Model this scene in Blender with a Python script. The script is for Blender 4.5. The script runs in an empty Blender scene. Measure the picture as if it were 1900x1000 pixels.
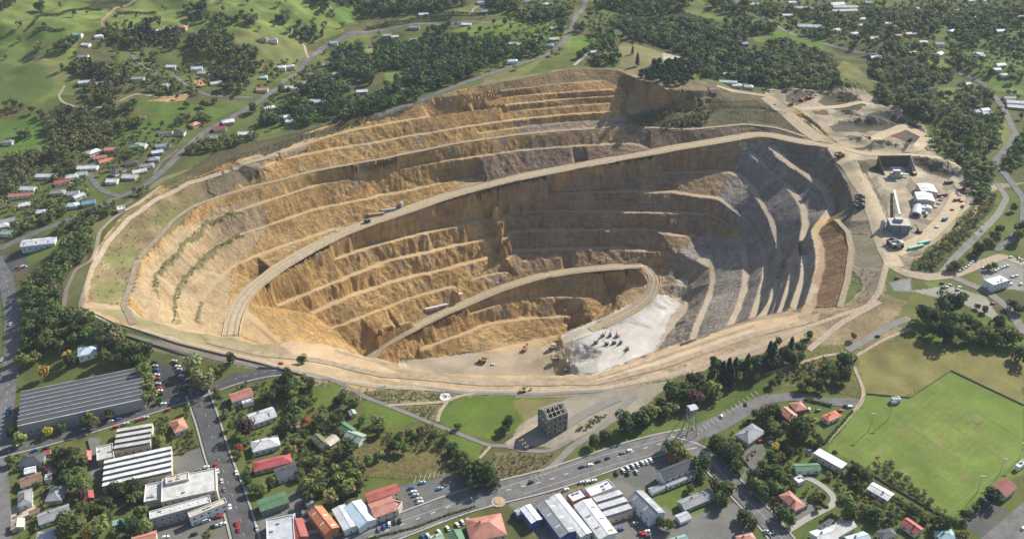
import bpy, bmesh, math, random
import numpy as np
from mathutils import Vector, Matrix
from mathutils.geometry import delaunay_2d_cdt
random.seed(7); RNG = np.random.default_rng(7)
R = math.radians
SC = bpy.context.scene
COL = SC.collection
# ------------------------------------------------------------------ camera
CH, PITCH, FPX = 400.0, R(31.0), 1600.0
cd = bpy.data.cameras.new('camera'); cam = bpy.data.objects.new('camera', cd); COL.objects.link(cam)
cam.location = (0, 0, CH); cam.rotation_euler = (R(90) - PITCH, 0, 0)
cd.sensor_width = 36; cd.lens = 36 * FPX / 1900; cd.clip_start = 1; cd.clip_end = 20000
SC.camera = cam
SP, CP = math.sin(PITCH), math.cos(PITCH)
def ray(u, v):
    a = (u - 950) / FPX; b = (500 - v) / FPX
    return np.array([a, CP + b * SP, -SP + b * CP])
def up(u, v, z):                       # where the sight line of a traced point meets height z
    d = ray(u, v); t = (z - CH) / d[2]
    return np.array([d[0] * t, d[1] * t, z])
# ------------------------------------------------------------------ noise
def _hash(ix, iy, s):
    h = (ix.astype(np.int64) * 374761393 + iy.astype(np.int64) * 668265263 + s * 2147483647) & 0xffffffff
    h = ((h ^ (h >> 13)) * 1274126177) & 0xffffffff
    return ((h ^ (h >> 16)) & 0xffff) / 65535.0
def vnoise(x, y, s=0):
    x = np.asarray(x, float); y = np.asarray(y, float)
    ix = np.floor(x); iy = np.floor(y); fx = x - ix; fy = y - iy
    fx = fx * fx * (3 - 2 * fx); fy = fy * fy * (3 - 2 * fy)
    a = _hash(ix, iy, s); b = _hash(ix + 1, iy, s); c = _hash(ix, iy + 1, s); d = _hash(ix + 1, iy + 1, s)
    return (a * (1 - fx) + b * fx) * (1 - fy) + (c * (1 - fx) + d * fx) * fy
def fbm(x, y, s=0, o=4):
    r = 0; a = 1; t = 0
    for i in range(o):
        r = r + a * vnoise(x * 2 ** i + 17.3 * i, y * 2 ** i - 9.1 * i, s + i); t += a; a *= .5
    return r / t
def sstep(a, b, x):
    t = np.clip((x - a) / (b - a), 0, 1); return t * t * (3 - 2 * t)
# ------------------------------------------------------------------ land outside the pit
CTRL = [(-200,720,0),(200,760,0),(500,760,0),(800,780,0),(1100,780,0),(1400,760,0),(1700,760,1),(1900,780,0),
 (0,1000,0),(500,1000,0),(1000,1000,0),(1500,1000,0),(1900,1000,0),(0,850,0),(900,900,0),(1900,900,0),
 (20,550,3),(20,640,1),(80,620,4),(20,700,0),(0,480,7),(90,440,15),(190,385,22),(330,285,26),(460,215,31),(560,120,40),(650,60,46),
 (-100,400,15),(-100,200,40),(-200,50,90),(50,150,58),(100,60,82),(200,30,84),(300,40,78),(400,20,84),(500,30,76),(600,20,70),
 (350,170,46),(150,240,32),(50,300,24),(50,380,18),(250,250,34),(700,130,50),(850,110,60),(900,60,66),(1000,30,70),(1050,80,69),
 (1100,20,66),(1300,100,46),(1230,125,61),(1400,130,36),(1500,60,44),(1700,30,46),(1850,30,48),(1700,120,32),(1850,150,26),
 (1850,280,17),(1780,240,16),(1860,380,10),(1870,480,6),(1720,520,7),(1660,560,6),(1750,600,4),(1850,650,2),(1620,640,3),
 (2100,400,10),(2100,150,30),(2100,600,4),(1720,350,13),(1780,400,12),(1650,300,15),(1650,200,20),(1750,200,20)]
RIM_TOP = [(150,568,25),(156,520,26),(175,465,27),(205,420,28),(235,390,27),(300,348,28),(360,322,29),(430,297,31),(520,264,34),(600,236,38),
 (690,217,45),(780,183,56),(850,166,60),(960,146,63),(1030,130,65),(1080,126,65),(1150,130,63),(1190,150,60),(1235,168,52),
 (1300,172,43),(1345,166,35),(1420,180,30),(1480,200,26),(1525,238,20),(1562,272,16),(1590,320,14),(1615,380,13),(1640,430,12),(1640,490,12)]
RIM_NEAR = [(1632,540,9),(1612,566,7),(1530,592,5),(1400,643,2),(1250,692,0),(1100,722,0),(900,724,0),(700,714,2),(560,692,4),
 (480,669,6),(340,634,12),(211,597,20)]
_pts = [up(*c) for c in CTRL + RIM_TOP[::2] + RIM_NEAR[::2]]
_cx = np.array([[p[0], p[1]] for p in _pts]) / 500.0; _cz = np.array([p[2] for p in _pts])
def _tps(r2): return 0.5 * r2 * np.log(r2 + 1e-9)
_n = len(_cx); _r2 = ((_cx[:, None] - _cx[None]) ** 2).sum(-1)
_A = np.zeros((_n + 3, _n + 3)); _A[:_n, :_n] = _tps(_r2) + np.eye(_n) * 0.01
_A[:_n, _n] = 1; _A[:_n, _n + 1:] = _cx; _A[_n, :_n] = 1; _A[_n + 1:, :_n] = _cx.T
_w = np.linalg.solve(_A, np.concatenate([_cz, np.zeros(3)]))
def gauss(x, y, cx, cy, rx, ry, rot=0):
    c, s = math.cos(rot), math.sin(rot); dx = x - cx; dy = y - cy
    return np.exp(-(((dx * c + dy * s) / rx) ** 2 + ((-dx * s + dy * c) / ry) ** 2))
MOUNDS = []                            # filled below: (x, y, rx, ry, rot, height)
def land(x, y):
    x = np.asarray(x, float); y = np.asarray(y, float); sh = x.shape
    xf = np.clip(x.ravel(), -1100, 1100) / 500; yf = np.clip(y.ravel(), 250, 1350) / 500
    z = _w[_n] + _w[_n + 1] * xf + _w[_n + 2] * yf
    for i in range(_n):
        z = z + _w[i] * _tps((xf - _cx[i, 0]) ** 2 + (yf - _cx[i, 1]) ** 2)
    z = z.reshape(sh)
    far = sstep(1150, 2600, y)
    z = np.where(y < 560, np.clip(z, -1, 30), z)
    roll = (fbm(x / 110, y / 90, 5, 3) - .5) * 20 * sstep(860, 1080, y) * (0.35 + 0.65 * sstep(-60, -260, x))
    roll = roll + (fbm(x / 75, y / 60, 25, 3) - .5) * 16 * sstep(980, 1120, y) + (fbm(x / 45, y / 38, 15, 3) - .5) * 9 * sstep(950, 1100, y) * sstep(-100, -300, x)
    z = z + roll + far * (110 * fbm(x / 700, y / 700, 9, 3))
    rn = .55 + .9 * fbm(x / 6, y / 6, 95, 3)
    for m in MOUNDS: z = z + m[5] * gauss(x, y, *m[:5]) * rn
    return z
for (u, v, rx, ry, rot, h) in [(1600,268,20,9,0,8),(1575,222,14,9,0,6),(1560,185,24,14,.3,11),(1705,225,45,15,-.5,13),(1610,235,26,9,0,8),
        (1640,275,14,8,0,6),(1675,278,20,10,.2,7),(1745,312,30,11,-.7,10),(1625,225,30,7,.2,5),(1720,475,36,10,.75,5),(1800,430,40,11,.8,5),
        (1495,195,20,8,0,3),(1590,308,16,10,-.2,4)]:
    p = up(u, v, 14); MOUNDS.append((p[0], p[1], rx, ry, rot, h))
# ------------------------------------------------------------------ the pit, from traced crests
PITC = np.array([40.0, 770.0])
P3 = []
def dens(line, step=3.0):
    a = np.array([up(p[0], p[1], p[2] if p[2] > -30 else -30 + (p[2] + 30) * .93) for p in line]); out = [a[0]]
    for p, q in zip(a[:-1], a[1:]):
        n = max(1, int(np.linalg.norm((q - p)[:2]) / step))
        for i in range(1, n + 1): out.append(p + (q - p) * i / n)
    return np.array(out)
def smooth(a, k=3):
    a = a.copy()
    for _ in range(k):
        a[1:-1] = (a[:-2] + 2 * a[1:-1] + a[2:]) / 4
    return a
def normals(a):
    t = np.gradient(a[:, :2], axis=0); t /= np.maximum(np.linalg.norm(t, axis=1)[:, None], 1e-6)
    return np.stack([-t[:, 1], t[:, 0]], 1)
def berm(line, w=6.0, track=0):
    a = smooth(dens(line)); n = normals(a)
    wob = 1 + .5 * (fbm(a[:, 0] / 14, a[:, 1] / 14, 31, 2) - .5)
    if np.dot(n[len(n) // 2], a[len(a) // 2, :2] - PITC) < 0: n = -n
    b = a.copy(); b[:, :2] += n * (w * wob)[:, None]; b[:, 2] += .4
    P3.append(a); P3.append(b)
    if track: RAMPS.append(((a + b) / 2, normals(a), np.full((len(a), 1), w / 2 - .2 + track), 'bench_track'))
RAMPS = []
def ramp(line, hw=7.0, name='haul_road', hw2=None):
    a = smooth(dens(line), 6); n = normals(a)
    h = np.linspace(hw, hw2 if hw2 else hw, len(a))[:, None]
    l = a.copy(); r = a.copy(); l[:, :2] += n * h; r[:, :2] -= n * h
    P3.extend([l, r, a]); RAMPS.append((a, n, h, name))
# upper thin benches of the far wall
berm([(800,178,53),(815,184,54),(870,178,54),(960,166,54),(1040,157,54),(1122,150,54)], 2.8)
berm([(810,196,47),(870,190,47),(960,179,47),(1060,172,47),(1167,166,47),(1205,170,46.5),(1232,180,44)], 2.8)
berm([(475,300,28),(530,283,30),(610,254,34),(690,236,38),(770,222,40),(850,208,41),(960,194,41),(1060,184,41),(1170,177,41),(1225,186,40),(1290,186,37),(1330,180,34)], 3.8)
berm([(800,224,34.5),(900,210,34.5),(980,205,34.5),(1070,197,34.5),(1165,190,34.5),(1215,197,33.5),(1250,198,32),(1330,194,28),(1400,196,26),(1465,212,22)], 2.6)
berm([(480,317,24),(518,299,24),(600,281,24),(684,268,25.5),(779,251,27),(870,236,28),(960,223,28),(1050,214,28),(1164,207,28),(1256,211,26),(1320,206,24),(1400,205,23),(1440,208,22),(1490,222,20),(1530,250,17)], 4)
berm([(890,248,21),(1000,232,21),(1100,224,21),(1170,222,21)], 2.2)
berm([(255,600,14),(238,566,12),(262,483,12),(296,446,12),(330,408,12),(364,384,12),(420,365,12),(480,347,12),(511,340,12),(595,318,12.5),(718,296,14),(847,269,16),(960,253,16),(1060,244,16),(1164,238,16),(1283,243,15),(1385,233,14),(1440,240,14),(1490,256,14)], 6.5, track=.3)
berm([(279,590,0),(287,548,0),(290,502,0),(315,480,0),(340,456,0),(381,415,0),(430,398,0),(497,374,0),(600,342,0),(684,326,0),(820,301,2),(900,290,3),(960,281,3),(1050,274,3),(1164,267,3),(1186,270,2)], 4)
berm([(326,603,-18),(326,564,-18),(333,530,-18),(367,493,-18),(401,459,-18),(449,435,-18),(480,426,-18),(582,391,-18),(684,369,-18),(769,352,-18),(820,341,-18),(880,330,-18)], 4)
berm([(367,606,-33),(374,558,-33),(408,520,-33),(432,497,-33),(480,474,-33),(575,442,-33),(632,424,-33)], 4)
# main haul road down the far wall
ramp([(1540,272,15),(1480,262,13),(1430,251,11),(1400,250,9),(1330,262,6),(1250,275,2),(1190,287,-2),(1100,303,-8),(1020,318,-13),(960,330,-16),(880,350,-21),(820,367,-25),(760,388,-28),(700,408,-31),(640,430,-34),(580,460,-37),(520,495,-40),(470,533,-43),(447,560,-45),(434,590,-46),(428,622,-48)], 8)
# benches below it
berm([(1072,323,-22),(1160,325,-22),(1260,322,-22),(1358,320,-22),(1380,335,-26),(1405,372,-34),(1425,410,-42),(1437,446,-50),(1440,473,-54),(1437,520,-54),(1424,560,-54),(1405,588,-54)], 6.5)
berm([(813,393,-36),(860,383,-36),(914,371,-36),(922,384,-37),(940,369,-36),(990,363,-36),(1062,361,-36),(1160,358,-36),(1252,359,-36),(1290,366,-38),(1330,370,-40),(1355,390,-45),(1378,405,-52),(1399,432,-60),(1410,456,-66),(1416,480,-68),(1412,520,-68),(1402,552,-68),(1388,592,-68)], 6.5)
berm([(480,534,-54),(548,510,-54),(616,485,-54),(718,451,-54),(803,432,-54),(918,406,-54),(928,420,-55),(950,396,-54),(1060,394,-54),(1160,396,-54),(1242,397,-54),(1317,400,-56),(1331,408,-59),(1361,429,-66),(1375,463,-76),(1378,497,-80),(1375,534,-82),(1365,568,-82),(1348,604,-82)], 6.5)
berm([(507,573,-71),(596,537,-71),(718,488,-71),(820,464,-71),(926,440,-71),(938,455,-72),(950,432,-71),(1060,430,-71),(1204,428,-71),(1242,438,-72),(1293,440,-76),(1312,473,-88),(1318,520,-98),(1314,540,-101),(1300,575,-102),(1276,631,-102)], 6)
berm([(579,584,-88),(650,551,-88),(732,524,-88),(820,503,-88),(932,474,-88),(944,486,-90),(952,468,-88),(1060,464,-88),(1140,462,-88),(1205,470,-88)], 6.5)
berm([(616,611,-104),(684,585,-103.5),(752,558,-103),(844,532,-102),(850,545,-106)], 4.2)
berm([(881,518,-101),(946,505,-101)], 3)
berm([(698,621,-116),(730,608,-115),(762,597,-114.5)], 3)
# spur with loose slopes, and the lower east benches
berm([(1262,560,-122),(1272,552,-120),(1268,575,-120),(1259,588,-122),(1232,622,-124),(1212,652,-126)], 4)
P3.append(dens([(1242,466,-84),(1262,470,-84),(1290,484,-90)])); P3.append(dens([(1246,480,-92),(1252,530,-110)]))
P3.append(dens([(1262,516,-108),(1275,520,-109),(1278,536,-112)]))
# east wall above
berm([(1416,262,6),(1444,296,0),(1481,320,-6),(1512,342,-10),(1530,365,-12),(1536,386,-12),(1512,415,-12),(1502,429,-12),(1512,466,-12),(1512,493,-12),(1502,534,-12),(1485,584,-12)], 9)
berm([(1385,282,-4),(1419,313,-12),(1440,332,-17),(1465,356,-21),(1484,385,-24),(1487,418,-24),(1481,449,-24),(1485,476,-24),(1483,514,-24),(1461,578,-24)], 7.5)
berm([(1470,466,-36),(1469,493,-36),(1454,540,-36),(1440,582,-36)], 6)
berm([(1453,478,-45),(1452,507,-45),(1447,534,-45),(1430,584,-45)], 3)
berm([(1546,408,0),(1570,432,2),(1573,466,2),(1566,520,1),(1553,570,-1)], 5.5, track=1)
P3.append(dens([(1546,300,11),(1570,340,10),(1585,380,9),(1578,410,6)]))
# lower ramp and its turn
ramp([(1190,494,-98),(1130,496,-99),(1060,503,-103),(1000,513,-105),(930,535,-110),(880,556,-115),(820,582,-119),(760,612,-122.5),(710,640,-130),(684,668,-137)], 6)
ramp([(1196,494,-99),(1216,515,-106),(1210,545,-114),(1180,572,-121),(1130,597,-127),(1070,624,-135),(1020,648,-144),(960,668,-149)], 6, 'pit_track', 9)
# sunken cut north of it
berm([(1180,502,-106),(1120,521,-113),(1060,509,-110),(1050,508,-109)], 2.5)
berm([(1098,554,-124),(1000,552,-123),(960,556,-122),(870,585,-125),(800,612,-130),(760,632,-131)], 4)
berm([(1062,588,-140),(985,592,-138),(905,603,-138),(840,628,-138),(780,652,-140)], 4)
P3.append(dens([(1062,607,-151),(1040,622,-151),(985,632,-151),(900,652,-150),(820,662,-149),(760,668,-146)]))
P3.append(dens([(1172,566,-121),(1120,592,-128),(1065,616,-136),(1035,628,-143)]))
berm([(1162,516,-111),(1152,545,-119),(1140,574,-127)], 3); berm([(1136,540,-125),(1122,568,-131),(1100,594,-138)], 2.5)
# floors
P3.append(dens([(1235,580,-124),(1200,640,-128),(1150,676,-131),(1110,690,-132)]))
P3.append(dens([(1160,598,-126),(1090,622,-132),(1040,636,-136),(1056,668,-138),(1075,690,-138)]))
P3.append(dens([(1033,637,-146),(1048,669,-150),(1060,690,-150)])); P3.append(dens([(750,674,-147),(850,680,-150),(950,690,-151),(1040,694,-151)]))
P3.append(dens([(1150,625,-129),(1120,650,-131),(1110,670,-132)]))
# near lip and the hidden wall under it
LIP = [(238,583,10),(330,613,3),(430,625,-3),(480,638,-8),(548,633,-9),(592,637,-10),(670,658,-11),(718,672,-12),(745,683,-13),(850,694,-14),(960,696,-14),(1060,696,-14),(1110,693,-14),(1212,659,-13),(1276,636,-12),(1348,610,-11),(1405,594,-11),(1485,588,-9),(1553,572,-1)]
lip = smooth(dens(LIP)); P3.append(lip)
n = normals(lip)
for dz, run, i0, i1 in ((-22, 16, .14, .80), (-23, 26, .14, .80), (-50, 48, .2, .74), (-51, 56, .2, .74), (-80, 80, .25, .7), (-110, 104, .27, .68), (-134, 124, .3, .66)):
    i, j = int(len(lip) * i0), int(len(lip) * i1)
    q = lip[i:j].copy(); nn = n[i:j].copy()
    if nn[len(nn) // 2] @ (PITC - q[len(q) // 2, :2]) < 0: nn = -nn
    nn = smooth(nn, 40); nn /= np.linalg.norm(nn, axis=1)[:, None]
    q[:, :2] += nn * run; q[:, 2] += dz
    P3.append(q[::2])
# middle ledge on the near band
mid = [((a[0] * .45 + b[0] * .55), (a[1] * .45 + b[1] * .55), z) for a, b, z in
       [((340,634),(430,625),4),((480,669),(480,638),0),((560,692),(592,637),-3),((700,714),(718,672),-6),((900,724),(900,694),-8),((1100,722),(1110,693),-8),((1250,692),(1212,659),-7),((1400,643),(1348,610),-6),((1530,592),(1485,588),-4)]]
berm(mid, 7, track=.3); RAMPS[-1] = RAMPS[-1][:3] + ('near_track',)
rim = dens(RIM_TOP + RIM_NEAR + RIM_TOP[:1], 4.0)
rim[:, 2] = land(rim[:, 0], rim[:, 1]); P3.append(rim)
RIMXY = rim[:, :2].copy()
def inpoly(x, y, poly):
    r = np.zeros(x.shape, bool); px, py = poly[:, 0], poly[:, 1]
    for i in range(len(px)):
        j = i - 1
        if py[i] == py[j]: continue
        c = ((py[i] > y) != (py[j] > y))
        if not c.any(): continue
        xi = (px[j] - px[i]) * (y - py[i]) / (py[j] - py[i]) + px[i]
        r ^= c & (x < xi)
    return r
allp = np.concatenate(P3)
keep = inpoly(allp[:, 0], allp[:, 1], RIMXY); keep[-len(rim):] = True
allp = allp[keep]
_, ui = np.unique(np.round(allp[:, :2] / 1.2), axis=0, return_index=True); allp = allp[np.sort(ui)]
jit = RNG.normal(0, .02, (len(allp), 2))
vo, eo, fo, ov, _, _ = delaunay_2d_cdt([Vector((p[0] + j[0], p[1] + j[1])) for p, j in zip(allp, jit)], [], [], 0, 1e-5)
vz = np.array([allp[o[0], 2] if o else 0 for o in ov]); vx = np.array([v.x for v in vo]); vy = np.array([v.y for v in vo])
# raster of heights, 1 m
X0, X1, Y0, Y1 = -420, 440, 440, 1110
gx = np.arange(X0, X1 + 1.0); gy = np.arange(Y0, Y1 + 1.0)
GX, GY = np.meshgrid(gx, gy)
ZR = land(GX, GY); ZT = np.full(ZR.shape, np.nan)
for f in fo:
    a, b, c = f[0], f[1], f[2]
    x0, x1 = min(vx[a], vx[b], vx[c]), max(vx[a], vx[b], vx[c]); y0, y1 = min(vy[a], vy[b], vy[c]), max(vy[a], vy[b], vy[c])
    i0, i1 = max(0, math.ceil(x0 - X0)), min(len(gx) - 1, math.floor(x1 - X0)); j0, j1 = max(0, math.ceil(y0 - Y0)), min(len(gy) - 1, math.floor(y1 - Y0))
    if i1 < i0 or j1 < j0: continue
    XX = GX[j0:j1 + 1, i0:i1 + 1]; YY = GY[j0:j1 + 1, i0:i1 + 1]
    D = (vy[b] - vy[c]) * (vx[a] - vx[c]) + (vx[c] - vx[b]) * (vy[a] - vy[c])
    if abs(D) < 1e-9: continue
    l1 = ((vy[b] - vy[c]) * (XX - vx[c]) + (vx[c] - vx[b]) * (YY - vy[c])) / D
    l2 = ((vy[c] - vy[a]) * (XX - vx[c]) + (vx[a] - vx[c]) * (YY - vy[c])) / D
    m = (l1 >= -1e-6) & (l2 >= -1e-6) & (l1 + l2 <= 1 + 1e-6)
    zz = l1 * vz[a] + l2 * vz[b] + (1 - l1 - l2) * vz[c]
    ZT[j0:j1 + 1, i0:i1 + 1][m] = zz[m]
INP = inpoly(GX, GY, RIMXY)
ZR = np.where(INP & ~np.isnan(ZT), ZT, ZR)
INF = INP.astype(float)
for _ in range(3):
    INF[1:-1, 1:-1] = (INF[:-2, 1:-1] + INF[2:, 1:-1] + INF[1:-1, :-2] + INF[1:-1, 2:]) / 4
def bil(A, x, y):
    fx = np.clip(x - X0, 0, len(gx) - 1.001); fy = np.clip(y - Y0, 0, len(gy) - 1.001)
    i = fx.astype(int); j = fy.astype(int); fx = fx - i; fy = fy - j
    return (A[j, i] * (1 - fx) + A[j, i + 1] * fx) * (1 - fy) + (A[j + 1, i] * (1 - fx) + A[j + 1, i + 1] * fx) * fy
# how far the walls may be roughened: none on the haul roads
RMASK = np.ones(ZR.shape)
for a, nn, h, _ in RAMPS:
    for p, hh in zip(a[::2], h[::2]):
        i, j = int(p[0] - X0), int(p[1] - Y0); r = 11
        RMASK[max(j - r, 0):j + r, max(i - r, 0):i + r] = np.minimum(RMASK[max(j - r, 0):j + r, max(i - r, 0):i + r],
            sstep(hh[0] - 1, hh[0] + 5, np.hypot(GX[max(j - r, 0):j + r, max(i - r, 0):i + r] - p[0], GY[max(j - r, 0):j + r, max(i - r, 0):i + r] - p[1])))
_gy, _gx = np.gradient(ZR); SLM = np.hypot(_gx, _gy)
for _ in range(4): SLM[1:-1, 1:-1] = (SLM[:-2, 1:-1] + SLM[2:, 1:-1] + SLM[1:-1, :-2] + SLM[1:-1, 2:]) / 4
RMASK *= .12 + .88 * sstep(.18, .6, SLM)
def height(x, y, rough=True):
    x = np.asarray(x, float); y = np.asarray(y, float)
    inside = (x > X0 + 1) & (x < X1 - 1) & (y > Y0 + 1) & (y < Y1 - 1)
    z = np.zeros(x.shape)
    o = ~inside
    if o.any(): z[o] = land(x[o], y[o])
    if inside.any():
        xi, yi = x[inside], y[inside]
        if rough:
            k = bil(RMASK * INF, xi, yi) * (1 - .55 * sstep(900, 950, yi)) * (1 - .86 * sstep(170, 215, xi) * sstep(930, 860, yi)) * (1 - .5 * sstep(-170, -230, xi))
            a = np.abs(fbm(xi / 13, yi / 13, 41, 3) - .5) * 2; b = fbm(xi / 5, yi / 5, 43, 3) - .5; c = fbm(xi / 5.3, yi / 5.3, 47, 3) - .5
            d = fbm(xi / 30, yi / 30, 48, 2) - .5
            zi = bil(ZR, xi + k * (b * 3.6 + a * 2.6 - .6 + d * 2.4), yi + k * (c * 3.6 + a * 2.6 - .6 - d * 2))
            zi = zi + k * (fbm(xi / 4, yi / 4, 53, 2) - .5) * .7
        else: zi = bil(ZR, xi, yi)
        z[inside] = zi
    return z
def H1(x, y): return float(height(np.array([x]), np.array([y]), False)[0])
# coarse lookup raster for the whole land, 4 m
LX = np.arange(-1400, 1401, 4.0); LY = np.arange(200, 2001, 4.0)
_a, _b = np.meshgrid(LX, LY); LZ = land(_a, _b)
def hq(x, y):                          # quick heights, arrays
    x = np.asarray(x, float); y = np.asarray(y, float)
    fx = np.clip((x + 1400) / 4, 0, len(LX) - 1.001); fy = np.clip((y - 200) / 4, 0, len(LY) - 1.001)
    i = fx.astype(int); j = fy.astype(int); fx = fx - i; fy = fy - j
    z = (LZ[j, i] * (1 - fx) + LZ[j, i + 1] * fx) * (1 - fy) + (LZ[j + 1, i] * (1 - fx) + LZ[j + 1, i + 1] * fx) * fy
    ins = (x > X0 + 1) & (x < X1 - 1) & (y > Y0 + 1) & (y < Y1 - 1)
    return np.where(ins, bil(ZR, x, y), z)
def G(u, v, dz=0.0):                   # first point of the land seen along a traced sight line
    d = ray(u, v); ts = np.arange(380, 2600, 1.5)
    f = CH + d[2] * ts - hq(d[0] * ts, d[1] * ts) - dz
    k = np.argmax(f < 0) if (f < 0).any() else len(ts) - 1
    k = max(k, 1); t = ts[k - 1] + 1.5 * f[k - 1] / (f[k - 1] - f[k] + 1e-9)
    return np.array([d[0] * t, d[1] * t, CH + d[2] * t])
def Gs(line): return np.array([G(*p) for p in line])
# ------------------------------------------------------------------ one sheet of land
def axis(lo, hi, step, far_lo, far_hi, g=1.06):
    core = list(np.arange(lo, hi + .1, step)); s = step; a = [lo]; 
    while a[-1] > far_lo: s *= g; a.append(a[-1] - s)
    s = step; b = [core[-1]]
    while b[-1] < far_hi: s *= g; b.append(b[-1] + s)
    return np.array(a[:0:-1] + core + b[1:])
STEP = 1.5
ax = axis(-430, 430, STEP, -5000, 5000, 1.02); ay = axis(345, 1065, STEP, -400, 8000, 1.016)
AX, AY = np.meshgrid(ax, ay); NX, NY = len(ax), len(ay)
AZ = height(AX.ravel(), AY.ravel()).reshape(AX.shape)
AZ = np.where((AY < 330), 0, AZ)
# tints: real surface colours in patches
def lin(r, g, b): return np.array([((c / 255) / 12.92 if c / 255 < .04045 else ((c / 255 + .055) / 1.055) ** 2.4) for c in (r, g, b)])
T = np.zeros((NY, NX, 3)); ROCK = np.zeros((NY, NX)); BUSH = np.zeros((NY, NX))
jx = AX + (fbm(AX / 9, AY / 9, 61, 3) - .5) * 7; jy = AY + (fbm(AX / 9, AY / 9, 67, 3) - .5) * 7
n1 = fbm(AX / 60, AY / 60, 71, 4)[..., None]; n2 = fbm(AX / 14, AY / 14, 73, 3)[..., None]; n3 = fbm(AX / 200, AY / 160, 79, 3)[..., None]
GREEN = np.array([.098, .122, .032]); DRY = np.array([.17, .15, .065]); OLIVE = np.array([.085, .088, .034])
g = GREEN * (1 - sstep(.42, .62, n1)) + OLIVE * sstep(.42, .62, n1)
g = g * (1 - sstep(.55, .75, n2) * .35) + DRY * sstep(.55, .75, n2) * .35
T[:] = g
def paint(poly, col, rock=0.0, rag=0.6, bush=0.0, mix=1.0, world=False, var=.25):
    if rock >= .7 and not world: rag = 1.9
    w = np.array(poly, float) if world else Gs(poly)[:, :2]
    x0, y0 = w.min(0) - 6; x1, y1 = w.max(0) + 6
    i0, i1 = np.searchsorted(ax, [x0, x1]); j0, j1 = np.searchsorted(ay, [y0, y1])
    if i1 <= i0 or j1 <= j0: return
    sl = (slice(j0, j1), slice(i0, i1))
    xx = AX[sl] * (1 - rag) + jx[sl] * rag; yy = AY[sl] * (1 - rag) + jy[sl] * rag
    m = inpoly(xx, yy, w).astype(float)
    if m.sum() == 0: return
    m *= mix
    c = np.array(col)[None, None] * (1 + var * 2 * (n2[sl] - .5) + var * (n1[sl] - .5))
    T[sl] = T[sl] * (1 - m[..., None]) + c * m[..., None]
    ROCK[sl] = ROCK[sl] * (1 - m) + rock * m; BUSH[sl] = BUSH[sl] * (1 - m) + bush * m
def K(r, c, pts): return [([0,480,960,1420][c] + x * .34, [0,330,660][r] + y * .34) for x, y in pts]
SAND=(.42,.31,.19); GRAVEL=(.34,.31,.26); OCHRE=(.43,.28,.108); BROWN=(.27,.17,.09); GREY=(.24,.225,.205); PALE=(.47,.35,.20)
LUSH=(.145,.185,.048); FIELD=(.115,.16,.04); DRYG=(.21,.185,.085); SCRUB=(.085,.085,.036); DARKS=(.04,.05,.02); STRAW=(.25,.20,.105); CONC=(.40,.38,.33)
# --- country behind and left
paint([(0,-60),(560,-60),(640,60),(560,80),(480,95),(330,50),(210,55),(150,60),(130,130),(150,150),(105,180),(60,200),(0,200)], LUSH, var=.5)
paint(K(0,0,[(0,230),(180,300),(300,370),(340,430),(230,530),(100,580),(0,570)]), (.115,.155,.042))
paint(K(0,0,[(0,170),(60,190),(380,160),(330,230),(0,235)]), (.095,.15,.03)); paint(K(0,0,[(190,290),(270,330),(340,390),(380,430),(310,470),(250,400),(180,310)]), DRYG, mix=.7)
paint(K(0,0,[(0,640),(200,640),(280,740),(340,780),(330,850),(180,860),(0,850)]), (.09,.155,.03)); paint(K(0,0,[(0,590),(110,600),(100,640),(0,650)]), (.20,.13,.07), bush=.4)
paint(K(0,0,[(480,0),(700,0),(740,20),(620,60),(560,50),(480,40)]), SCRUB, bush=1)
paint(K(0,0,[(0,860),(40,900),(60,1000),(0,1000)]), SCRUB, bush=1)
paint(K(0,0,[(350,480),(560,460),(560,520),(340,520)]), (.15,.16,.05)); paint(K(0,0,[(560,520),(720,510),(740,560),(600,580)]), (.15,.15,.055))
paint(K(0,0,[(740,560),(850,545),(1000,520),(1040,515),(1000,550),(880,570),(760,600)]), (.42,.26,.12)); paint(K(0,0,[(1040,340),(1180,340),(1180,370),(1120,365),(1060,350)]), (.42,.27,.14)); paint(K(0,0,[(1060,440),(1200,440),(1200,475),(1080,470)]), (.40,.24,.11))
paint(K(0,0,[(620,380),(700,360),(700,420),(620,420)]), (.26,.18,.09)); paint(K(0,0,[(1000,300),(1280,180),(1412,170),(1412,260),(1300,240),(1200,210),(1150,300)]), (.17,.175,.06))
paint(K(0,0,[(640,560),(1000,560),(1200,590),(1370,570),(1200,640),(1050,690),(900,760),(620,780),(640,700),(880,640)]), (.09,.14,.03)); paint(K(0,0,[(340,560),(640,640),(600,780),(420,830),(340,790),(280,700),(220,640)]), (.055,.065,.025), bush=.8)
paint(K(0,0,[(350,360),(600,330),(720,370),(700,450),(520,440),(380,410)]), SCRUB, bush=.6); paint(K(0,0,[(780,280),(1000,290),(1080,330),(900,350),(800,330)]), (.10,.12,.04))
paint(K(0,1,[(0,220),(230,220),(260,300),(190,400),(0,400)]), (.16,.17,.06)); paint(K(0,1,[(390,60),(500,20),(550,70),(500,130),(420,120)]), (.085,.15,.03)); paint(K(0,1,[(0,150),(180,150),(150,210),(0,200)]), LUSH)
paint(K(0,1,[(460,190),(640,160),(700,170),(760,210),(930,190),(900,240),(700,260),(540,260),(450,240)]), (.14,.16,.05)); paint(K(0,1,[(940,250),(1040,180),(1200,130),(1412,90),(1412,180),(1250,230),(1060,230)]), (.12,.175,.032))
paint(K(0,1,[(750,70),(1050,60),(1160,30),(1330,60),(1250,90),(900,100),(760,110)]), (.14,.15,.05)); paint(K(0,1,[(1200,390),(1412,370),(1412,440),(1250,450)]), (.16,.16,.06)); paint(K(0,1,[(0,560),(250,500),(520,500),(500,620),(350,650),(50,640)]), (.095,.14,.035)); paint(K(0,1,[(690,400),(830,410),(760,470),(690,440)]), LUSH)
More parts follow.
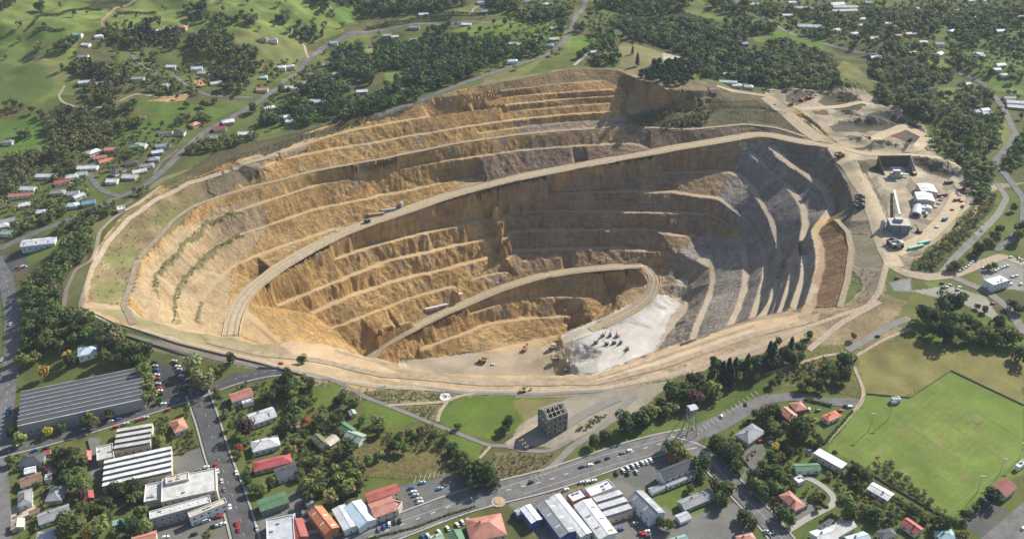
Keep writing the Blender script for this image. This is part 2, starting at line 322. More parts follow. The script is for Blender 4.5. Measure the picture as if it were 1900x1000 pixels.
paint(K(0,1,[(350,640),(500,650),(640,640),(520,680),(350,690),(0,760),(0,720)]), (.12,.15,.04)); paint(K(0,1,[(590,220),(700,260),(620,310),(560,290)]), (.19,.18,.08))
paint(K(0,2,[(0,130),(120,130),(270,140),(280,190),(200,220),(0,210)]), (.11,.165,.03)); paint(K(0,2,[(270,200),(440,200),(430,270),(290,290),(220,310),(130,330),(60,400),(0,420),(0,380),(120,320),(240,280)]), (.16,.17,.06)); paint(K(0,2,[(300,200),(440,200),(420,290),(290,290)]), (.10,.16,.03))
paint(K(0,2,[(380,80),(620,100),(620,200),(400,190)]), (.10,.12,.04), bush=.5); paint(K(0,2,[(550,220),(700,260),(800,290),(940,330),(960,360),(780,340),(680,380),(560,370)]), (.18,.16,.075)); paint(K(0,2,[(790,290),(930,320),(920,345),(800,340)]), GRAVEL)
paint(K(0,2,[(880,60),(960,40),(1120,90),(1412,130),(1412,170),(1200,120),(980,110),(900,90)]), LUSH); paint(K(0,2,[(1280,200),(1412,200),(1412,240),(1300,230)]), LUSH)
paint(K(0,2,[(620,60),(900,60),(1130,130),(1100,180),(900,180),(620,190),(560,220),(600,120)]), DARKS, bush=1); paint(K(0,2,[(600,180),(900,200),(1200,240),(1412,300),(1412,480),(1250,450),(1010,430),(940,330),(820,270),(700,240)]), DARKS, bush=1)
paint(K(0,3,[(60,160),(200,190),(340,220),(300,310),(200,270),(0,230),(0,200)]), (.11,.18,.03)); paint(K(0,3,[(220,40),(330,40),(560,60),(470,80),(300,100),(250,70)]), LUSH); paint(K(0,3,[(420,0),(640,10),(700,40),(640,50),(480,30)]), LUSH)
paint(K(0,3,[(390,370),(430,335),(520,380),(550,420),(480,430),(400,400)]), (.17,.17,.06)); paint(K(0,3,[(600,150),(850,180),(830,210),(620,200)]), (.15,.16,.055)); paint(K(0,3,[(1000,280),(1200,260),(1412,300),(1412,480),(1280,500),(1130,400),(1200,370),(1080,340),(1000,320)]), (.10,.15,.035)); paint(K(0,3,[(1060,190),(1200,220),(1340,250),(1412,240),(1412,290),(1180,270),(1060,240)]), (.12,.16,.04))
paint(K(0,3,[(830,320),(980,330),(1000,390),(900,390)]), LUSH); paint(K(0,3,[(890,480),(1080,480),(1060,600),(940,590)]), (.14,.16,.05)); paint(K(0,3,[(1260,700),(1330,640),(1360,760),(1230,830),(1240,740)]), (.17,.17,.06)); paint(K(0,3,[(590,470),(940,480),(980,620),(900,680),(760,620),(600,540)]), (.045,.055,.022), bush=1)
paint(K(0,3,[(0,230),(200,240),(390,330),(380,480),(240,500),(0,490)]), DARKS, bush=1); paint(K(0,3,[(550,300),(820,280),(990,420),(880,470),(560,430)]), DARKS, bush=1)
# --- outer belt round the rim, left
paint([(150,575),(112,575),(118,520),(150,480),(190,425),(215,395),(290,345),(340,320),(430,290),(300,330),(235,375),(190,400),(160,430),(165,455)], (.19,.17,.08))
paint([(130,500),(150,490),(176,480),(160,560),(150,574),(128,574)], (.17,.17,.065)); paint([(160,440),(180,455),(150,475)], (.40,.27,.16))
paint([(340,325),(480,285),(600,240),(700,212),(640,212),(480,255),(400,280)], (.09,.085,.045), bush=.5); paint([(480,262),(600,232),(690,205),(800,178),(740,190),(620,225),(480,255)], (.11,.13,.04))
paint(K(1,0,[(150,420),(270,350),(480,270),(520,300),(400,340),(190,470),(150,500)]), (.12,.16,.045)); paint(K(1,0,[(0,420),(120,420),(150,430),(150,520),(0,540)]), (.10,.10,.095))
# --- quarry yard right
paint(K(0,3,[(0,490),(150,480),(380,490),(540,490),(600,540),(760,640),(880,690),(910,800),(1010,930),(1080,1000),(1412,1000),(1000,1100),(600,1000),(420,960),(300,800),(170,620),(0,530)]), (.32,.262,.19), rock=.15, var=.6)
paint([(1560,290),(1640,285),(1740,290),(1800,345),(1815,370),(1760,420),(1700,460),(1690,510),(1660,500),(1640,470),(1640,420),(1600,350)], (.33,.275,.205), rock=.15, var=.6)
for q, c in [([(110,520),(200,500),(260,520),(250,550),(180,570),(110,555)],(.19,.16,.12)),([(290,560),(330,520),(470,500),(530,540),(560,570),(450,630),(380,600)],(.15,.14,.09)),([(530,640),(600,600),(700,620),(880,700),(900,790),(780,780),(690,710),(560,650)],(.16,.145,.125)),([(350,690),(400,660),(540,665),(680,690),(690,710),(500,720),(380,715)],(.19,.16,.13)),
     ([(430,740),(490,740),(600,780),(590,820),(500,825)],(.2,.17,.14)),([(670,830),(700,790),(760,780),(800,830),(700,840)],(.2,.17,.14)),([(250,610),(340,600),(360,630),(280,630)],(.2,.14,.09)),([(680,860),(800,850),(920,880),(1030,940),(1010,980),(900,950),(800,890)],(.17,.15,.13)),([(690,720),(740,720),(790,745),(700,750)],(.3,.13,.07)),([(490,870),(620,870),(640,940),(520,940)],(.19,.17,.10))]:
    paint(K(0,3,q), tuple(.62 * t for t in c), rock=.12, bush=.45, rag=1.3)
paint([(1800,350),(1825,365),(1850,380),(1800,430),(1740,500),(1690,505),(1700,480),(1760,440),(1815,385)], (.10,.115,.045), bush=.8); paint(K(1,3,[(750,460),(850,440),(1100,190),(1220,100),(1200,150),(1000,340),(860,420)]), (.36,.26,.15))
paint(K(1,3,[(760,380),(1060,100),(1100,140),(1000,300),(830,420),(760,440)]), (.33,.28,.19), rock=.3)
# --- pit
w = RIMXY
paint(w, OCHRE, rock=1, rag=0, world=True, var=.4)
paint([(760,195),(820,178),(960,148),(1100,128),(1190,140),(1190,200),(960,215),(780,240)], (.44,.275,.115), rock=1); paint([(900,150),(1080,126),(1190,130),(1200,160),(1120,150),(960,166),(880,172)], (.19,.15,.085), rock=.6, mix=.8)
paint([(1170,150),(1240,140),(1345,160),(1420,180),(1560,270),(1400,245),(1165,275),(1150,200)], (.19,.15,.09), rock=.35, bush=.6, var=.6)
paint([(1150,215),(1300,215),(1380,200),(1390,232),(1290,236),(1180,232)], (.12,.115,.05), rock=.4, bush=.7); paint([(1225,230),(1300,220),(1300,240),(1230,238)], DARKS, rock=0, bush=1)
paint([(960,225),(1160,215),(1160,240),(960,250)], (.27,.24,.22), rock=1, mix=.7); paint([(1000,256),(1180,240),(1400,236),(1420,250),(1190,288),(1000,320),(900,340),(880,300)], (.25,.18,.12), rock=1)
paint([(930,345),(1190,295),(1400,258),(1420,300),(1360,400),(1300,480),(1240,470),(1180,485),(950,505)], (.33,.23,.13), rock=1); paint([(1240,290),(1345,280),(1355,318),(1250,318)], (.38,.24,.11), rock=1, mix=.7)
paint([(1385,270),(1440,260),(1540,300),(1545,400),(1500,430),(1460,470),(1400,470),(1360,420),(1330,400),(1350,330)], (.29,.27,.235), rock=1); paint([(1300,430),(1400,440),(1500,430),(1560,560),(1400,600),(1200,660),(1240,560),(1250,470)], (.38,.345,.285), rock=1)
paint([(1430,260),(1560,285),(1620,400),(1640,500),(1600,560),(1560,570),(1575,440),(1545,400),(1540,340)], (.22,.19,.15), rock=.9); paint([(1518,435),(1555,420),(1566,470),(1560,530),(1545,575),(1495,590),(1515,520)], (.31,.19,.105), rock=.7)
paint([(1575,500),(1600,520),(1590,560),(1560,575)], (.13,.16,.05), rock=.2); paint([(1570,430),(1640,440),(1640,500),(1590,500),(1575,470)], (.24,.21,.14), rock=.5)
paint([(1235,480),(1260,465),(1300,490),(1330,500),(1300,540),(1270,560),(1230,560)], (.33,.27,.20), rock=.9)
paint([(160,560),(175,470),(235,390),(330,340),(400,320),(420,350),(364,384),(296,446),(262,483),(234,570),(300,610),(240,600)], (.215,.165,.085), rock=.08, bush=.3, var=.7)
for q in [[(190,470),(250,455),(250,500),(200,500)],[(270,410),(330,385),(320,415),(280,420)],[(180,520),(235,530),(225,560),(170,560)],[(300,385),(345,380),(330,400)]]: paint(q, (.15,.16,.055), rock=.05, mix=.7, rag=2)
paint([(380,330),(480,290),(500,310),(400,365)], (.2,.15,.10), rock=.8)
paint([(250,560),(262,490),(330,420),(400,385),(480,360),(500,420),(430,500),(420,620),(300,605)], (.38,.29,.175), rock=.6, mix=.85)
paint([(420,395),(450,390),(455,430),(400,450)], (.26,.2,.14), rock=.9, mix=.7)
for l, k in [([(288,552),(291,504),(315,482),(342,456),(381,417),(440,392)],3.5),([(326,600),(327,564),(334,530),(367,493),(401,459),(446,437)],3.2),([(366,600),(372,560)],4)]:
    for (a, b) in zip(l[:-1], l[1:]): paint([(a[0]-k,a[1]-3),(b[0]-k,b[1]-3),(b[0]+k,b[1]+3),(a[0]+k,a[1]+3)], (.13,.125,.05), rock=0, bush=.8, mix=.8, rag=1.2)
# near band
paint([(150,560),(234,566),(300,600),(430,622),(560,636),(680,655),(750,682),(1100,690),(1350,604),(1560,572),(1640,500),(1640,580),(1400,660),(1100,735),(900,738),(560,705),(330,650)], (.34,.25,.155), rock=.15, rag=.3, var=.35)
paint([(160,570),(235,575),(400,622),(500,640),(500,668),(340,632)], (.26,.22,.12), rock=.1, bush=.2); paint([(1560,575),(1640,500),(1645,540),(1600,575),(1500,600)], (.24,.2,.13), rock=.2)
paint([(520,640),(600,637),(680,662),(740,690),(700,700),(560,670)], (.46,.33,.20), rock=.3); paint([(560,692),(720,712),(720,722),(640,728),(560,705)], (.46,.31,.16), rock=.2)
paint([(1100,690),(1270,636),(1400,596),(1480,585),(1480,600),(1300,660),(1120,710)], (.48,.35,.225), rock=.3, mix=.8); paint([(1090,715),(1300,668),(1450,620),(1440,640),(1300,690),(1100,730)], (.38,.28,.19), rock=.4)
# floors
paint([(1040,622),(1150,575),(1240,545),(1262,560),(1212,652),(1100,700),(1050,690)], (.56,.53,.49), rock=.35, rag=1); paint([(740,665),(860,655),(1030,635),(1060,692),(850,694),(740,682)], (.38,.30,.21), rock=.15); paint([(740,665),(880,655),(930,665),(900,690),(745,680)], (.36,.30,.225), rock=.15)
paint([(1060,630),(1120,605),(1180,580),(1200,560),(1180,570),(1060,618),(1000,645),(1060,680)], (.50,.41,.29), rock=.2, mix=.8); paint([(1190,490),(1215,500),(1225,540),(1200,575),(1185,560),(1200,520)], (.48,.40,.29), rock=.2)
paint([(1248,540),(1262,515),(1280,520),(1275,545),(1240,560)], (.5,.42,.32), rock=.2)
# --- ground below the pit
paint([(0,800),(350,700),(520,680),(640,780),(900,900),(900,1010),(0,1010)], (.10,.12,.032), mix=.6); paint([(1300,800),(1600,740),(1560,830),(1700,930),(1900,960),(1900,1010),(1400,1010)], (.085,.12,.03), mix=.6)
paint([(1560,570),(1640,545),(1680,560),(1730,580),(1700,600),(1640,640),(1520,660),(1500,620)], (.28,.21,.12), rock=.1, bush=.4, var=.5); paint([(1650,600),(1700,540),(1760,545),(1740,600),(1690,615)], (.13,.14,.045))
paint([(1420,690),(1500,640),(1590,640),(1600,740),(1500,720),(1420,715)], (.15,.145,.05), bush=.5); paint([(1590,650),(1680,630),(1690,600),(1760,640),(1900,660),(1900,760),(1760,690),(1680,735),(1605,735)], (.19,.17,.06), var=.4)
paint([(1720,570),(1900,590),(1900,660),(1760,650),(1680,620)], (.10,.14,.03))
paint([(1605,735),(1680,738),(1765,688),(1900,752),(1900,880),(1850,900),(1765,960),(1640,880),(1535,835)], (.135,.19,.04), rag=.1, var=.3)
paint([(1640,800),(1740,730),(1840,800),(1750,880)], (.15,.165,.045), rag=1, mix=.5)
paint([(560,715),(600,700),(640,710),(610,755),(560,750)], (.10,.14,.026), rag=.2); paint([(670,745),(690,740),(780,780),(740,790),(690,800)], (.10,.14,.026), rag=.2); paint([(780,785),(830,795),(895,825),(890,850),(860,850),(830,815)], (.10,.14,.026), rag=.2)
paint([(818,765),(850,738),(900,732),(1000,738),(1000,770),(960,800),(900,815),(850,800),(818,785)], (.095,.14,.024), rag=.1); paint([(950,745),(1010,738),(1120,728),(1130,745),(1040,765),(1000,800),(970,780)], (.20,.165,.075), rag=.8, mix=.8)
paint([(680,728),(740,715),(860,728),(820,748),(720,750)], (.24,.21,.10), bush=.7); paint([(730,755),(820,750),(810,782),(790,780)], (.22,.19,.09), bush=.7); paint([(650,840),(700,810),(760,825),(830,830),(860,880),(760,890),(680,885)], (.17,.14,.055), bush=.55); paint([(560,820),(650,830),(680,890),(660,940),(580,930),(540,880)], (.10,.10,.035), bush=.9)
paint([(540,690),(640,700),(600,720),(560,715)], (.27,.22,.13), bush=.5); paint([(915,840),(1040,840),(1010,880),(940,895),(900,880)], (.17,.13,.07), bush=.5)
paint([(960,790),(1060,735),(1140,722),(1250,705),(1190,760),(1100,800),(1040,830),(940,830)], (.28,.245,.19), rag=.4, var=.3)
paint([(1090,830),(1150,790),(1260,780),(1380,720),(1440,730),(1400,745),(1290,790),(1210,815),(1110,843)], (.09,.135,.026), rag=.3); paint([(1260,780),(1340,740),(1440,690),(1450,720),(1330,765)], (.07,.10,.022), rag=.5)
# town blocks
ASPH=(.075,.075,.078); YARD=(.16,.155,.145)
for q, c in [([(20,800),(280,740),(290,760),(40,820)],YARD),([(282,665),(345,690),(350,735),(300,745)],ASPH),([(165,810),(185,812),(190,905),(165,880)],YARD),([(315,850),(375,828),(400,890),(380,885),(330,880)],(.14,.135,.125)),([(270,965),(470,945),(480,1010),(270,1010)],YARD),
    ([(730,905),(860,875),(850,890),(880,915),(740,960)],(.13,.13,.13)),([(480,960),(560,900),(620,990),(640,1010),(480,1010)],YARD),([(940,930),(1010,1010),(1260,1010),(1190,900),(1150,890)],(.17,.16,.15)),([(1210,940),(1380,930),(1400,1010),(1230,1010)],(.16,.155,.145)),
    ([(1130,880),(1200,860),(1290,820),(1220,900),(1180,905)],(.13,.13,.125)),([(1780,970),(1830,920),(1870,950),(1830,1000)],(.10,.10,.10)),([(1470,955),(1490,920),(1520,940),(1490,970)],(.16,.155,.15)),([(1690,540),(1760,530),(1830,550),(1860,600),(1780,560)],(.30,.28,.24)),([(1650,525),(1690,515),(1690,540),(1660,540)],(.22,.22,.22)),
    ([(1810,480),(1900,485),(1900,540),(1830,530)],(.25,.24,.22)),([(1380,790),(1420,830),(1400,880),(1380,880)],(.16,.15,.14)),([(0,985),(25,935),(80,940),(60,960)],(.42,.37,.29)),([(440,690),(535,685),(480,710),(350,735)],ASPH),([(30,640),(60,650),(40,720),(20,700)],(.11,.13,.04))]:
    paint(q, c, rag=.1, var=.2)
paint([(1200,900),(1270,890),(1330,940),(1260,965),(1225,930)], (.11,.15,.035), rag=.2)

paint([(1300,180),(1400,185),(1500,225),(1535,260),(1440,232),(1320,200)], (.13,.11,.06), rock=.1, bush=.9, var=.6); paint([(560,250),(640,225),(700,212),(770,196),(740,215),(640,240),(540,268),(430,300),(350,335),(300,350),(400,295),(480,268)], (.13,.10,.055), bush=.7, mix=.9, var=.5); paint([(475,275),(520,262),(600,240),(560,262),(490,290)], (.10,.08,.05), rock=.2, bush=.6)
paint([(388,340),(430,318),(470,310),(500,320),(440,345),(400,362)], (.19,.15,.10), rock=.2, bush=.4)
for l, k, c in [([(250,640),(330,655),(430,660),(480,672)],4,(.22,.19,.12)),([(620,650),(700,672),(745,690),(900,704),(1100,704),(1250,655),(1400,605)],2.2,(.28,.21,.14)),([(600,668),(700,700),(900,712),(1100,712),(1240,682),(1400,628),(1500,600)],2,(.30,.22,.145)),([(560,660),(660,685),(740,706)],3,(.52,.36,.2)),([(1110,705),(1270,655),(1400,612)],2,(.5,.40,.30)),([(780,720),(1000,728),(1140,712)],1.6,(.3,.25,.18))]:
    for a, b in zip(l[:-1], l[1:]): paint([(a[0],a[1]-k),(b[0],b[1]-k),(b[0],b[1]+k),(a[0],a[1]+k)], c, rock=.05, mix=.85, rag=.4)

for i in range(14):
    f0, f1 = i / 14, (i + .5) / 14; A_, B_, C_, D_ = np.array([1590,842]), np.array([1760,955]), np.array([1900,845]), np.array([1752,718])
    paint([A_ + (B_ - A_) * f0, A_ + (B_ - A_) * f1, D_ + (C_ - D_) * f1, D_ + (C_ - D_) * f0], (.15,.205,.048), rag=.05, mix=.5)
for u_, v_ in ((1680,885),(1806,782),(1745,822),(1670,800),(1790,880),(1630,840)): paint([(u_-14,v_-2),(u_-2,v_-9),(u_+13,v_),(u_+2,v_+8)], (.21,.185,.085), rag=1, mix=.6)

for l, k in [([(1345,170),(1420,188),(1480,215),(1530,255)],2.5),([(1600,300),(1625,350),(1650,400)],2),([(1655,380),(1665,430)],3),([(1690,300),(1760,330),(1790,370)],3)]:
    for a, b in zip(l[:-1], l[1:]): paint([(a[0]-k,a[1]),(b[0]-k,b[1]),(b[0]+k,b[1]),(a[0]+k,a[1])], (.13,.115,.075), bush=.6, mix=.8)
for q in [(1625,345,10,24),(1640,380,8,20),(1690,345,10,18),(1720,410,18,6),(1760,350,12,8),(1700,470,16,8),(1740,300,24,6),(1600,330,8,12)]: paint([(q[0]-q[2],q[1]),(q[0],q[1]-q[3]),(q[0]+q[2],q[1]),(q[0],q[1]+q[3])], (.19,.155,.105), bush=.4, mix=.7, rag=1.4)

paint([(1165,158),(1215,168),(1280,190),(1300,208),(1165,212)], (.36,.24,.12), rock=.85, mix=.85); paint([(1040,255),(1165,245),(1180,268),(1050,275)], (.40,.26,.12), rock=1, mix=.6)
paint(K(1,3,[(850,560),(960,560),(1010,590),(900,600)]), (.13,.17,.045)); paint(K(0,3,[(1130,400),(1412,480),(1412,520),(1280,500)]), (.14,.19,.05))

# ------------------------------------------------------------------ materials
MATS = {}
def nodes(name):
    m = bpy.data.materials.new(name); m.use_nodes = True; nt = m.node_tree
    b = nt.nodes['Principled BSDF']; b.inputs['Specular IOR Level'].default_value = .25
    return m, nt, b
def N(nt, t, **k):
    n = nt.nodes.new(t)
    for a, v in k.items():
        if a.startswith('i_'): n.inputs[a[2:].replace('_', ' ')].default_value = v
        else: setattr(n, a, v)
    return n
def mixc(nt, typ, fac, a, b):
    m = nt.nodes.new('ShaderNodeMix'); m.data_type = 'RGBA'; m.blend_type = typ
    for s, v in ((0, fac), (6, a), (7, b)):
        if hasattr(v, 'is_linked'): nt.links.new(v, m.inputs[s])
        else: m.inputs[s].default_value = v if s == 0 else (*v, 1) if len(v) == 3 else v
    return m.outputs[2]
def maprange(nt, sock, a, b, c, d):
    m = nt.nodes.new('ShaderNodeMapRange'); nt.links.new(sock, m.inputs[0])
    for i, v in enumerate((a, b, c, d)): m.inputs[i + 1].default_value = v
    return m.outputs[0]
def math_(nt, op, a, b):
    m = nt.nodes.new('ShaderNodeMath'); m.operation = op
    for i, v in enumerate((a, b)):
        if hasattr(v, 'is_linked'): nt.links.new(v, m.inputs[i])
        else: m.inputs[i].default_value = v
    return m.outputs[0]
def noise(nt, vec, scale, detail=3, rough=.6, mapping=None):
    n = nt.nodes.new('ShaderNodeTexNoise'); n.inputs['Scale'].default_value = scale; n.inputs['Detail'].default_value = detail; n.inputs['Roughness'].default_value = rough
    if mapping:
        mp = nt.nodes.new('ShaderNodeMapping'); mp.inputs['Scale'].default_value = mapping; nt.links.new(vec, mp.inputs[0]); vec = mp.outputs[0]
    nt.links.new(vec, n.inputs['Vector']); return n.outputs[0]
def ground_mat():
    m, nt, b = nodes('land_surface'); L = nt.links.new
    tc = N(nt, 'ShaderNodeTexCoord').outputs['Object']; geo = N(nt, 'ShaderNodeNewGeometry')
    tint = N(nt, 'ShaderNodeAttribute', attribute_name='tint').outputs['Color']
    rock = N(nt, 'ShaderNodeAttribute', attribute_name='rock').outputs['Fac']
    bush = N(nt, 'ShaderNodeAttribute', attribute_name='bush').outputs['Fac']
    sep = N(nt, 'ShaderNodeSeparateXYZ'); L(geo.outputs['Normal'], sep.inputs[0])
    flat = maprange(nt, sep.outputs[2], .905, .97, 0, 1)
    # rock: vertical streaks, blocks, dust on the ledges
    s1 = noise(nt, tc, .22, 5, .7, (1, 1, .16)); s2 = noise(nt, tc, .75, 4, .7, (1, 1, .3)); s3 = noise(nt, tc, .03, 4, .6)
    dark = mixc(nt, 'MULTIPLY', maprange(nt, s1, .42, .62, 0, .62), tint, (.45, .41, .40))
    dark = mixc(nt, 'MIX', maprange(nt, s2, .56, .70, 0, .45), dark, (.46, .35, .21))
    dark = mixc(nt, 'MULTIPLY', maprange(nt, s3, .40, .62, 0, .4), dark, (.66, .54, .46))
    ft = noise(nt, tc, .06, 5, .7); rut = noise(nt, tc, .5, 4, .7)
    dust = mixc(nt, 'MIX', maprange(nt, rock, .2, 1, .1, .6), tint, (.42, .33, .21)); dust = mixc(nt, 'MULTIPLY', maprange(nt, ft, .35, .65, 0, .5), dust, (.68, .64, .6))
    dust = mixc(nt, 'MULTIPLY', maprange(nt, rut, .45, .65, 0, .35), dust, (.6, .56, .5))
    st = noise(nt, tc, .35, 3, .6, (.12, .12, 2.2)); dark = mixc(nt, 'MULTIPLY', maprange(nt, st, .45, .62, 0, .45), dark, (.55, .50, .46))
    s4 = noise(nt, tc, .045, 5, .75, (1, 1, .5)); dark = mixc(nt, 'MIX', maprange(nt, s4, .57, .62, 0, .55), dark, (.21, .195, .175))
    dark = mixc(nt, 'MIX', maprange(nt, s4, .40, .34, 0, .4), dark, (.22, .12, .055))
    rockc = mixc(nt, 'MIX', flat, dark, dust)
    # soil and grass
    g1 = noise(nt, tc, .35, 5, .7); g2 = noise(nt, tc, .045, 4, .65)
    gr = mixc(nt, 'MULTIPLY', maprange(nt, g1, .35, .65, 0, .5), tint, (.62, .66, .6))
    gr = mixc(nt, 'MIX', maprange(nt, g2, .45, .75, 0, .32), gr, (.17, .15, .06))
    gr = mixc(nt, 'MULTIPLY', maprange(nt, noise(nt, tc, .12, 5, .7), .35, .65, 0, .3), gr, (.7, .72, .6))
    b1 = noise(nt, tc, .4, 4, .75)
    bu = mixc(nt, 'MIX', maprange(nt, b1, .45, .6, 0, .85), gr, (.022, .032, .014)); bu = mixc(nt, 'MIX', bush, gr, bu)
    L(mixc(nt, 'MIX', rock, bu, rockc), b.inputs['Base Color'])
    b.inputs['Roughness'].default_value = .95; b.inputs['Specular IOR Level'].default_value = .08
    hN = math_(nt, 'ADD', math_(nt, 'MULTIPLY', s1, 3.0), math_(nt, 'MULTIPLY', s2, 1.2))
    hh = math_(nt, 'ADD', math_(nt, 'MULTIPLY', hN, math_(nt, 'MULTIPLY', rock, maprange(nt, sep.outputs[2], .9, .97, 1, .12))), math_(nt, 'MULTIPLY', math_(nt, 'MULTIPLY', b1, 1.6), bush))
    bp = N(nt, 'ShaderNodeBump'); bp.inputs['Strength'].default_value = .9; bp.inputs['Distance'].default_value = 1.2
    L(hh, bp.inputs['Height']); L(bp.outputs[0], b.inputs['Normal'])
    return m
def M(name, col, rough=.8, spec=.25, metal=0, var=.12, scale=.5, obj=0.0, ribs=None, bump=0):
    """painted, metal, tile or timber surface: worn and uneven, a little different from one object to the next"""
    if name in MATS: return MATS[name]
    m, nt, b = nodes(name); L = nt.links.new
    tc = N(nt, 'ShaderNodeTexCoord').outputs['Object']
    c = mixc(nt, 'MULTIPLY', maprange(nt, noise(nt, tc, scale, 5, .7), .4, .65, 0, min(1, var * 3)), tuple(col), (.66, .64, .6))
    c = mixc(nt, 'MULTIPLY', maprange(nt, noise(nt, tc, scale * 7, 3, .7), .45, .7, 0, var), c, (.5, .5, .5))
    if ribs:
        w = nt.nodes.new('ShaderNodeTexWave'); w.bands_direction = ribs[0]; w.inputs['Scale'].default_value = ribs[1]; L(tc, w.inputs[0])
        c = mixc(nt, 'MULTIPLY', maprange(nt, w.outputs['Fac'], .55, .9, 0, ribs[2]), c, (.5, .5, .5))
    if obj:
        oi = N(nt, 'ShaderNodeObjectInfo').outputs['Random']
        hs = N(nt, 'ShaderNodeHueSaturation'); L(c, hs.inputs['Color']); L(maprange(nt, oi, 0, 1, 1 - obj, 1 + obj), hs.inputs['Value'])
        L(maprange(nt, math_(nt, 'FRACT', math_(nt, 'MULTIPLY', oi, 7.3), 0), 0, 1, .5 - obj * .08, .5 + obj * .08), hs.inputs['Hue']); c = hs.outputs[0]
    L(c, b.inputs['Base Color']); b.inputs['Roughness'].default_value = rough; b.inputs['Metallic'].default_value = metal; b.inputs['Specular IOR Level'].default_value = spec
    if bump:
        bp = N(nt, 'ShaderNodeBump'); bp.inputs['Strength'].default_value = .6; bp.inputs['Distance'].default_value = bump
        L(noise(nt, tc, scale * 4, 3, .7), bp.inputs['Height']); L(bp.outputs[0], b.inputs['Normal'])
    MATS[name] = m; return m
def glass_mat():
    m, nt, b = nodes('window_glass'); b.inputs['Base Color'].default_value = (.03, .04, .05, 1); b.inputs['Roughness'].default_value = .12; b.inputs['Specular IOR Level'].default_value = .7
    return m
def leaf_mat(name, col, obj=.38, hue=.035):
    if name in MATS: return MATS[name]
    m, nt, b = nodes(name); L = nt.links.new
    tc = N(nt, 'ShaderNodeTexCoord').outputs['Object']; oi = N(nt, 'ShaderNodeObjectInfo').outputs['Random']
    gi = N(nt, 'ShaderNodeNewGeometry').outputs['Random Per Island']
    c = mixc(nt, 'MULTIPLY', maprange(nt, noise(nt, tc, .7, 3, .6), .4, .65, 0, .6), tuple(1.62 * t for t in col), (.5, .55, .5))
    hs = N(nt, 'ShaderNodeHueSaturation'); L(c, hs.inputs['Color'])
    L(math_(nt, 'MULTIPLY', maprange(nt, oi, 0, 1, 1 - obj, 1 + obj), maprange(nt, gi, 0, 1, .65, 1.35)), hs.inputs['Value'])
    L(maprange(nt, math_(nt, 'FRACT', math_(nt, 'MULTIPLY', oi, 5.7), 0), 0, 1, .5 - hue, .5 + hue), hs.inputs['Hue'])
    L(hs.outputs[0], b.inputs['Base Color']); b.inputs['Roughness'].default_value = .75; b.inputs['Specular IOR Level'].default_value = .15
    tr = N(nt, 'ShaderNodeBsdfTranslucent'); L(hs.outputs[0], tr.inputs[0]); ms = N(nt, 'ShaderNodeMixShader'); ms.inputs[0].default_value = .35
    L(b.outputs[0], ms.inputs[1]); L(tr.outputs[0], ms.inputs[2]); L(ms.outputs[0], nt.nodes['Material Output'].inputs['Surface'])
    MATS[name] = m; return m
GLASS = glass_mat()
# ------------------------------------------------------------------ object helpers
def tag(o, label=None, cat=None, group=None, kind=None):
    if label: o['label'] = label
    if cat: o['category'] = cat
    if group: o['group'] = group
    if kind: o['kind'] = kind
    return o
class MB:
    """collects shapes, builds ONE mesh object"""
    def __init__(s): s.v = []; s.f = []
    def add(s, v, f):
        k = len(s.v); s.v += [tuple(map(float, p)) for p in v]; s.f += [tuple(k + i for i in q) for q in f]; return s
    def box(s, x0, x1, y0, y1, z0, z1):
        return s.add([(x0,y0,z0),(x1,y0,z0),(x1,y1,z0),(x0,y1,z0),(x0,y0,z1),(x1,y0,z1),(x1,y1,z1),(x0,y1,z1)],
                     [(3,2,1,0),(4,5,6,7),(0,1,5,4),(1,2,6,5),(2,3,7,6),(3,0,4,7)])
    def tube(s, a, b, r, r2=None, n=6, cap=True):
        a = Vector(a); b = Vector(b); r2 = r if r2 is None else r2; d = (b - a).normalized()
        x = d.orthogonal().normalized(); y = d.cross(x); v = []
        for i in range(n):
            t = 2 * math.pi * i / n; v.append(a + (x * math.cos(t) + y * math.sin(t)) * r)
        for i in range(n):
            t = 2 * math.pi * i / n; v.append(b + (x * math.cos(t) + y * math.sin(t)) * r2)
        f = [(i, (i + 1) % n, n + (i + 1) % n, n + i) for i in range(n)]
        if cap: f += [tuple(range(n))[::-1], tuple(range(n, 2 * n))]
        return s.add(v, f)
    def build(s, name, mat, parent=None, smoothf=False):
        me = bpy.data.meshes.new(name); me.from_pydata(s.v, [], s.f); me.update()
        if mat: me.materials.append(mat)
        if smoothf: me.polygons.foreach_set('use_smooth', [True] * len(me.polygons))
        o = bpy.data.objects.new(name, me); COL.objects.link(o)
        if parent: o.parent = parent
        return o
def empty(name, loc, rz=0):
    o = bpy.data.objects.new(name, None); COL.objects.link(o); o.location = loc; o.rotation_euler = (0, 0, rz); o.empty_display_size = .5; return o
def npmesh(name, V, F, mat, smoothf=False):
    """V (n,3), F (m,k) arrays"""
    me = bpy.data.meshes.new(name); k = F.shape[1]
    me.vertices.add(len(V)); me.vertices.foreach_set('co', np.ascontiguousarray(V, np.float32).ravel())
    me.loops.add(F.size); me.loops.foreach_set('vertex_index', np.ascontiguousarray(F, np.int32).ravel())
    me.polygons.add(len(F)); me.polygons.foreach_set('loop_start', np.arange(0, F.size, k, dtype=np.int32)); me.polygons.foreach_set('loop_total', np.full(len(F), k, np.int32))
    me.polygons.foreach_set('use_smooth', np.full(len(F), smoothf)); me.update(calc_edges=True)
    if mat: me.materials.append(mat)
    return me
def link(name, me, parent=None):
    o = bpy.data.objects.new(name, me); COL.objects.link(o)
    if parent: o.parent = parent
    return o
def copy_tree(o, parent=None):
    c = o.copy(); COL.objects.link(c)
    if parent: c.parent = parent
    for ch in o.children: copy_tree(ch, c)
    return c
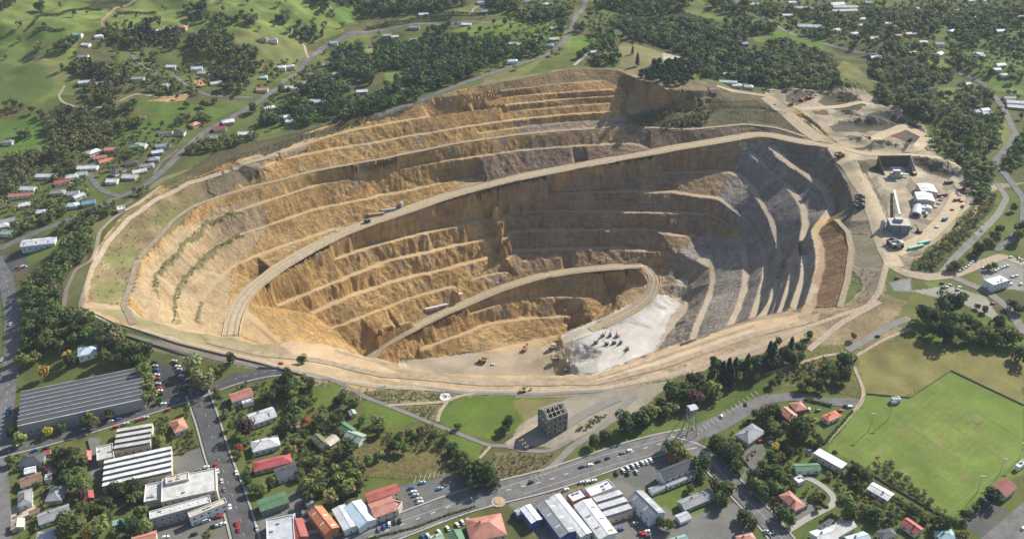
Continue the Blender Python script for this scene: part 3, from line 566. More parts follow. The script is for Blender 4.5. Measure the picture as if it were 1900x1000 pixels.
# ------------------------------------------------------------------ light
SUN_AZ, SUN_EL = R(49), R(36)          # azimuth from +Y towards +X
sl_ = bpy.data.lights.new('sun', 'SUN'); sl_.energy = 4.8; sl_.angle = R(.53); sl_.color = (1, .95, .88)
so_ = bpy.data.objects.new('sun', sl_); COL.objects.link(so_)
sv = Vector((math.sin(SUN_AZ) * math.cos(SUN_EL), math.cos(SUN_AZ) * math.cos(SUN_EL), math.sin(SUN_EL)))
so_.rotation_euler = sv.to_track_quat('Z', 'Y').to_euler(); so_.location = (300, 300, 900)
W = bpy.data.worlds.new('World'); SC.world = W; W.use_nodes = True; wn = W.node_tree
sky = wn.nodes.new('ShaderNodeTexSky'); sky.sky_type = 'NISHITA'; sky.sun_disc = False; sky.sun_elevation = SUN_EL; sky.sun_rotation = SUN_AZ; sky.altitude = 200
wn.links.new(sky.outputs[0], wn.nodes['Background'].inputs[0]); wn.nodes['Background'].inputs[1].default_value = .085
SC.view_settings.view_transform = 'Standard'; SC.view_settings.look = 'None'; SC.view_settings.exposure = 0.0
V = np.stack([AX.ravel(), AY.ravel(), AZ.ravel()], 1)
ii = np.arange(NX * NY).reshape(NY, NX)
F = np.stack([ii[:-1, :-1].ravel(), ii[:-1, 1:].ravel(), ii[1:, 1:].ravel(), ii[1:, :-1].ravel()], 1)
me = npmesh('terrain', V, F, ground_mat(), False)
at = me.color_attributes.new('tint', 'FLOAT_COLOR', 'POINT'); at.data.foreach_set('color', np.concatenate([T.reshape(-1, 3), np.ones((NX * NY, 1))], 1).astype(np.float32).ravel())
at = me.attributes.new('rock', 'FLOAT', 'POINT'); at.data.foreach_set('value', ROCK.ravel().astype(np.float32))
at = me.attributes.new('bush', 'FLOAT', 'POINT'); at.data.foreach_set('value', BUSH.ravel().astype(np.float32))
tag(link('terrain', me), kind='structure')
# ------------------------------------------------------------------ roads laid on the land
RI = [0]
def ribbon(line, w, name, mat, world=False, off=.22, step=3.0, k=3, w2=None, nc=4, own=False):
    a = np.array(line, float) if world else Gs(line)
    out = [a[0]]
    for p, q in zip(a[:-1], a[1:]):
        n = max(1, int(np.linalg.norm((q - p)[:2]) / step))
        for i in range(1, n + 1): out.append(p + (q - p) * i / n)
    a = smooth(np.array(out), k); n = normals(a); RI[0] += 1
    hw = np.linspace(w, w2 or w, len(a)) / 2
    V = []
    for c in range(nc + 1):
        t = (c / nc * 2 - 1) * hw; xy = a[:, :2] + n * t[:, None]
        z = a[:, 2] if own else hq(xy[:, 0], xy[:, 1])
        V.append(np.column_stack([xy, z + off + (RI[0] % 12) * .012]))
    V = np.stack(V, 1).reshape(-1, 3); m = nc + 1
    F = np.array([(i * m + c, i * m + c + 1, (i + 1) * m + c + 1, (i + 1) * m + c) for i in range(len(a) - 1) for c in range(nc)])
    o = link(name, npmesh(name, V, F, mat, True)); tag(o, kind='structure'); return o, a
A1 = M('asphalt', (.095,.095,.095), .9, .2, var=.33, scale=.12); A2 = M('pale_asphalt', (.155,.152,.145), .9, .2, var=.33, scale=.12)
A3 = M('chip_seal', (.20,.185,.165), .9, .2, var=.2, scale=.15); GRV = M('path_gravel', (.38,.31,.225), .95, .1, var=.3, scale=.4)
HR = M('haul_road_gravel', (.44,.355,.235), .95, .1, var=.22, scale=.25); CONCM = M('concrete', (.33,.31,.275), .9, .2, var=.2, scale=.4); WHT = M('road_paint', (.55,.55,.53), .7, .2, var=.1)
ROADS = []
def road(line, w, mat=A1, name='road', path=False, w2=None, off=.22):
    o, a = ribbon(line, w, name, mat, off=off, w2=w2); ROADS.append((a[:, :2], (w + (0 if path else 2)) / 2)); return a
def at(a, t0, d0):                      # point d0 to the side of a centre line at arc length t0
    s = np.concatenate([[0], np.cumsum(np.linalg.norm(np.diff(a[:, :2], axis=0), axis=1))]); t0 = min(max(t0, 0), s[-1] - .1)
    k = np.searchsorted(s, t0, 'right') - 1; f = (t0 - s[k]) / (s[k + 1] - s[k] + 1e-9); p = a[k] + (a[k + 1] - a[k]) * f
    d = (a[min(k + 2, len(a) - 1)] - a[max(k - 1, 0)])[:2]; d /= np.linalg.norm(d)
    return p[:2] + np.array([-d[1], d[0]]) * d0, math.atan2(d[1], d[0]), s[-1]
def dashes(a, off, length, gap, w=.25, t0=0, t1=1e9):
    mb = MB(); L_ = at(a, 0, 0)[2]; t = t0
    while t < min(L_, t1):
        p, ang, _ = at(a, t, off); q, _, _ = at(a, min(t + length, L_), off)
        nn = np.array([-math.sin(ang), math.cos(ang)]) * w / 2; z = [float(hq(x[0], x[1])) + .42 for x in (p, q)]
        mb.add([(*(p - nn), z[0]), (*(q - nn), z[1]), (*(q + nn), z[1]), (*(p + nn), z[0])], [(0, 1, 2, 3)]); t += length + gap
    o = mb.build('road_marking', WHT); tag(o, kind='structure')
def kerb(a, off, w=1.6, name='pavement', mat=None, t0=0, t1=1e9):
    L_ = at(a, 0, 0)[2]; t = t0; pts = []
    while t < min(L_, t1):
        p, _, _ = at(a, t, off); pts.append([p[0], p[1], 0]); t += 5
    if len(pts) > 2: ribbon(np.array(pts), w, name, mat or CONCM, world=True, off=.34, nc=1)
BT = M('bench_gravel', (.31,.25,.17), .95, .1, var=.3, scale=.25)
NT = M('near_track_gravel', (.36,.285,.195), .95, .1, var=.35, scale=.2)
# haul roads sit on their own benches
for a, nn, h, nm in RAMPS:
    b = a.copy() if nm != 'pit_track' else a[:int(len(a) * .6)].copy(); h = h[:len(b)]; o, _ = ribbon(b, float(h.mean()) * 2 - (3.5 if nm in ('haul_road', 'pit_track') else 2.0), 'haul_road' if nm == 'near_track' else nm, HR if nm in ('haul_road', 'pit_track') else (BT if nm == 'bench_track' else NT), world=True, off=.45, own=True, k=0)
MAIN = road([(560,1040),(650,1010),(760,968),(860,930),(930,912),(1010,893),(1080,870),(1160,842),(1230,822),(1290,812)], 17, A2)
road([(1270,818),(1330,795),(1380,765),(1420,742),(1470,735),(1530,745),(1600,748)], 9, A2); PARK = road([(1290,800),(1350,772),(1400,748),(1430,738)], 9, A2, off=.26)
GREYST = road([(1240,822),(1300,838),(1345,885),(1390,930),(1440,985),(1480,1040)], 12, A2)
HALL = road([(366,728),(385,780),(405,850),(425,900),(445,960),(460,1020)], 13, A1)
NORTH = road([(-40,850),(60,825),(150,800),(250,768),(330,742),(380,725),(430,705),(500,688),(535,686)], 8, A1)
LEFT = road([(-10,480),(12,520),(22,580),(22,660),(12,740),(2,830),(-8,900)], 12, A2)
road([(0,462),(60,435),(110,415),(160,395),(215,368),(262,350),(300,320),(340,280),(380,245),(440,213),(480,190),(520,160),(560,125),(600,88),(650,62),(720,55),(800,45),(870,40),(940,44)], 8, A2)
road([(225,365),(190,355),(172,335),(165,315),(175,300)], 6, A2); road([(330,278),(300,300),(285,325)], 3, A2, path=True)
road([(-40,870),(-10,850),(10,835),(30,830)], 7, A1); road([(0,850),(5,880),(10,1010)], 7, A2)
road([(700,215),(800,180),(860,155),(920,135),(970,118),(1010,105),(1040,85),(1060,55),(1080,20),(1100,-20)], 7, A2); road([(1065,122),(1090,100),(1105,95)], 4, CONCM, path=True)
road([(1900,1000),(1860,1040)], 16, A2); road([(1925,945),(1850,1010),(1800,1060)], 16, A2)
road([(1410,-30),(1360,10),(1460,60),(1560,90),(1680,110),(1790,140),(1830,160),(1862,200),(1885,250),(1860,285),(1845,300),(1870,330),(1900,370),(1900,420),(1870,450),(1845,465)], 7, A2)
road([(1850,340),(1868,368),(1850,400),(1810,440),(1770,480),(1745,510)], 6, A3)
road([(1640,460),(1650,490),(1680,508),(1720,515),(1770,510),(1820,490),(1860,475),(1900,490)], 9, GRV); road([(1770,515),(1830,540),(1870,570),(1895,610),(1930,650)], 8, A3)
road([(1572,650),(1610,630),(1650,605),(1688,590)], 6, A3); road([(1590,660),(1640,630),(1690,610)], 2.5, GRV, path=True)
road([(190,50),(198,30),(215,15),(260,-5),(300,-20)], 5, M('dirt', (.27,.21,.14), .95, .1, var=.2)); road([(120,160),(108,178),(115,190),(135,198),(200,200),(250,175),(300,182),(350,175)], 3, GRV, path=True)
road([(235,97),(255,115),(300,138),(330,145),(350,162),(385,178),(470,182)], 5, A2); road([(552,75),(565,85),(568,100),(572,108)], 3.5, GRV, path=True)
road([(870,30),(880,15),(900,12)], 3, GRV, path=True)
# paths
for l, w, m in [([(118,575),(122,540),(140,500),(170,485),(178,465),(185,430),(210,405),(260,375),(300,345)], 4, GRV), ([(150,575),(150,560),(170,500),(200,450),(240,405),(290,370),(350,340),(440,312),(520,290),(570,270)], 4, GRV),
    ([(150,568),(200,596),(330,634),(480,670),(560,692),(700,716),(900,726),(1100,724),(1250,694),(1400,646),(1530,594),(1610,568),(1632,540),(1645,490)], 5, GRV), ([(230,620),(330,648),(430,672),(500,684),(560,690),(600,698),(640,715),(680,738),(740,760),(800,785),(860,808),(910,828),(940,825),(960,835),(1020,838),(1060,815)], 3.2, A3),
    ([(700,722),(740,712),(860,730),(900,730),(1000,732),(1120,725)], 3, A3), ([(720,752),(790,748),(830,745),(850,735),(880,730)], 2.6, GRV), ([(830,745),(815,765),(812,782)], 2.6, GRV), ([(910,828),(895,845),(890,850)], 2, GRV), ([(940,825),(975,800),(1000,785)], 4, GRV),
    ([(965,900),(1000,885),(1030,862),(1060,830),(1100,805),(1140,775),(1160,750),(1180,735)], 5, A3), ([(1040,795),(1080,770),(1130,745),(1150,738)], 7, A3), ([(1420,695),(1480,675),(1530,660),(1570,655)], 2.6, GRV), ([(1585,680),(1603,725),(1600,745),(1560,790),(1535,820)], 2.6, GRV),
    ([(1500,650),(1560,600),(1632,560)], 5, GRV), ([(490,1010),(560,990),(700,965)], 3, CONCM), ([(1460,985),(1500,960),(1550,935),(1545,915),(1510,890),(1495,885)], 4, CONCM), ([(1375,890),(1400,860),(1420,840)], 3, A2)]:
    road(l, w, m, 'path', path=True)
YD = [([(1420,180),(1460,210),(1500,245),(1545,272),(1580,310),(1610,360),(1630,410),(1645,460),(1660,495)], 16), ([(1545,272),(1600,285),(1680,288),(1740,292),(1780,320)], 9), ([(1545,272),(1600,268),(1640,250),(1680,235),(1720,255),(1700,275),(1620,285)], 13), ([(1480,205),(1540,200),(1600,190),(1615,195)], 8), ([(1420,178),(1380,172),(1330,160)], 6), ([(1660,470),(1720,440),(1760,400),(1780,360)], 14)]
for l, w in YD: road(l, w, HR, 'haul_road')
for i in range(16):
    p = np.array([1296 + i * 7.4, 807 - i * 4.9]); ribbon(np.array([G(*p), G(p[0] - 7, p[1] - 8)]), .22, 'road_marking', WHT, world=True, off=.48, nc=1, k=0)
for i in range(7): ribbon(np.array([G(768 + i * 9, 897 - i * 2.6), G(772 + i * 9, 885 - i * 2.6)]), .22, 'road_marking', WHT, world=True, off=.3, nc=1, k=0)
dashes(MAIN, 0, 3, 7, .5, 10); dashes(MAIN, 5.2, 200, 1, .18); dashes(MAIN, -5.2, 200, 1, .18); dashes(HALL, 0, 3, 9, .15); dashes(LEFT, 0, 3, 6, .22); dashes(LEFT, -5, 300, 1, .18); dashes(GREYST, .3, 60, 3, .2, 30); dashes(NORTH, 0, 2, 5, .2)
for a, o_ in ((MAIN, 9.6), (MAIN, -9.6), (HALL, 7.8), (HALL, -7.8), (GREYST, 7.4), (GREYST, -7.4), (NORTH, -5.2)): kerb(a, o_, 1.3)

# safety bunds of dumped rock along the haul roads, and wheel ruts
BUND = M('bund_rock', (.42,.335,.22), .95, .1, var=.4, scale=.6); RUT = M('rut_gravel', (.30,.25,.175), .95, .1, var=.3, scale=.3)
for a, nn, h, nm in RAMPS:
    if nm not in ('haul_road', 'pit_track'): continue
    if nm == 'pit_track': k_ = int(len(a) * .55); a = a[:k_]; nn = nn[:k_]; h = h[:k_]
    hw = float(h.mean())
    for sd in (-1, 1):
        c = a[::1, :2] + nn * (hw - .6) * sd; k = len(c); j1 = RNG.uniform(.4, 1.0, k); j2 = RNG.normal(0, .3, k); gap = fbm(np.arange(k) / 9., np.zeros(k), 88, 2) > .52
        V = np.stack([np.column_stack([c - nn * .9, a[:, 2] + .2]), np.column_stack([c + nn * j2[:, None] * .4, a[:, 2] + .4 + j1 * gap]), np.column_stack([c + nn * .9, a[:, 2] + .2])], 1).reshape(-1, 3)
        F = np.array([(i * 3 + q, i * 3 + q + 1, i * 3 + q + 4, i * 3 + q + 3) for i in range(k - 1) for q in (0, 1)]); tag(link('rock_bund', npmesh('rock_bund', V, F, BUND)), kind='structure')
    for off in (-hw * .4, hw * .33):
        b = a.copy(); b[:, :2] += nn * (off + .5 * (fbm(np.arange(len(a)) / 14., np.full(len(a), off), 90, 2)[:, None] - .5)); ribbon(b, .9, 'wheel_ruts', RUT, world=True, off=.62, own=True, k=0, nc=1)

def poles(a, off, t0, sp, n_, place):
    for i in range(n_):
        p, an, L_ = at(a, t0 + i * sp, off)
        if t0 + i * sp > L_: break
        POLES.append((p, an, place))
POLES = []
poles(HALL, 8.8, 12, 30, 8, 'along the wide street'); poles(NORTH, -6.6, 40, 32, 7, 'along the street by the big factory'); poles(GREYST, 8.6, 20, 30, 5, 'along the sloping side street'); poles(LEFT, 8, 20, 38, 8, 'along the road at the left edge')
# ------------------------------------------------------------------ registries for placing and labelling
FOOT = []                               # (x, y, radius) kept clear of trees
TODO = []                               # (obj, colour word, noun, place phrase, u, group)
ORD = ['', 'second', 'third', 'fourth', 'fifth', 'sixth', 'seventh', 'eighth', 'ninth', 'tenth', 'eleventh', 'twelfth', 'thirteenth', 'fourteenth', 'fifteenth', 'sixteenth', 'seventeenth', 'eighteenth', 'nineteenth', 'twentieth']
RC = dict(white=(.66,.67,.67), pale=(.50,.49,.455), grey=(.27,.28,.29), dark=(.085,.09,.10), red=(.38,.10,.085), orange=(.52,.19,.09), terracotta=(.46,.215,.15), pink=(.52,.24,.18), brown=(.25,.16,.11),
          green=(.10,.20,.11), palegreen=(.33,.43,.34), teal=(.30,.48,.47), blue=(.16,.27,.40), lightblue=(.50,.60,.68), olive=(.19,.18,.11), cream=(.60,.53,.42), black=(.03,.03,.035), silver=(.50,.52,.54), yellow=(.6,.42,.05), rust=(.30,.12,.06), maroon=(.22,.06,.05))
RW = dict(palegreen='pale green', lightblue='light blue', dark='dark grey', pale='pale grey', silver='silver')
WC = dict(white=(.70,.69,.66), cream=(.55,.48,.37), grey=(.33,.33,.32), blue=(.05,.10,.32), brick=(.30,.14,.10), teal=(.25,.35,.34), tan=(.42,.34,.24), orange=(.5,.2,.08), green=(.15,.20,.15))
def roofm(c): return M('roof_' + c, RC[c], .65, .3, var=.42, scale=.18, obj=.12, ribs=('X', 1.3, .35))
def wallm(c): return M('wall_' + c, WC[c], .85, .2, var=.15, scale=.5, obj=.08)
SLATE = M('saw_glazing', (.10,.10,.10), .5, .4)
TRIM = M('trim', (.62,.61,.58), .7); DOORM = M('door_paint', (.16,.10,.07), .6, obj=.5); BRICK = M('chimney_brick', (.28,.13,.09), .9)
def rect3(pA, pB, pC, h):
    a, b, c = (G(*p, dz=h)[:2] for p in (pA, pB, pC)); d = b - a; L_ = np.linalg.norm(d); d /= L_
    n = np.array([-d[1], d[0]]); W_ = float((c - b) @ n); cen = (a + b) / 2 + n * W_ / 2
    return cen, L_, abs(W_), math.atan2(d[1], d[0])
def building(px, h, roof, rc, wc='white', noun='house', place=None, ang=None, pitch=.42, wins=True, ridge=None, name='house', chim=False, lab=None, cat=None, bays=4, group=None, wh=1.1, saw=.22, inset=0, sh=1.15):
    """px: three traced eave corners, or (u, v, length, depth, angle)"""
    if len(px) == 3: cen, L_, W_, rz = rect3(*px, h); u, v = px[0]
    else:
        u, v, L_, W_, dg = px; cen = G(u, v, dz=h * .8)[:2]; rz = R(dg)
    if W_ > L_ and roof in ('gable', 'hip', 'skillion'): L_, W_ = W_, L_; rz += math.pi / 2
    if ridge == 'y': L_, W_ = W_, L_; rz += math.pi / 2
    z = float(hq(cen[0], cen[1])); x, y = L_ / 2, W_ / 2
    root = empty(name, (cen[0], cen[1], z), rz); FOOT.append((cen[0], cen[1], math.hypot(x, y) * .92))
    wm, rm = wallm(wc), roofm(rc); e = .5 if h < 6 else .35
    rh = (y + e) * pitch
    w = MB().box(-x, x, -y, y, -2, h)
    if roof == 'gable': w.add([(-x,-y,h),(-x,y,h),(-x,0,h+y*pitch),(x,-y,h),(x,y,h),(x,0,h+y*pitch)], [(0,2,1),(3,4,5),(0,3,5,2),(1,2,5,4)])
    r = MB(); X, Y = x + e, y + e; b0 = h - e * pitch; t = .18
    if roof == 'gable':
        r.add([(-X,-Y,b0),(X,-Y,b0),(X,0,h+y*pitch),(-X,0,h+y*pitch),(X,Y,b0),(-X,Y,b0)] + [(-X,-Y,b0+t),(X,-Y,b0+t),(X,0,h+y*pitch+t),(-X,0,h+y*pitch+t),(X,Y,b0+t),(-X,Y,b0+t)],
              [(6,7,8,9),(9,8,10,11),(0,1,7,6),(4,5,11,10),(1,2,8,7),(2,4,10,8),(0,6,9,3),(3,9,11,5)])
        r.box(-X, X, -.18, .18, h+y*pitch+t-.05, h+y*pitch+t+.12)
    elif roof == 'hip':
        k = max(X - Y, .4)
        r.add([(-X,-Y,h),(X,-Y,h),(X,Y,h),(-X,Y,h),(-X,-Y,h+t),(X,-Y,h+t),(X,Y,h+t),(-X,Y,h+t),(-k,0,h+t+Y*pitch),(k,0,h+t+Y*pitch)],
              [(3,2,1,0),(0,1,5,4),(1,2,6,5),(2,3,7,6),(3,0,4,7),(4,5,9,8),(5,6,9),(6,7,8,9),(7,4,8)])
        r.tube((-k,0,h+t+Y*pitch),(k,0,h+t+Y*pitch),.16,n=4)
    elif roof == 'skillion':
        r.add([(-X,-Y,h),(X,-Y,h),(X,Y,h+2*Y*.12),(-X,Y,h+2*Y*.12),(-X,-Y,h+t),(X,-Y,h+t),(X,Y,h+t+2*Y*.12),(-X,Y,h+t+2*Y*.12)], [(3,2,1,0),(4,5,6,7),(0,1,5,4),(1,2,6,5),(2,3,7,6),(3,0,4,7)])
    elif roof == 'flat':
        r.box(-x+.3, x-.3, -y+.3, y-.3, h+.01, h+.12)
    elif roof == 'saw':
        n = bays; dy = 2 * y / n
        for i in range(n):
            y0 = -y + i * dy
            if inset and i == 0: r.box(-x, x, -y, -y+inset, h+.02, h+.5).box(-x, -x+inset, -y+inset+.01, y, h+.02, h+.5)
            r.add([(-x-.2,y0+dy*saw,h+sh+.1),(x+.2,y0+dy*saw,h+sh+.1),(x+.2,y0+dy-.1,h+.12),(-x-.2,y0+dy-.1,h+.12)], [(0,1,2,3)])
            r.box(-x-.2, x+.2, y0+dy*saw-.35, y0+dy*saw-.01, h+sh-.1, h+sh+.25)
            w.add([(-x,y0+.03,h),(-x,y0+dy*saw,h+sh),(-x,y0+dy-.12,h),(x,y0+.03,h),(x,y0+dy*saw,h+sh),(x,y0+dy-.12,h)], [(0,1,2),(3,5,4)])
    w.build('wall', wm, root); ro = r.build('roof', rm, root)
    if roof == 'flat':
        p = MB()
        for q in ((-x,x,-y,-y+.3),(-x,x,y-.3,y),(-x,-x+.3,-y+.3,y-.3),(x-.3,x,-y+.3,y-.3)): p.box(*q, h+.003, h+.75)
        p.build('parapet', TRIM if rc != 'redrim' else roofm('red'), root)
        v_ = MB()
        for i in range(random.randint(1, 3)):
            a_, b_ = random.uniform(-x*.7, x*.7), random.uniform(-y*.6, y*.6); MB().box(a_-.8, a_+.8, b_-.6, b_+.6, h+.12, h+1.1).build('vent', M('galvanised', (.4,.41,.42), .5, .4), root)
    if roof == 'saw':
        for i in range(n):
            y0 = -y + i * dy; MB().add([(-x+.1,y0+dy*saw-.36,h+sh-.05),(x-.1,y0+dy*saw-.36,h+sh-.05),(x-.1,y0+.1,h+.15),(-x+.1,y0+.1,h+.15)], [(3,2,1,0)]).build('skylight', SLATE, root)
    if roof == 'gable' and L_ > 17 and W_ > 9:
        for i in range(int(L_ / 5)):
            X_ = -x + 2.5 + i * 5; sl = 1 if i % 2 else -1; y0_, y1_ = .25 * y * sl, .8 * y * sl; MB().add([(X_-.5, y0_, h+(y-abs(y0_))*pitch+t+.04), (X_+.5, y0_, h+(y-abs(y0_))*pitch+t+.04), (X_+.5, y1_, h+(y-abs(y1_))*pitch+t+.04), (X_-.5, y1_, h+(y-abs(y1_))*pitch+t+.04)], [(0,1,2,3) if sl < 0 else (3,2,1,0)]).build('skylight', SLATE if rc in ('white', 'silver', 'pale') else TRIM, ro)
    if not chim and wins and h < 4.2 and random.random() < .45 and roof in ('gable', 'hip'): chim = True
    if chim:
        c = MB().box(-x*.3-.45, -x*.3+.45, y*.2-.4, y*.2+.4, h, h+Y*pitch+1.1); c.build('chimney', BRICK, ro)
    if wins:
        nx_ = max(2, int(L_ / 4.2)); fl = 2 if h > 5.5 else 1
        for side in (-1, 1):
            for f in range(fl):
                for i in range(nx_):
                    if len(root.children) > 22: break
                    cx = -x + (i + .5) * L_ / nx_; zz = 1.0 + f * (h / fl)
                    dr = side == -1 and f == 0 and i == nx_ // 2
                    if dr: MB().box(cx-.5, cx+.5, min(side*y, side*(y+.06)), max(side*y, side*(y+.06)), .05, 2.1).build('door', DOORM, root)
                    else:
                        o = MB().box(cx-.9, cx+.9, min(side*y, side*(y+.05)), max(side*y, side*(y+.05)), zz-.1, zz+wh+.1).build('window', TRIM, root)
                        MB().box(cx-.78, cx+.78, min(side*(y+.05), side*(y+.08)), max(side*(y+.05), side*(y+.08)), zz, zz+wh).build('pane', GLASS, o)
        for side in (-1, 1):
            o = MB().box(min(side*x, side*(x+.05)), max(side*x, side*(x+.05)), -.9, .9, .9, 2.1).build('window', TRIM, root)
            MB().box(min(side*(x+.05), side*(x+.08)), max(side*(x+.05), side*(x+.08)), -.78, .78, 1, 2).build('pane', GLASS, o)
    if lab: tag(root, lab, cat or noun.split()[-1]); 
    else: TODO.append((root, RW.get(rc, rc) + '-roofed', noun, place, u, group, cat or noun.split()[-1]))
    return root
def KP(r, c, q): return [([0,480,960,1420][c] + x * .34, [0,330,660][r] + y * .34) for x, y in q]
def KH(r, c, x, y): return ([0,480,960,1420][c] + x * .34, [0,330,660][r] + y * .34)
P1 = 'beside the long sawtooth factory'; 
# ---- south west blocks
w1 = building(KP(2,0,[(100,398),(782,240),(742,45)]), 8, 'saw', 'silver', 'grey', name='factory', bays=8, saw=.8, inset=3.5, sh=2.2, lab='huge grey factory with eight dark sawtooth roof rows', cat='factory')
b = building(KP(2,0,[(560,725),(937,640),(895,500)]), 5, 'saw', 'white', 'cream', name='factory', bays=5, lab='white sawtooth workshop with five broad bays south of the street', cat='factory')
b = building(KP(2,0,[(622,520),(820,485),(790,370)]), 5, 'saw', 'pale', 'cream', name='factory', bays=4, lab='narrow pale sawtooth annex at the street end of the white workshop', cat='factory')
building(KP(2,0,[(530,575),(622,550),(610,480)]), 4.5, 'flat', 'pale', 'tan', name='storehouse', wins=False, lab='small pale flat-roofed store against the narrow sawtooth annex', cat='store')
building(KP(2,0,[(880,800),(1182,735),(1150,620)]), 7, 'flat', 'pale', 'cream', name='warehouse', lab='large pale flat-roofed hall beside the wide vertical street', cat='hall')
building(KP(2,0,[(785,800),(878,782),(868,690)]), 5, 'flat', 'pale', 'cream', name='warehouse', wins=False, lab='low pale block joined to the west side of the large hall', cat='hall')
building(KP(2,0,[(905,700),(1030,672),(1020,638)]), 8.5, 'flat', 'cream', 'cream', name='warehouse', wins=False, lab='cream upper block behind the large flat-roofed hall', cat='hall')
b = building(KP(2,0,[(818,893),(1150,800),(1140,762)]), 8, 'flat', 'pale', 'grey', name='warehouse', lab='long grey block with a row of round white skylights', cat='hall')
for i in range(7): MB().tube((-16 + i * 5.4, 0, 8.05), (-16 + i * 5.4, 0, 8.5), .8, .5, n=10).build('skylight', WHT, b)
building(KP(2,0,[(1036,885),(1240,802),(1230,776)]), 7, 'flat', 'cream', 'white', name='warehouse', lab='narrow two-storey cream block at the corner of the wide street', cat='hall')
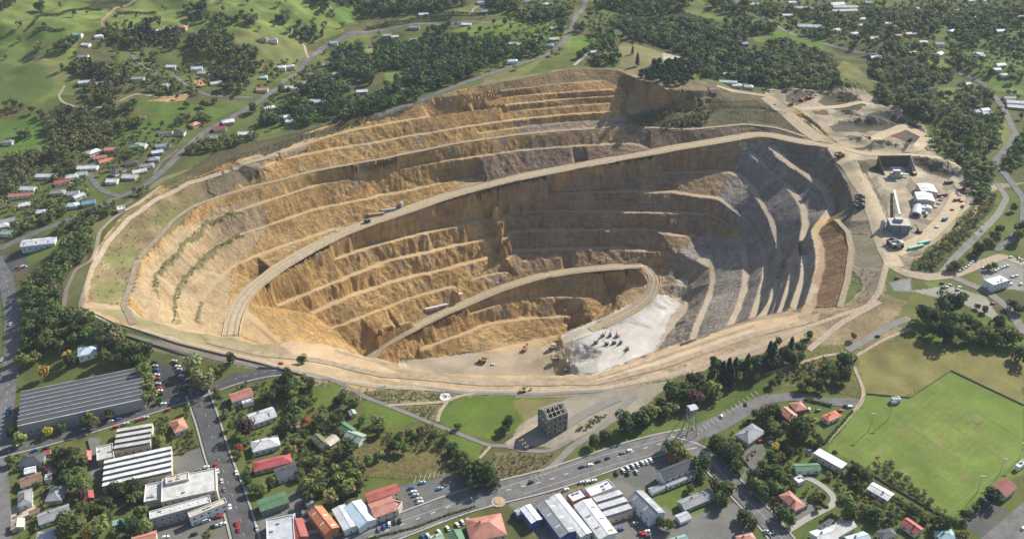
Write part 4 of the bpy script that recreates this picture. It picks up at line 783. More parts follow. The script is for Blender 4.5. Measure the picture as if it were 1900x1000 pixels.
for px, h, rf, rc, wc, kw in [
    (KP(2,0,[(955,422),(1025,395),(1005,330)]), 3.6, 'hip', 'terracotta', 'white', dict(chim=True, lab='white cottage with terracotta hip roof alone on its lawn by the factories')),
    (KP(2,0,[(102,602),(225,588),(220,532)]), 3.4, 'hip', 'dark', 'teal', dict(lab='teal walled house with dark hip roof at the western street corner')),
    (KP(2,0,[(135,642),(190,630),(188,602)]), 2.8, 'gable', 'white', 'white', dict(name='garage', lab='small white garage behind the teal walled corner house', cat='garage', wins=False)),
    (KP(2,0,[(117,718),(228,682),(236,630)]), 3.2, 'gable', 'brown', 'cream', dict(chim=True, lab='cream cottage with a brown gable roof near the western street')),
    (KP(2,0,[(100,822),(172,802),(165,727)]), 3.2, 'hip', 'grey', 'white', dict(lab='square grey hip-roofed villa directly south of the brown gabled cottage')),
    (KP(2,0,[(248,792),(332,785),(320,708)]), 3.2, 'hip', 'grey', 'cream', dict(lab='grey hip-roofed villa east of its twin, beside the big dark trees')),
    (KP(2,0,[(215,918),(382,862),(355,815)]), 3.6, 'gable', 'grey', 'white', dict(lab='long white house with blue grey gable roof behind a round dark tree')),
    (KP(2,0,[(60,947),(127,930),(120,890)]), 3, 'gable', 'cream', 'cream', dict(lab='small cream house with cream roof by the pale drive')),
    (KP(2,0,[(165,868),(212,850),(208,828)]), 2.6, 'gable', 'brown', 'tan', dict(name='shed', lab='tiny brown roofed shed west of the long blue grey house', cat='shed', wins=False)),
    (KP(2,0,[(190,1040),(292,1020),(272,952)]), 3.4, 'hip', 'silver', 'white', dict(lab='silver roofed house cut by the bottom edge south of the long house')),
    (KP(2,0,[(722,1040),(850,1010),(840,957)]), 4.5, 'gable', 'terracotta', 'cream', dict(lab='red tiled building cut by the bottom edge near the swimming pool')),
    (KP(2,0,[(236,540),(270,533),(265,515)]), 2.4, 'gable', 'red', 'cream', dict(name='shed', lab='little red roofed shed behind the teal walled corner house', cat='shed', wins=False)),
    (KP(2,0,[(455,575),(495,565),(488,520)]), 2.8, 'gable', 'pink', 'brick', dict(name='shed', lab='pink roofed garage beside the driveway west of the sawtooth workshop', cat='garage', wins=False)),
    (KP(2,0,[(245,612),(270,603),(268,590)]), 2.3, 'gable', 'red', 'white', dict(name='shed', lab='tiny bright red lean-to near the small white cube shed', cat='shed', wins=False)),
    (KP(2,0,[(245,680),(280,672),(278,645)]), 2.5, 'flat', 'white', 'white', dict(name='shed', lab='small white cube shed between the cottages and dark trees', cat='shed', wins=False)),
    (KP(2,0,[(265,648),(305,640),(300,618)]), 2.4, 'gable', 'brown', 'brick', dict(name='shed', lab='small brown shed touching the white cube shed', cat='shed', wins=False)),
    (KP(2,0,[(462,785),(510,770),(503,735)]), 2.8, 'gable', 'red', 'brick', dict(name='shed', lab='red roofed shed at the south end of the long garden', cat='shed', wins=False)),
    (KP(2,0,[(1270,255),(1382,215),(1360,170)]), 4, 'gable', 'terracotta', 'white', dict(lab='white house with salmon gable roof near the bend of the street')),
    (KP(2,0,[(1325,268),(1385,250),(1380,222)]), 3, 'flat', 'white', 'white', dict(name='garage', lab='white annex in front of the salmon roofed house', cat='garage', wins=False)),
    ([(468,788),(513,772),(500,755)], 4, 'gable', 'silver', 'white', dict(chim=True, lab='white house with light grey gable roof below the salmon roofed house')),
    ([(470,838),(519,825),(512,808)], 4, 'hip', 'white', 'lightw', dict(lab='house with bright white roof between two dark garden trees')),
    ([(472,874),(541,857),(536,842)], 3.4, 'hip', 'red', 'cream', dict(lab='long house with red hip roof east of the wide street')),
    ([(517,890),(553,877),(545,858)], 3.8, 'gable', 'dark', 'white', dict(lab='charcoal gabled house touching the long red roofed house')),
    (KP(2,1,[(345,502),(388,478),(350,412)]), 3.6, 'gable', 'olive', 'cream', dict(lab='house with olive gable roof in the middle of the gardens')),
    (KP(2,1,[(392,490),(440,455),(425,412)]), 3.3, 'gable', 'cream', 'cream', dict(name='house', lab='beige roofed wing beside the olive gabled house')),
    (KP(2,1,[(545,478),(588,432),(530,378)]), 3.4, 'gable', 'palegreen', 'white', dict(lab='pale green roofed house at the edge of the park lawn')),
    (KP(2,1,[(490,428),(530,400),(492,345)]), 3.3, 'gable', 'green', 'white', dict(lab='green roofed wing north west of the pale green house')),
    (KP(2,1,[(502,325),(532,315),(522,292)]), 2.6, 'gable', 'palegreen', 'tan', dict(name='shed', lab='tiny pale green hut north of the green roofed wing', cat='shed', wins=False)),
    (KP(2,1,[(210,392),(250,380),(240,360)]), 2.6, 'gable', 'brown', 'tan', dict(name='shed', lab='small brown roofed shed below the orange autumn tree', cat='shed', wins=False)),
    (KP(2,1,[(345,395),(392,380),(380,360)]), 2.8, 'gable', 'brown', 'tan', dict(name='shed', lab='brown roofed garage north of the olive gabled house', cat='garage', wins=False)),
    (KP(2,1,[(265,815),(302,800),(292,775)]), 2.8, 'flat', 'silver', 'white', dict(name='shed', lab='small silver shed behind the orange roofed shop', cat='shed', wins=False)),
    (KP(2,1,[(12,847),(163,797),(147,740)]), 4.8, 'gable', 'green', 'green', dict(name='workshop', pitch=.18, lab='green roofed workshop hall with low gable', cat='workshop')),
    (KP(2,1,[(45,1040),(197,1010),(147,877)]), 5.5, 'flat', 'silver', 'white', dict(name='shop', lab='broad white flat-roofed shop south of the green workshop', cat='shop')),
    (KP(2,1,[(192,1005),(268,980),(232,890)]), 4.5, 'gable', 'red', 'brick', dict(name='shop', lab='narrow red roofed shop against the broad white one', cat='shop')),
    (KP(2,1,[(362,972),(437,932),(372,802)]), 6, 'gable', 'orange', 'orange', dict(name='shop', lab='shop with bright orange gable roof facing the main street', cat='shop')),
    (KP(2,1,[(467,950),(533,922),(478,808)]), 5.2, 'gable', 'silver', 'white', dict(name='shop', pitch=.15, lab='plain silver roofed shop next to the orange gabled shop', cat='shop')),
    (KP(2,1,[(548,935),(640,887),(562,783)]), 5.5, 'gable', 'lightblue', 'white', dict(name='shop', pitch=.3, lab='shop with light blue grey gable roof and dark skylights', cat='shop')),
    (KP(2,1,[(598,797),(772,740),(738,700)]), 6.5, 'gable', 'red', 'cream', dict(name='shop', pitch=.25, lab='rear hall with red gable roof beside the shop car park', cat='shop')),
    (KP(2,1,[(632,882),(758,838),(718,767)]), 6, 'gable', 'terracotta', 'cream', dict(name='shop', pitch=.25, lab='front shop with lighter red roof on the main street', cat='shop')),
    (KP(2,1,[(762,835),(784,800),(762,745)]), 5, 'flat', 'red', 'cream', dict(name='shop', wins=False, lab='slim red roofed wing between the red hall and parked cars', cat='shop')),
    (KP(2,1,[(1157,1010),(1352,975),(1277,868)]), 6.5, 'hip', 'terracotta', 'cream', dict(name='hotel', chim=True, lab='big red hip-roofed corner building south of the roundabout', cat='hotel')),
    (KP(2,1,[(950,1020),(1010,1000),(995,965)]), 4, 'gable', 'palegreen', 'white', dict(name='shop', lab='pale green roofed shop west of the big red corner building', cat='shop')),
    (KP(2,1,[(1060,1030),(1130,1005),(1090,950)]), 4.5, 'gable', 'green', 'cream', dict(name='shop', lab='dark green roofed shop touching the big red corner building', cat='shop')),
    (KP(2,2,[(802,678),(966,612),(945,556)]), 6.5, 'gable', 'dark', 'white', dict(name='church', pitch=.75, lab='white wooden church with steep charcoal gable roof', cat='church')),
    (KP(2,2,[(820,712),(972,650),(962,620)]), 3.5, 'skillion', 'grey', 'white', dict(name='church_hall', lab='low grey roofed aisle hall along the south side of the church', cat='hall')),
    (KP(2,2,[(737,745),(808,717),(798,690)]), 3, 'gable', 'grey', 'white', dict(name='shed', lab='grey roofed porch building between the church and the meeting hall', cat='porch', wins=False)),
    (KP(2,2,[(722,895),(805,852),(702,728)]), 6, 'gable', 'grey', 'lightw', dict(name='hall', pitch=.5, lab='tall meeting hall with slate blue gable roof and pale walls', cat='hall')),
    (KP(2,2,[(915,837),(1080,768),(1052,720)]), 3.4, 'gable', 'grey', 'teal', dict(lab='long low grey gabled house south of the church lawn')),
    (KP(2,2,[(892,905),(947,882),(925,845)]), 2.8, 'gable', 'silver', 'white', dict(name='garage', lab='silver roofed garage in front of the long low grey house', cat='garage', wins=False)),
    (KP(2,2,[(402,768),(532,718),(498,674)]), 5, 'flat', 'white', 'white', dict(name='shop', lab='white flat-roofed block at the north end of the industrial row', cat='shop')),
    (KP(2,2,[(487,890),(632,845),(547,732)]), 5, 'saw', 'silver', 'cream', dict(name='workshop', bays=3, lab='silver sawtooth workshop beside the tall meeting hall', cat='workshop')),
    (KP(2,2,[(302,800),(382,767),(347,726)]), 6, 'flat', 'redrim', 'brick', dict(name='shop', lab='white roofed shop edged by a red parapet', cat='shop')),
    (KP(2,2,[(447,1000),(542,962),(395,782)]), 6, 'gable', 'white', 'white', dict(name='warehouse', pitch=.2, lab='long white gabled warehouse, eastern of the industrial row', cat='warehouse')),
    (KP(2,2,[(347,985),(402,960),(257,742)]), 5.6, 'gable', 'white', 'white', dict(name='warehouse', pitch=.2, lab='narrow white gabled warehouse squeezed between its two neighbours', cat='warehouse')),
    (KP(2,2,[(234,990),(322,952),(187,785)]), 6.2, 'gable', 'grey', 'blue', dict(name='warehouse', pitch=.3, lab='blue walled warehouse with weathered grey gable roof', cat='warehouse')),
    (KP(2,2,[(78,912),(132,888),(80,806)]), 6, 'gable', 'white', 'blue', dict(name='warehouse', pitch=.2, lab='blue walled building with small bright white roof', cat='warehouse')),
    (KP(2,2,[(0,872),(38,857),(25,830)]), 4, 'flat', 'silver', 'blue', dict(name='workshop', lab='low flat store west of the small bright white roof', cat='store', wins=False)),
    (KP(2,2,[(1262,478),(1352,415),(1282,370)]), 3.6, 'hip', 'grey', 'cream', dict(lab='grey hip-roofed house hidden in trees east of the side street')),
    (KP(2,2,[(850,1030),(930,1005),(910,975)]), 4, 'gable', 'teal', 'white', dict(lab='teal roofed house cut by the bottom edge')),
    (KP(2,2,[(1215,1020),(1300,1000),(1265,970)]), 3.4, 'hip', 'pink', 'white', dict(lab='pink roofed house cut by the bottom edge beside the side street')),
    (KP(2,3,[(165,302),(227,290),(212,246)]), 3.4, 'hip', 'terracotta', 'brick', dict(lab='terracotta hip-roofed house, northern wing of an angled pair')),
    (KP(2,3,[(150,368),(202,347),(108,285)]), 3.3, 'gable', 'terracotta', 'brick', dict(lab='terracotta gabled long wing south west of the hip-roofed house')),
    (KP(2,3,[(345,358),(413,327),(387,295)]), 3.3, 'hip', 'orange', 'white', dict(lab='orange hip-roofed house by the playing field path')),
    (KP(2,3,[(412,617),(442,587),(302,503)]), 4.2, 'skillion', 'white', 'cream', dict(name='grandstand', lab='long white roofed grandstand at the west edge of the field', cat='grandstand')),
    (KP(2,3,[(170,628),(303,622),(290,585)]), 3.3, 'gable', 'green', 'white', dict(lab='white house with grey green gable roof behind the grandstand')),
    (KP(2,3,[(182,697),(222,677),(190,651)]), 2.7, 'flat', 'white', 'white', dict(name='garage', lab='small bright white square garage by the green roofed house', cat='garage', wins=False)),
    (KP(2,3,[(162,842),(218,815),(130,738)]), 3.3, 'hip', 'terracotta', 'cream', dict(lab='terracotta roofed house west of the curved driveway')),
    (KP(2,3,[(667,787),(700,752),(592,690)]), 3.6, 'gable', 'white', 'white', dict(name='clubhouse', pitch=.2, lab='white roofed changing rooms at the south west corner of the field', cat='clubhouse')),
    (KP(2,3,[(822,972),(862,942),(772,890)]), 3.3, 'gable', 'red', 'white', dict(lab='crimson gabled house below the field hedge')),
    (KP(2,3,[(640,1000),(720,980),(690,940)]), 3.3, 'hip', 'dark', 'cream', dict(lab='dark roofed house west of the crimson gabled house')),
    (KP(2,3,[(397,985),(497,927),(432,880)]), 4, 'gable', 'pale', 'white', dict(lab='pale grey gabled house below the curved driveway')),
    (KP(2,3,[(320,960),(385,915),(365,880)]), 4, 'gable', 'dark', 'white', dict(lab='slate roofed wing touching the pale grey gabled house')),
    (KP(2,3,[(312,1040),(402,1010),(302,942)]), 4, 'gable', 'white', 'white', dict(lab='large bright white roof at the bottom edge by the side street')),
    (KP(2,3,[(480,1040),(580,1010),(530,960)]), 3.5, 'gable', 'lightblue', 'white', dict(lab='light blue roofed house cut by the bottom edge')),
    (KP(2,3,[(1312,767),(1372,718),(1292,673)]), 4.2, 'gable', 'maroon', 'cream', dict(name='clubhouse', lab='maroon roofed clubhouse beside the far corner car park', cat='clubhouse')),
    (KP(2,3,[(960,1010),(1050,1000),(1000,950)]), 3.2, 'hip', 'teal', 'white', dict(lab='blue green roofed house below the car park at the bottom edge')),
    (KP(2,3,[(700,245),(742,240),(735,222)]), 3, 'flat', 'white', 'white', dict(name='scorebox', lab='small white scorebox hut on the field edge', cat='hut')),
    (KP(2,3,[(1385,612),(1430,580),(1415,560)]), 3, 'flat', 'white', 'white', dict(name='shed', lab='white roofed shed at the right edge above the maroon clubhouse', cat='shed', wins=False)),
    (KP(1,0,[(117,392),(293,342),(283,312)]), 5, 'gable', 'silver', 'lightw', dict(name='warehouse', pitch=.25, lab='long silver roofed shed beside the road west of the pit', cat='warehouse')),
    (KP(1,0,[(430,985),(532,952),(497,907)]), 4, 'hip', 'lightblue', 'white', dict(chim=True, lab='white villa with light blue roof enclosed by dark trees')),
    (KP(1,0,[(642,180),(682,168),(678,150)]), 3, 'flat', 'cream', 'white', dict(name='lookout_hut', lab='small white lookout shelter on the rim track', cat='hut', wins=False)),
    (KP(1,3,[(1245,590),(1340,560),(1310,520)]), 6.5, 'flat', 'white', 'white', dict(name='office', lab='white two-storey mine office beside the car parks', cat='office')),
    (KP(1,3,[(852,75),(940,82),(948,40)]), 7, 'gable', 'white', 'cream', dict(name='workshop', pitch=.15, lab='northern of two big white roofed workshops in the quarry yard', cat='workshop')),
    (KP(1,3,[(832,120),(925,130),(937,90)]), 7, 'gable', 'white', 'cream', dict(name='workshop', pitch=.15, lab='southern of two big white roofed workshops in the quarry yard', cat='workshop')),
    (KP(1,3,[(862,165),(910,168),(918,140)]), 4, 'gable', 'white', 'white', dict(name='shed', pitch=.2, lab='small white shed south of the two big white workshops', cat='shed')),
    ]:
    if wc == 'lightw': WC.setdefault('lightw', (.55, .62, .68))
    if rc == 'redrim': RC.setdefault('redrim', RC['white'])
    kw.setdefault('cat', 'house'); building(px, h, rf, rc, wc, **kw)
# ---- scattered houses on the surrounding slopes
FAR = [
 ('on the hill left of the pit', 'in the green valley on the left', 0, 0, '425,190,teal,0;470,245,white,0;540,200,white,20;465,450,lightblue,15;755,430,palegreen,0;905,465,pale,-20;935,365,white,-10;1075,375,lightblue,10;1110,400,pale,0;1180,455,pale,15;925,155,cream,0;990,150,terracotta,0;860,170,white,20;455,310,grey,0;560,455,grey,30;45,775,grey,0'),
 ('', 'in the street village west of the main road', 0, 0, '510,830,white,60;610,815,pink,10;545,860,terracotta,10;580,878,orange,40;735,800,green,20;770,792,white,0;890,795,grey,10;860,830,lightblue,20;840,870,grey,10;800,905,grey,20;762,935,pale,25;715,890,dark,30;480,915,white,8;445,950,palegreen,20;250,960,white,5;395,965,silver,10;340,993,red,25;615,988,white,0;645,935,dark,60;710,965,white,0'),
 ('', 'along the main road above the left rim', 0, 0, '1062,680,pink,60;905,725,olive,10;980,725,dark,0;1340,730,white,0;1200,702,red,20;1160,750,grey,10;1245,665,white,20'),
 ('', 'near the western road corner', 1, 0, '315,80,grey,15;400,85,grey,15;430,100,silver,60;485,135,blue,20;155,60,white,0;115,95,terracotta,5;132,148,white,30;230,187,white,5;40,235,grey,20;12,262,silver,20;45,300,palegreen,0;395,150,lightblue,10'),
 ('', 'among the dark trees behind the pit', 0, 1, '360,355,white,15;415,405,palegreen,5;390,440,teal,5;275,410,lightblue,10;235,455,pale,10;325,555,white,0;565,500,white,0;175,480,white,0;25,425,teal,0;120,370,white,10;165,365,pale,10;895,300,lightblue,0;940,390,white,20;800,490,grey,0;140,640,white,20;170,662,white,10;60,590,white,30;20,490,pink,0;50,640,red,0;1160,370,white,60'),
 ('', 'by the pastures behind the pit', 0, 1, '75,220,grey,10;25,215,brown,0;700,195,palegreen,10;742,202,pale,10;845,222,silver,0;410,235,teal,0;1135,135,white,0;1230,65,blue,20;1215,15,pale,0;900,80,white,0;1380,335,lightblue,10;1370,262,blue,0;1390,240,pale,0;570,10,pink,0;850,150,grey,0'),
 ('', 'beside the road north of the pit', 0, 2, '165,25,white,0;270,40,white,10;205,155,silver,20;20,245,pale,0;90,230,grey,0;175,250,blue,0;200,215,pale,10;420,285,silver,20;60,10,grey,0'),
 ('', 'on the ridge right of the pine clump', 0, 2, '1150,405,teal,0;1150,448,white,-5;1195,467,silver,0;1262,475,silver,-10;1070,487,brown,0;905,330,red,0;1240,240,blue,0;1290,25,white,0'),
 ('', 'in the far settlement at the top right', 0, 3, '390,25,white,5;435,40,pale,5;430,60,silver,5;195,45,silver,-8;240,145,silver,-5;145,15,white,0;120,85,white,0;520,105,pale,20;525,140,lightblue,0;670,130,white,0;690,145,cream,0;490,185,white,0;590,210,white,0;845,50,white,0;750,70,white,0;950,95,silver,0;1145,95,cream,0;1020,170,white,30;1280,170,silver,0;895,110,grey,0;880,155,grey,0;720,195,pink,0;790,185,pale,0;385,165,white,0;445,120,pale,0;1400,95,white,0;860,230,pale,0;950,240,grey,0;1050,60,grey,0;1180,5,white,0;1120,5,white,0;560,15,grey,0'),
 ('', 'in the paddocks right of the quarry yard', 0, 3, '600,315,white,0;810,290,white,0;950,295,white,50;1160,295,lightblue,0;1195,307,pale,0;1280,355,silver,20;1260,380,white,0;1305,410,pale,0;1090,460,white,0;1145,610,teal,0;1195,600,white,20;1215,620,silver,0;1375,560,silver,-8;1385,585,white,-8;1330,535,brown,0'),
]
LONG = {(435,40):(38,10), (430,60):(40,9), (195,45):(36,9), (240,145):(34,12), (480,915):(20,8), (115,95):(22,8), (1340,730):(16,8), (1150,448):(22,7), (1375,560):(26,9), (1385,585):(28,9), (250,960):(18,8), (390,25):(24,12), (325,555):(20,9), (845,50):(20,8)}
for _, place, r, c, s in FAR:
    for q in s.split(';'):
        x, y, rc, dg = q.split(','); x, y = int(x), int(y); u, v = KH(r, c, x, y)
        L_, W_ = LONG.get((x, y), (random.uniform(10, 14.5), random.uniform(7, 9)))
        building((u, v, L_, W_, float(dg) + random.uniform(-8, 8)), 2.7, random.choice(['gable', 'gable', 'hip']) if (x, y) not in LONG else 'gable', rc, random.choice(['white', 'cream', 'white', 'tan']), noun='house' if (x, y) not in LONG else 'barn', name='house' if (x, y) not in LONG else 'barn', place=place, wins=(v > 150 and r == 1) or v > 240, wh=1.1)
# ------------------------------------------------------------------ vehicles
CC = dict(white=(.72,.72,.71), silver=(.45,.47,.49), grey=(.16,.17,.18), black=(.02,.02,.022), red=(.42,.02,.02), blue=(.03,.09,.30), lightblue=(.25,.42,.55), green=(.04,.16,.09), maroon=(.15,.02,.03))
def paintm(c): return M('car_paint_' + c, CC[c], .3, .5, var=.04)
TYRE = M('tyre', (.02,.02,.02), .9); CGL = M('car_glass', (.02,.03,.035), .1, .7, var=0); STEEL = M('steel', (.33,.34,.35), .5, .5, metal=.6); YEL = M('machine_yellow', (.36,.25,.09), .5, .4, var=.25); RUST = M('rust', (.26,.10,.05), .85, var=.3); ORG = M('machine_orange', (.34,.12,.07), .5)
CM = {}
def loft(mb, secs):
    """rings of equal length joined; secs: list of lists of points"""
    n = len(secs[0]); v = [p for s in secs for p in s]; f = []
    for i in range(len(secs) - 1):
        for j in range(n): a = i * n + j; b = i * n + (j + 1) % n; f.append((a, b, b + n, a + n))
    f.append(tuple(range(n))[::-1]); f.append(tuple(range((len(secs) - 1) * n, len(secs) * n))); return mb.add(v, f)
def carmesh(kind, c):
    k = (kind, c)
    if k in CM: return CM[k]
    L_ = 4.4 if kind != 'van' else 5.0; w = .88; b = MB(); g = MB(); rr = MB(); top = 1.42 if kind == 'car' else 1.95
    ring = lambda x, z0, z1, ww: [(x, -ww, z0), (x, ww, z0), (x, ww * 1.0, z0 + (z1 - z0) * .6), (x, ww * .9, z1), (x, -ww * .9, z1), (x, -ww, z0 + (z1 - z0) * .6)]
    loft(b, [ring(-L_/2, .35, .75, w*.85), ring(-L_/2+.25, .25, .92, w), ring(-L_/2+1.0, .25, .98, w), ring(L_/2-1.2, .25, .95, w), ring(L_/2-.3, .25, .80, w*.97), ring(L_/2, .35, .62, w*.8)])
    x0, x1, x2, x3 = (-1.9, -1.35, .45, 1.1) if kind == 'car' else ((-2.3, -2.1, 1.0, 1.7) if kind == 'van' else (-.4, -.2, .7, 1.2))
    q = lambda x, z, ww: [(x, -ww, z), (x, ww, z)]
    g.add([(x0,-w*.9,.93),(x3,-w*.9,.9),(x3,w*.9,.9),(x0,w*.9,.93),(x1,-w*.72,top),(x2,-w*.72,top),(x2,w*.72,top),(x1,w*.72,top)], [(3,2,1,0),(0,1,5,4),(1,2,6,5),(2,3,7,6),(3,0,4,7),(4,5,6,7)])
    rr.box(x1-.02, x2+.02, -w*.73, w*.73, top+.003, top+.06)
    for s in (-1, 1): rr.box(x1+.8, x1+.9, s*w*.80-.06, s*w*.80+.06, .9, top)
    wh = MB().tube((0,-.11,0),(0,.11,0),.32,n=12)
    def mk(mb, nm, m):
        me = bpy.data.meshes.new(nm); me.from_pydata(mb.v, [], mb.f); me.materials.append(m); return me
    CM[k] = (mk(b, 'body', paintm(c)), mk(g, 'windows', CGL), mk(rr, 'roof', paintm(c)), mk(wh, 'wheel', TYRE), L_); return CM[k]
def car(u, v, ang, c, place, kind='car', group=None):
    g = G(u, v, dz=.7); b, gl, rf, wh, L_ = carmesh(kind, c); z = float(hq(g[0], g[1])) + .3
    o = empty('parked_car' if kind == 'car' else ('van' if kind == 'van' else 'utility_truck'), (g[0], g[1], z), R(ang)); s = 1.0; o.scale = (s, s, s)
    link('body', b, o); link('windows', gl, o); link('roof', rf, o)
    for x in (-1.35, 1.35):
        for y in (-.8, .8): link('wheel', wh, o).location = (x, y, .32)
    TODO.append((o, c if c != 'lightblue' else 'light blue', {'car': 'car', 'van': 'van', 'ute': 'pickup'}[kind], place, u, None, {'car': 'car', 'van': 'van', 'ute': 'pickup'}[kind])); return o
def cars(r, c, place, ang, s):
    for q in s.split(';'):
        p = q.split(','); u, v = KH(r, c, float(p[0]), float(p[1])); car(u, v, float(p[3]) if len(p) > 3 else ang + random.uniform(-3, 3), {'w':'white','s':'silver','k':'black','r':'red','b':'blue','l':'lightblue','g':'grey','n':'green','m':'maroon'}[p[2][0]], place, {'v':'van','u':'ute'}.get(p[2][1:2], 'car'))
cars(2, 0, 'in the west row of the upper car park', 10, '843,35,k;846,55,s;850,76,b;856,104,w;858,124,r;862,152,s;866,174,r;872,190,w;876,207,k'); cars(2, 0, 'in the east row of the upper car park', 10, '968,58,w;978,74,s;984,90,b;990,108,w;998,126,r;1008,144,b;1020,160,l;960,42,k;950,28,s')
cars(2, 0, 'parked along the street by the big factory', 30, '890,262,w;915,295,r;795,336,s;757,350,r;687,370,s;648,345,b;602,356,w;632,388,r;695,303,gv;190,516,b;250,506,k')
cars(2, 0, 'on the wide street running up to the rim', -68, '1178,597,r;1188,628,w;1290,637,w;1211,683,s;1226,730,g;1335,732,b;1255,822,w;1292,915,r;1303,948,r;1402,938,s'); cars(2, 0, 'around the halls by the wide street', 25, '1195,877,r;1125,900,wv;1125,607,w;1060,972,k;903,988,w;1080,625,g;1215,915,w;1190,925,s;1165,930,k')
cars(2, 0, 'on the road along the left edge', -88, '55,285,b;48,317,b;4,125,w;97,105,g;10,22,s'); cars(1, 0, 'on the road along the left edge above the villa', -80, '58,798,s;18,985,g'); cars(1, 0, 'parked at the western road bend', 30, '95,490,r;130,486,wv')
cars(2, 1, 'in the shop car park', 20, '832,720,b;843,741,w;855,758,s;880,797,w;893,690,l;988,722,l;874,780,s'); cars(2, 1, 'parked on the main street in front of the shops', 100, '655,946,g;685,932,b;712,917,w;740,907,k;770,899,k')
cars(2, 1, 'in the yard behind the broad white shop', 100, '157,888,w;175,880,w;195,872,s;215,862,k;240,857,g;263,862,k;232,807,r'); cars(2, 1, 'on the rim track', 5, '121,42,r'); cars(2, 1, 'parked by the big red corner building', 120, '895,986,b;925,980,w;985,960,w;1032,940,w;1085,921,w;1113,906,w;1145,897,s;1398,868,kv')
cars(2, 2, 'nose-in in the row facing the church', 110, '540,640,k;578,625,w;603,612,w;630,600,w;655,593,w;683,583,w;705,578,w;728,569,w;600,640,k;650,632,s'); cars(2, 2, 'along the kerb of the main street below the lawn', 27, '610,517,w;572,531,g;490,560,k;440,577,k;395,595,w;352,607,k;75,690,k')
cars(2, 2, 'parked on the main street by the industrial row', 27, '385,686,w;416,680,w;265,729,w;350,690,s'); cars(2, 2, 'in the angled bays by the headframe', 80, '1115,330,w;1245,264,k'); cars(2, 2, 'near the hip-roofed house in the trees', 20, '1325,466,r;1385,471,w;1410,795,r'); cars(2, 2, 'on the sloping side street', -50, '1362,960,wu'); cars(2, 2, 'in the yard behind the meeting hall', 20, '675,965,r;705,956,w;714,985,k;642,912,s;565,945,b;690,975,r')
cars(2, 3, 'by the terracotta houses', 20, '240,292,w,80;288,297,g;410,300,r;460,277,w;440,272,k'); cars(2, 3, 'between the grandstand and the changing rooms', 40, '430,646,b;450,635,r;240,520,b'); cars(2, 3, 'beside the side street at the bottom', -50, '62,792,r;12,960,w;30,475,w'); cars(2, 3, 'on the highway in the bottom right corner', 35, '1408,940,w')
cars(1, 3, 'in the row north of the office road', 25, '1062,508,w;1080,500,w;1095,490,s;1110,480,w;1120,468,w;1132,458,s'); cars(1, 3, 'in the car park around the mine office', 25, '1258,508,w;1272,500,w;1290,492,s;1305,485,w;1322,480,w;1340,433,w;1385,440,w;1400,450,s;1370,535,w;1395,580,w;1350,540,w;1190,492,w;1192,510,s;1340,580,w;1385,430,k'); cars(1, 3, 'by the gravel turning area south of the yard road', 10, '970,600,k;990,596,w;1005,585,s;1057,597,w;720,546,m;1242,685,r;615,863,k;1050,610,s;965,575,k')
cars(1, 3, 'parked along the edge of the quarry yard', 10, '930,160,w;945,140,w;958,122,s;965,110,w;1020,175,r;1060,95,w;1050,85,s;975,235,b;935,270,w;1070,130,k')
# ------------------------------------------------------------------ quarry machines
def dump_truck(r, c, x, y, ang, lab, s=1.0, grp=None, mat=None):
    u, v = KH(r, c, x, y); g = G(u, v, dz=2); o = empty('dump_truck', (g[0], g[1], float(hq(g[0], g[1])) + .3), R(ang)); o.scale = (s, s, s); m = mat or YEL
    MB().box(-4.2, 4.4, -1.6, 1.6, 1.3, 2.2).build('chassis', m, o); MB().box(2.2, 4.0, -2.0, 2.0, 2.2, 4.3).box(3.9, 4.9, -2.1, 2.1, 2.2, 2.9).build('cab', m, o)
    MB().box(4.003, 4.06, -1.7, 1.7, 3.1, 4.0).build('windscreen', CGL, o)
    b = MB(); b.add([(-5,-2.6,3.2),(1.6,-2.3,2.3),(1.6,2.3,2.3),(-5,2.6,3.2),(-5.4,-2.9,4.6),(2.1,-2.9,4.8),(2.1,2.9,4.8),(-5.4,2.9,4.6),(-4.9,-2.6,4.5),(1.8,-2.6,4.7),(1.8,2.6,4.7),(-4.9,2.6,4.5),(-4.7,-2.2,3.4),(1.4,-2.1,2.6),(1.4,2.1,2.6),(-4.7,2.2,3.4)],
          [(3,2,1,0),(0,1,5,4),(1,2,6,5),(2,3,7,6),(3,0,4,7),(4,5,9,8),(5,6,10,9),(6,7,11,10),(7,4,8,11),(8,9,13,12),(9,10,14,13),(10,11,15,14),(11,8,12,15),(12,13,14,15)]).box(2.1, 4.6, -2.3, 2.3, 4.6, 4.8); b.build('dump_body', m, o)
    for X in (-2.9, 3.1):
        for Y in (-2.1, 2.1): MB().tube((X, Y-.55, 1.4), (X, Y+.55, 1.4), 1.4, n=16).build('wheel', TYRE, o)
    tag(o, lab, 'dump truck', grp); return o
def digger(r, c, x, y, ang, lab, s=1.0, m=None, cat='excavator'):
    u, v = KH(r, c, x, y); g = G(u, v, dz=1.5); o = empty('excavator', (g[0], g[1], float(hq(g[0], g[1])) + .1), R(ang)); o.scale = (s, s, s); m = m or YEL
    for Y in (-1.6, 1.6):
        t = MB(); loft(t, [[(-2.4, Y+q, .35), (-2.0, Y+q, 0), (2.0, Y+q, 0), (2.4, Y+q, .35), (2.3, Y+q, .9), (-2.3, Y+q, .9)] for q in (-.4, .4)]); t.build('track', TYRE, o)
    MB().box(-2.8, 1.6, -1.7, 1.7, 1.1, 2.5).tube((0,0,.7),(0,0,1.1),1.0,n=12).build('body', m, o); MB().box(.4, 2.0, .5, 1.7, 2.503, 3.6).build('cab', CGL, o)
    a = MB(); a.tube((1.4,-.2,2.0),(5.0,-.2,5.6),.45,.32,n=6); a.tube((5.0,-.2,5.6),(8.0,-.2,2.4),.3,.22,n=6); a.build('arm', m, o)
    MB().box(7.2, 8.8, -1.1, .7, 1.0, 2.4).build('bucket', STEEL, o); tag(o, lab, cat); return o
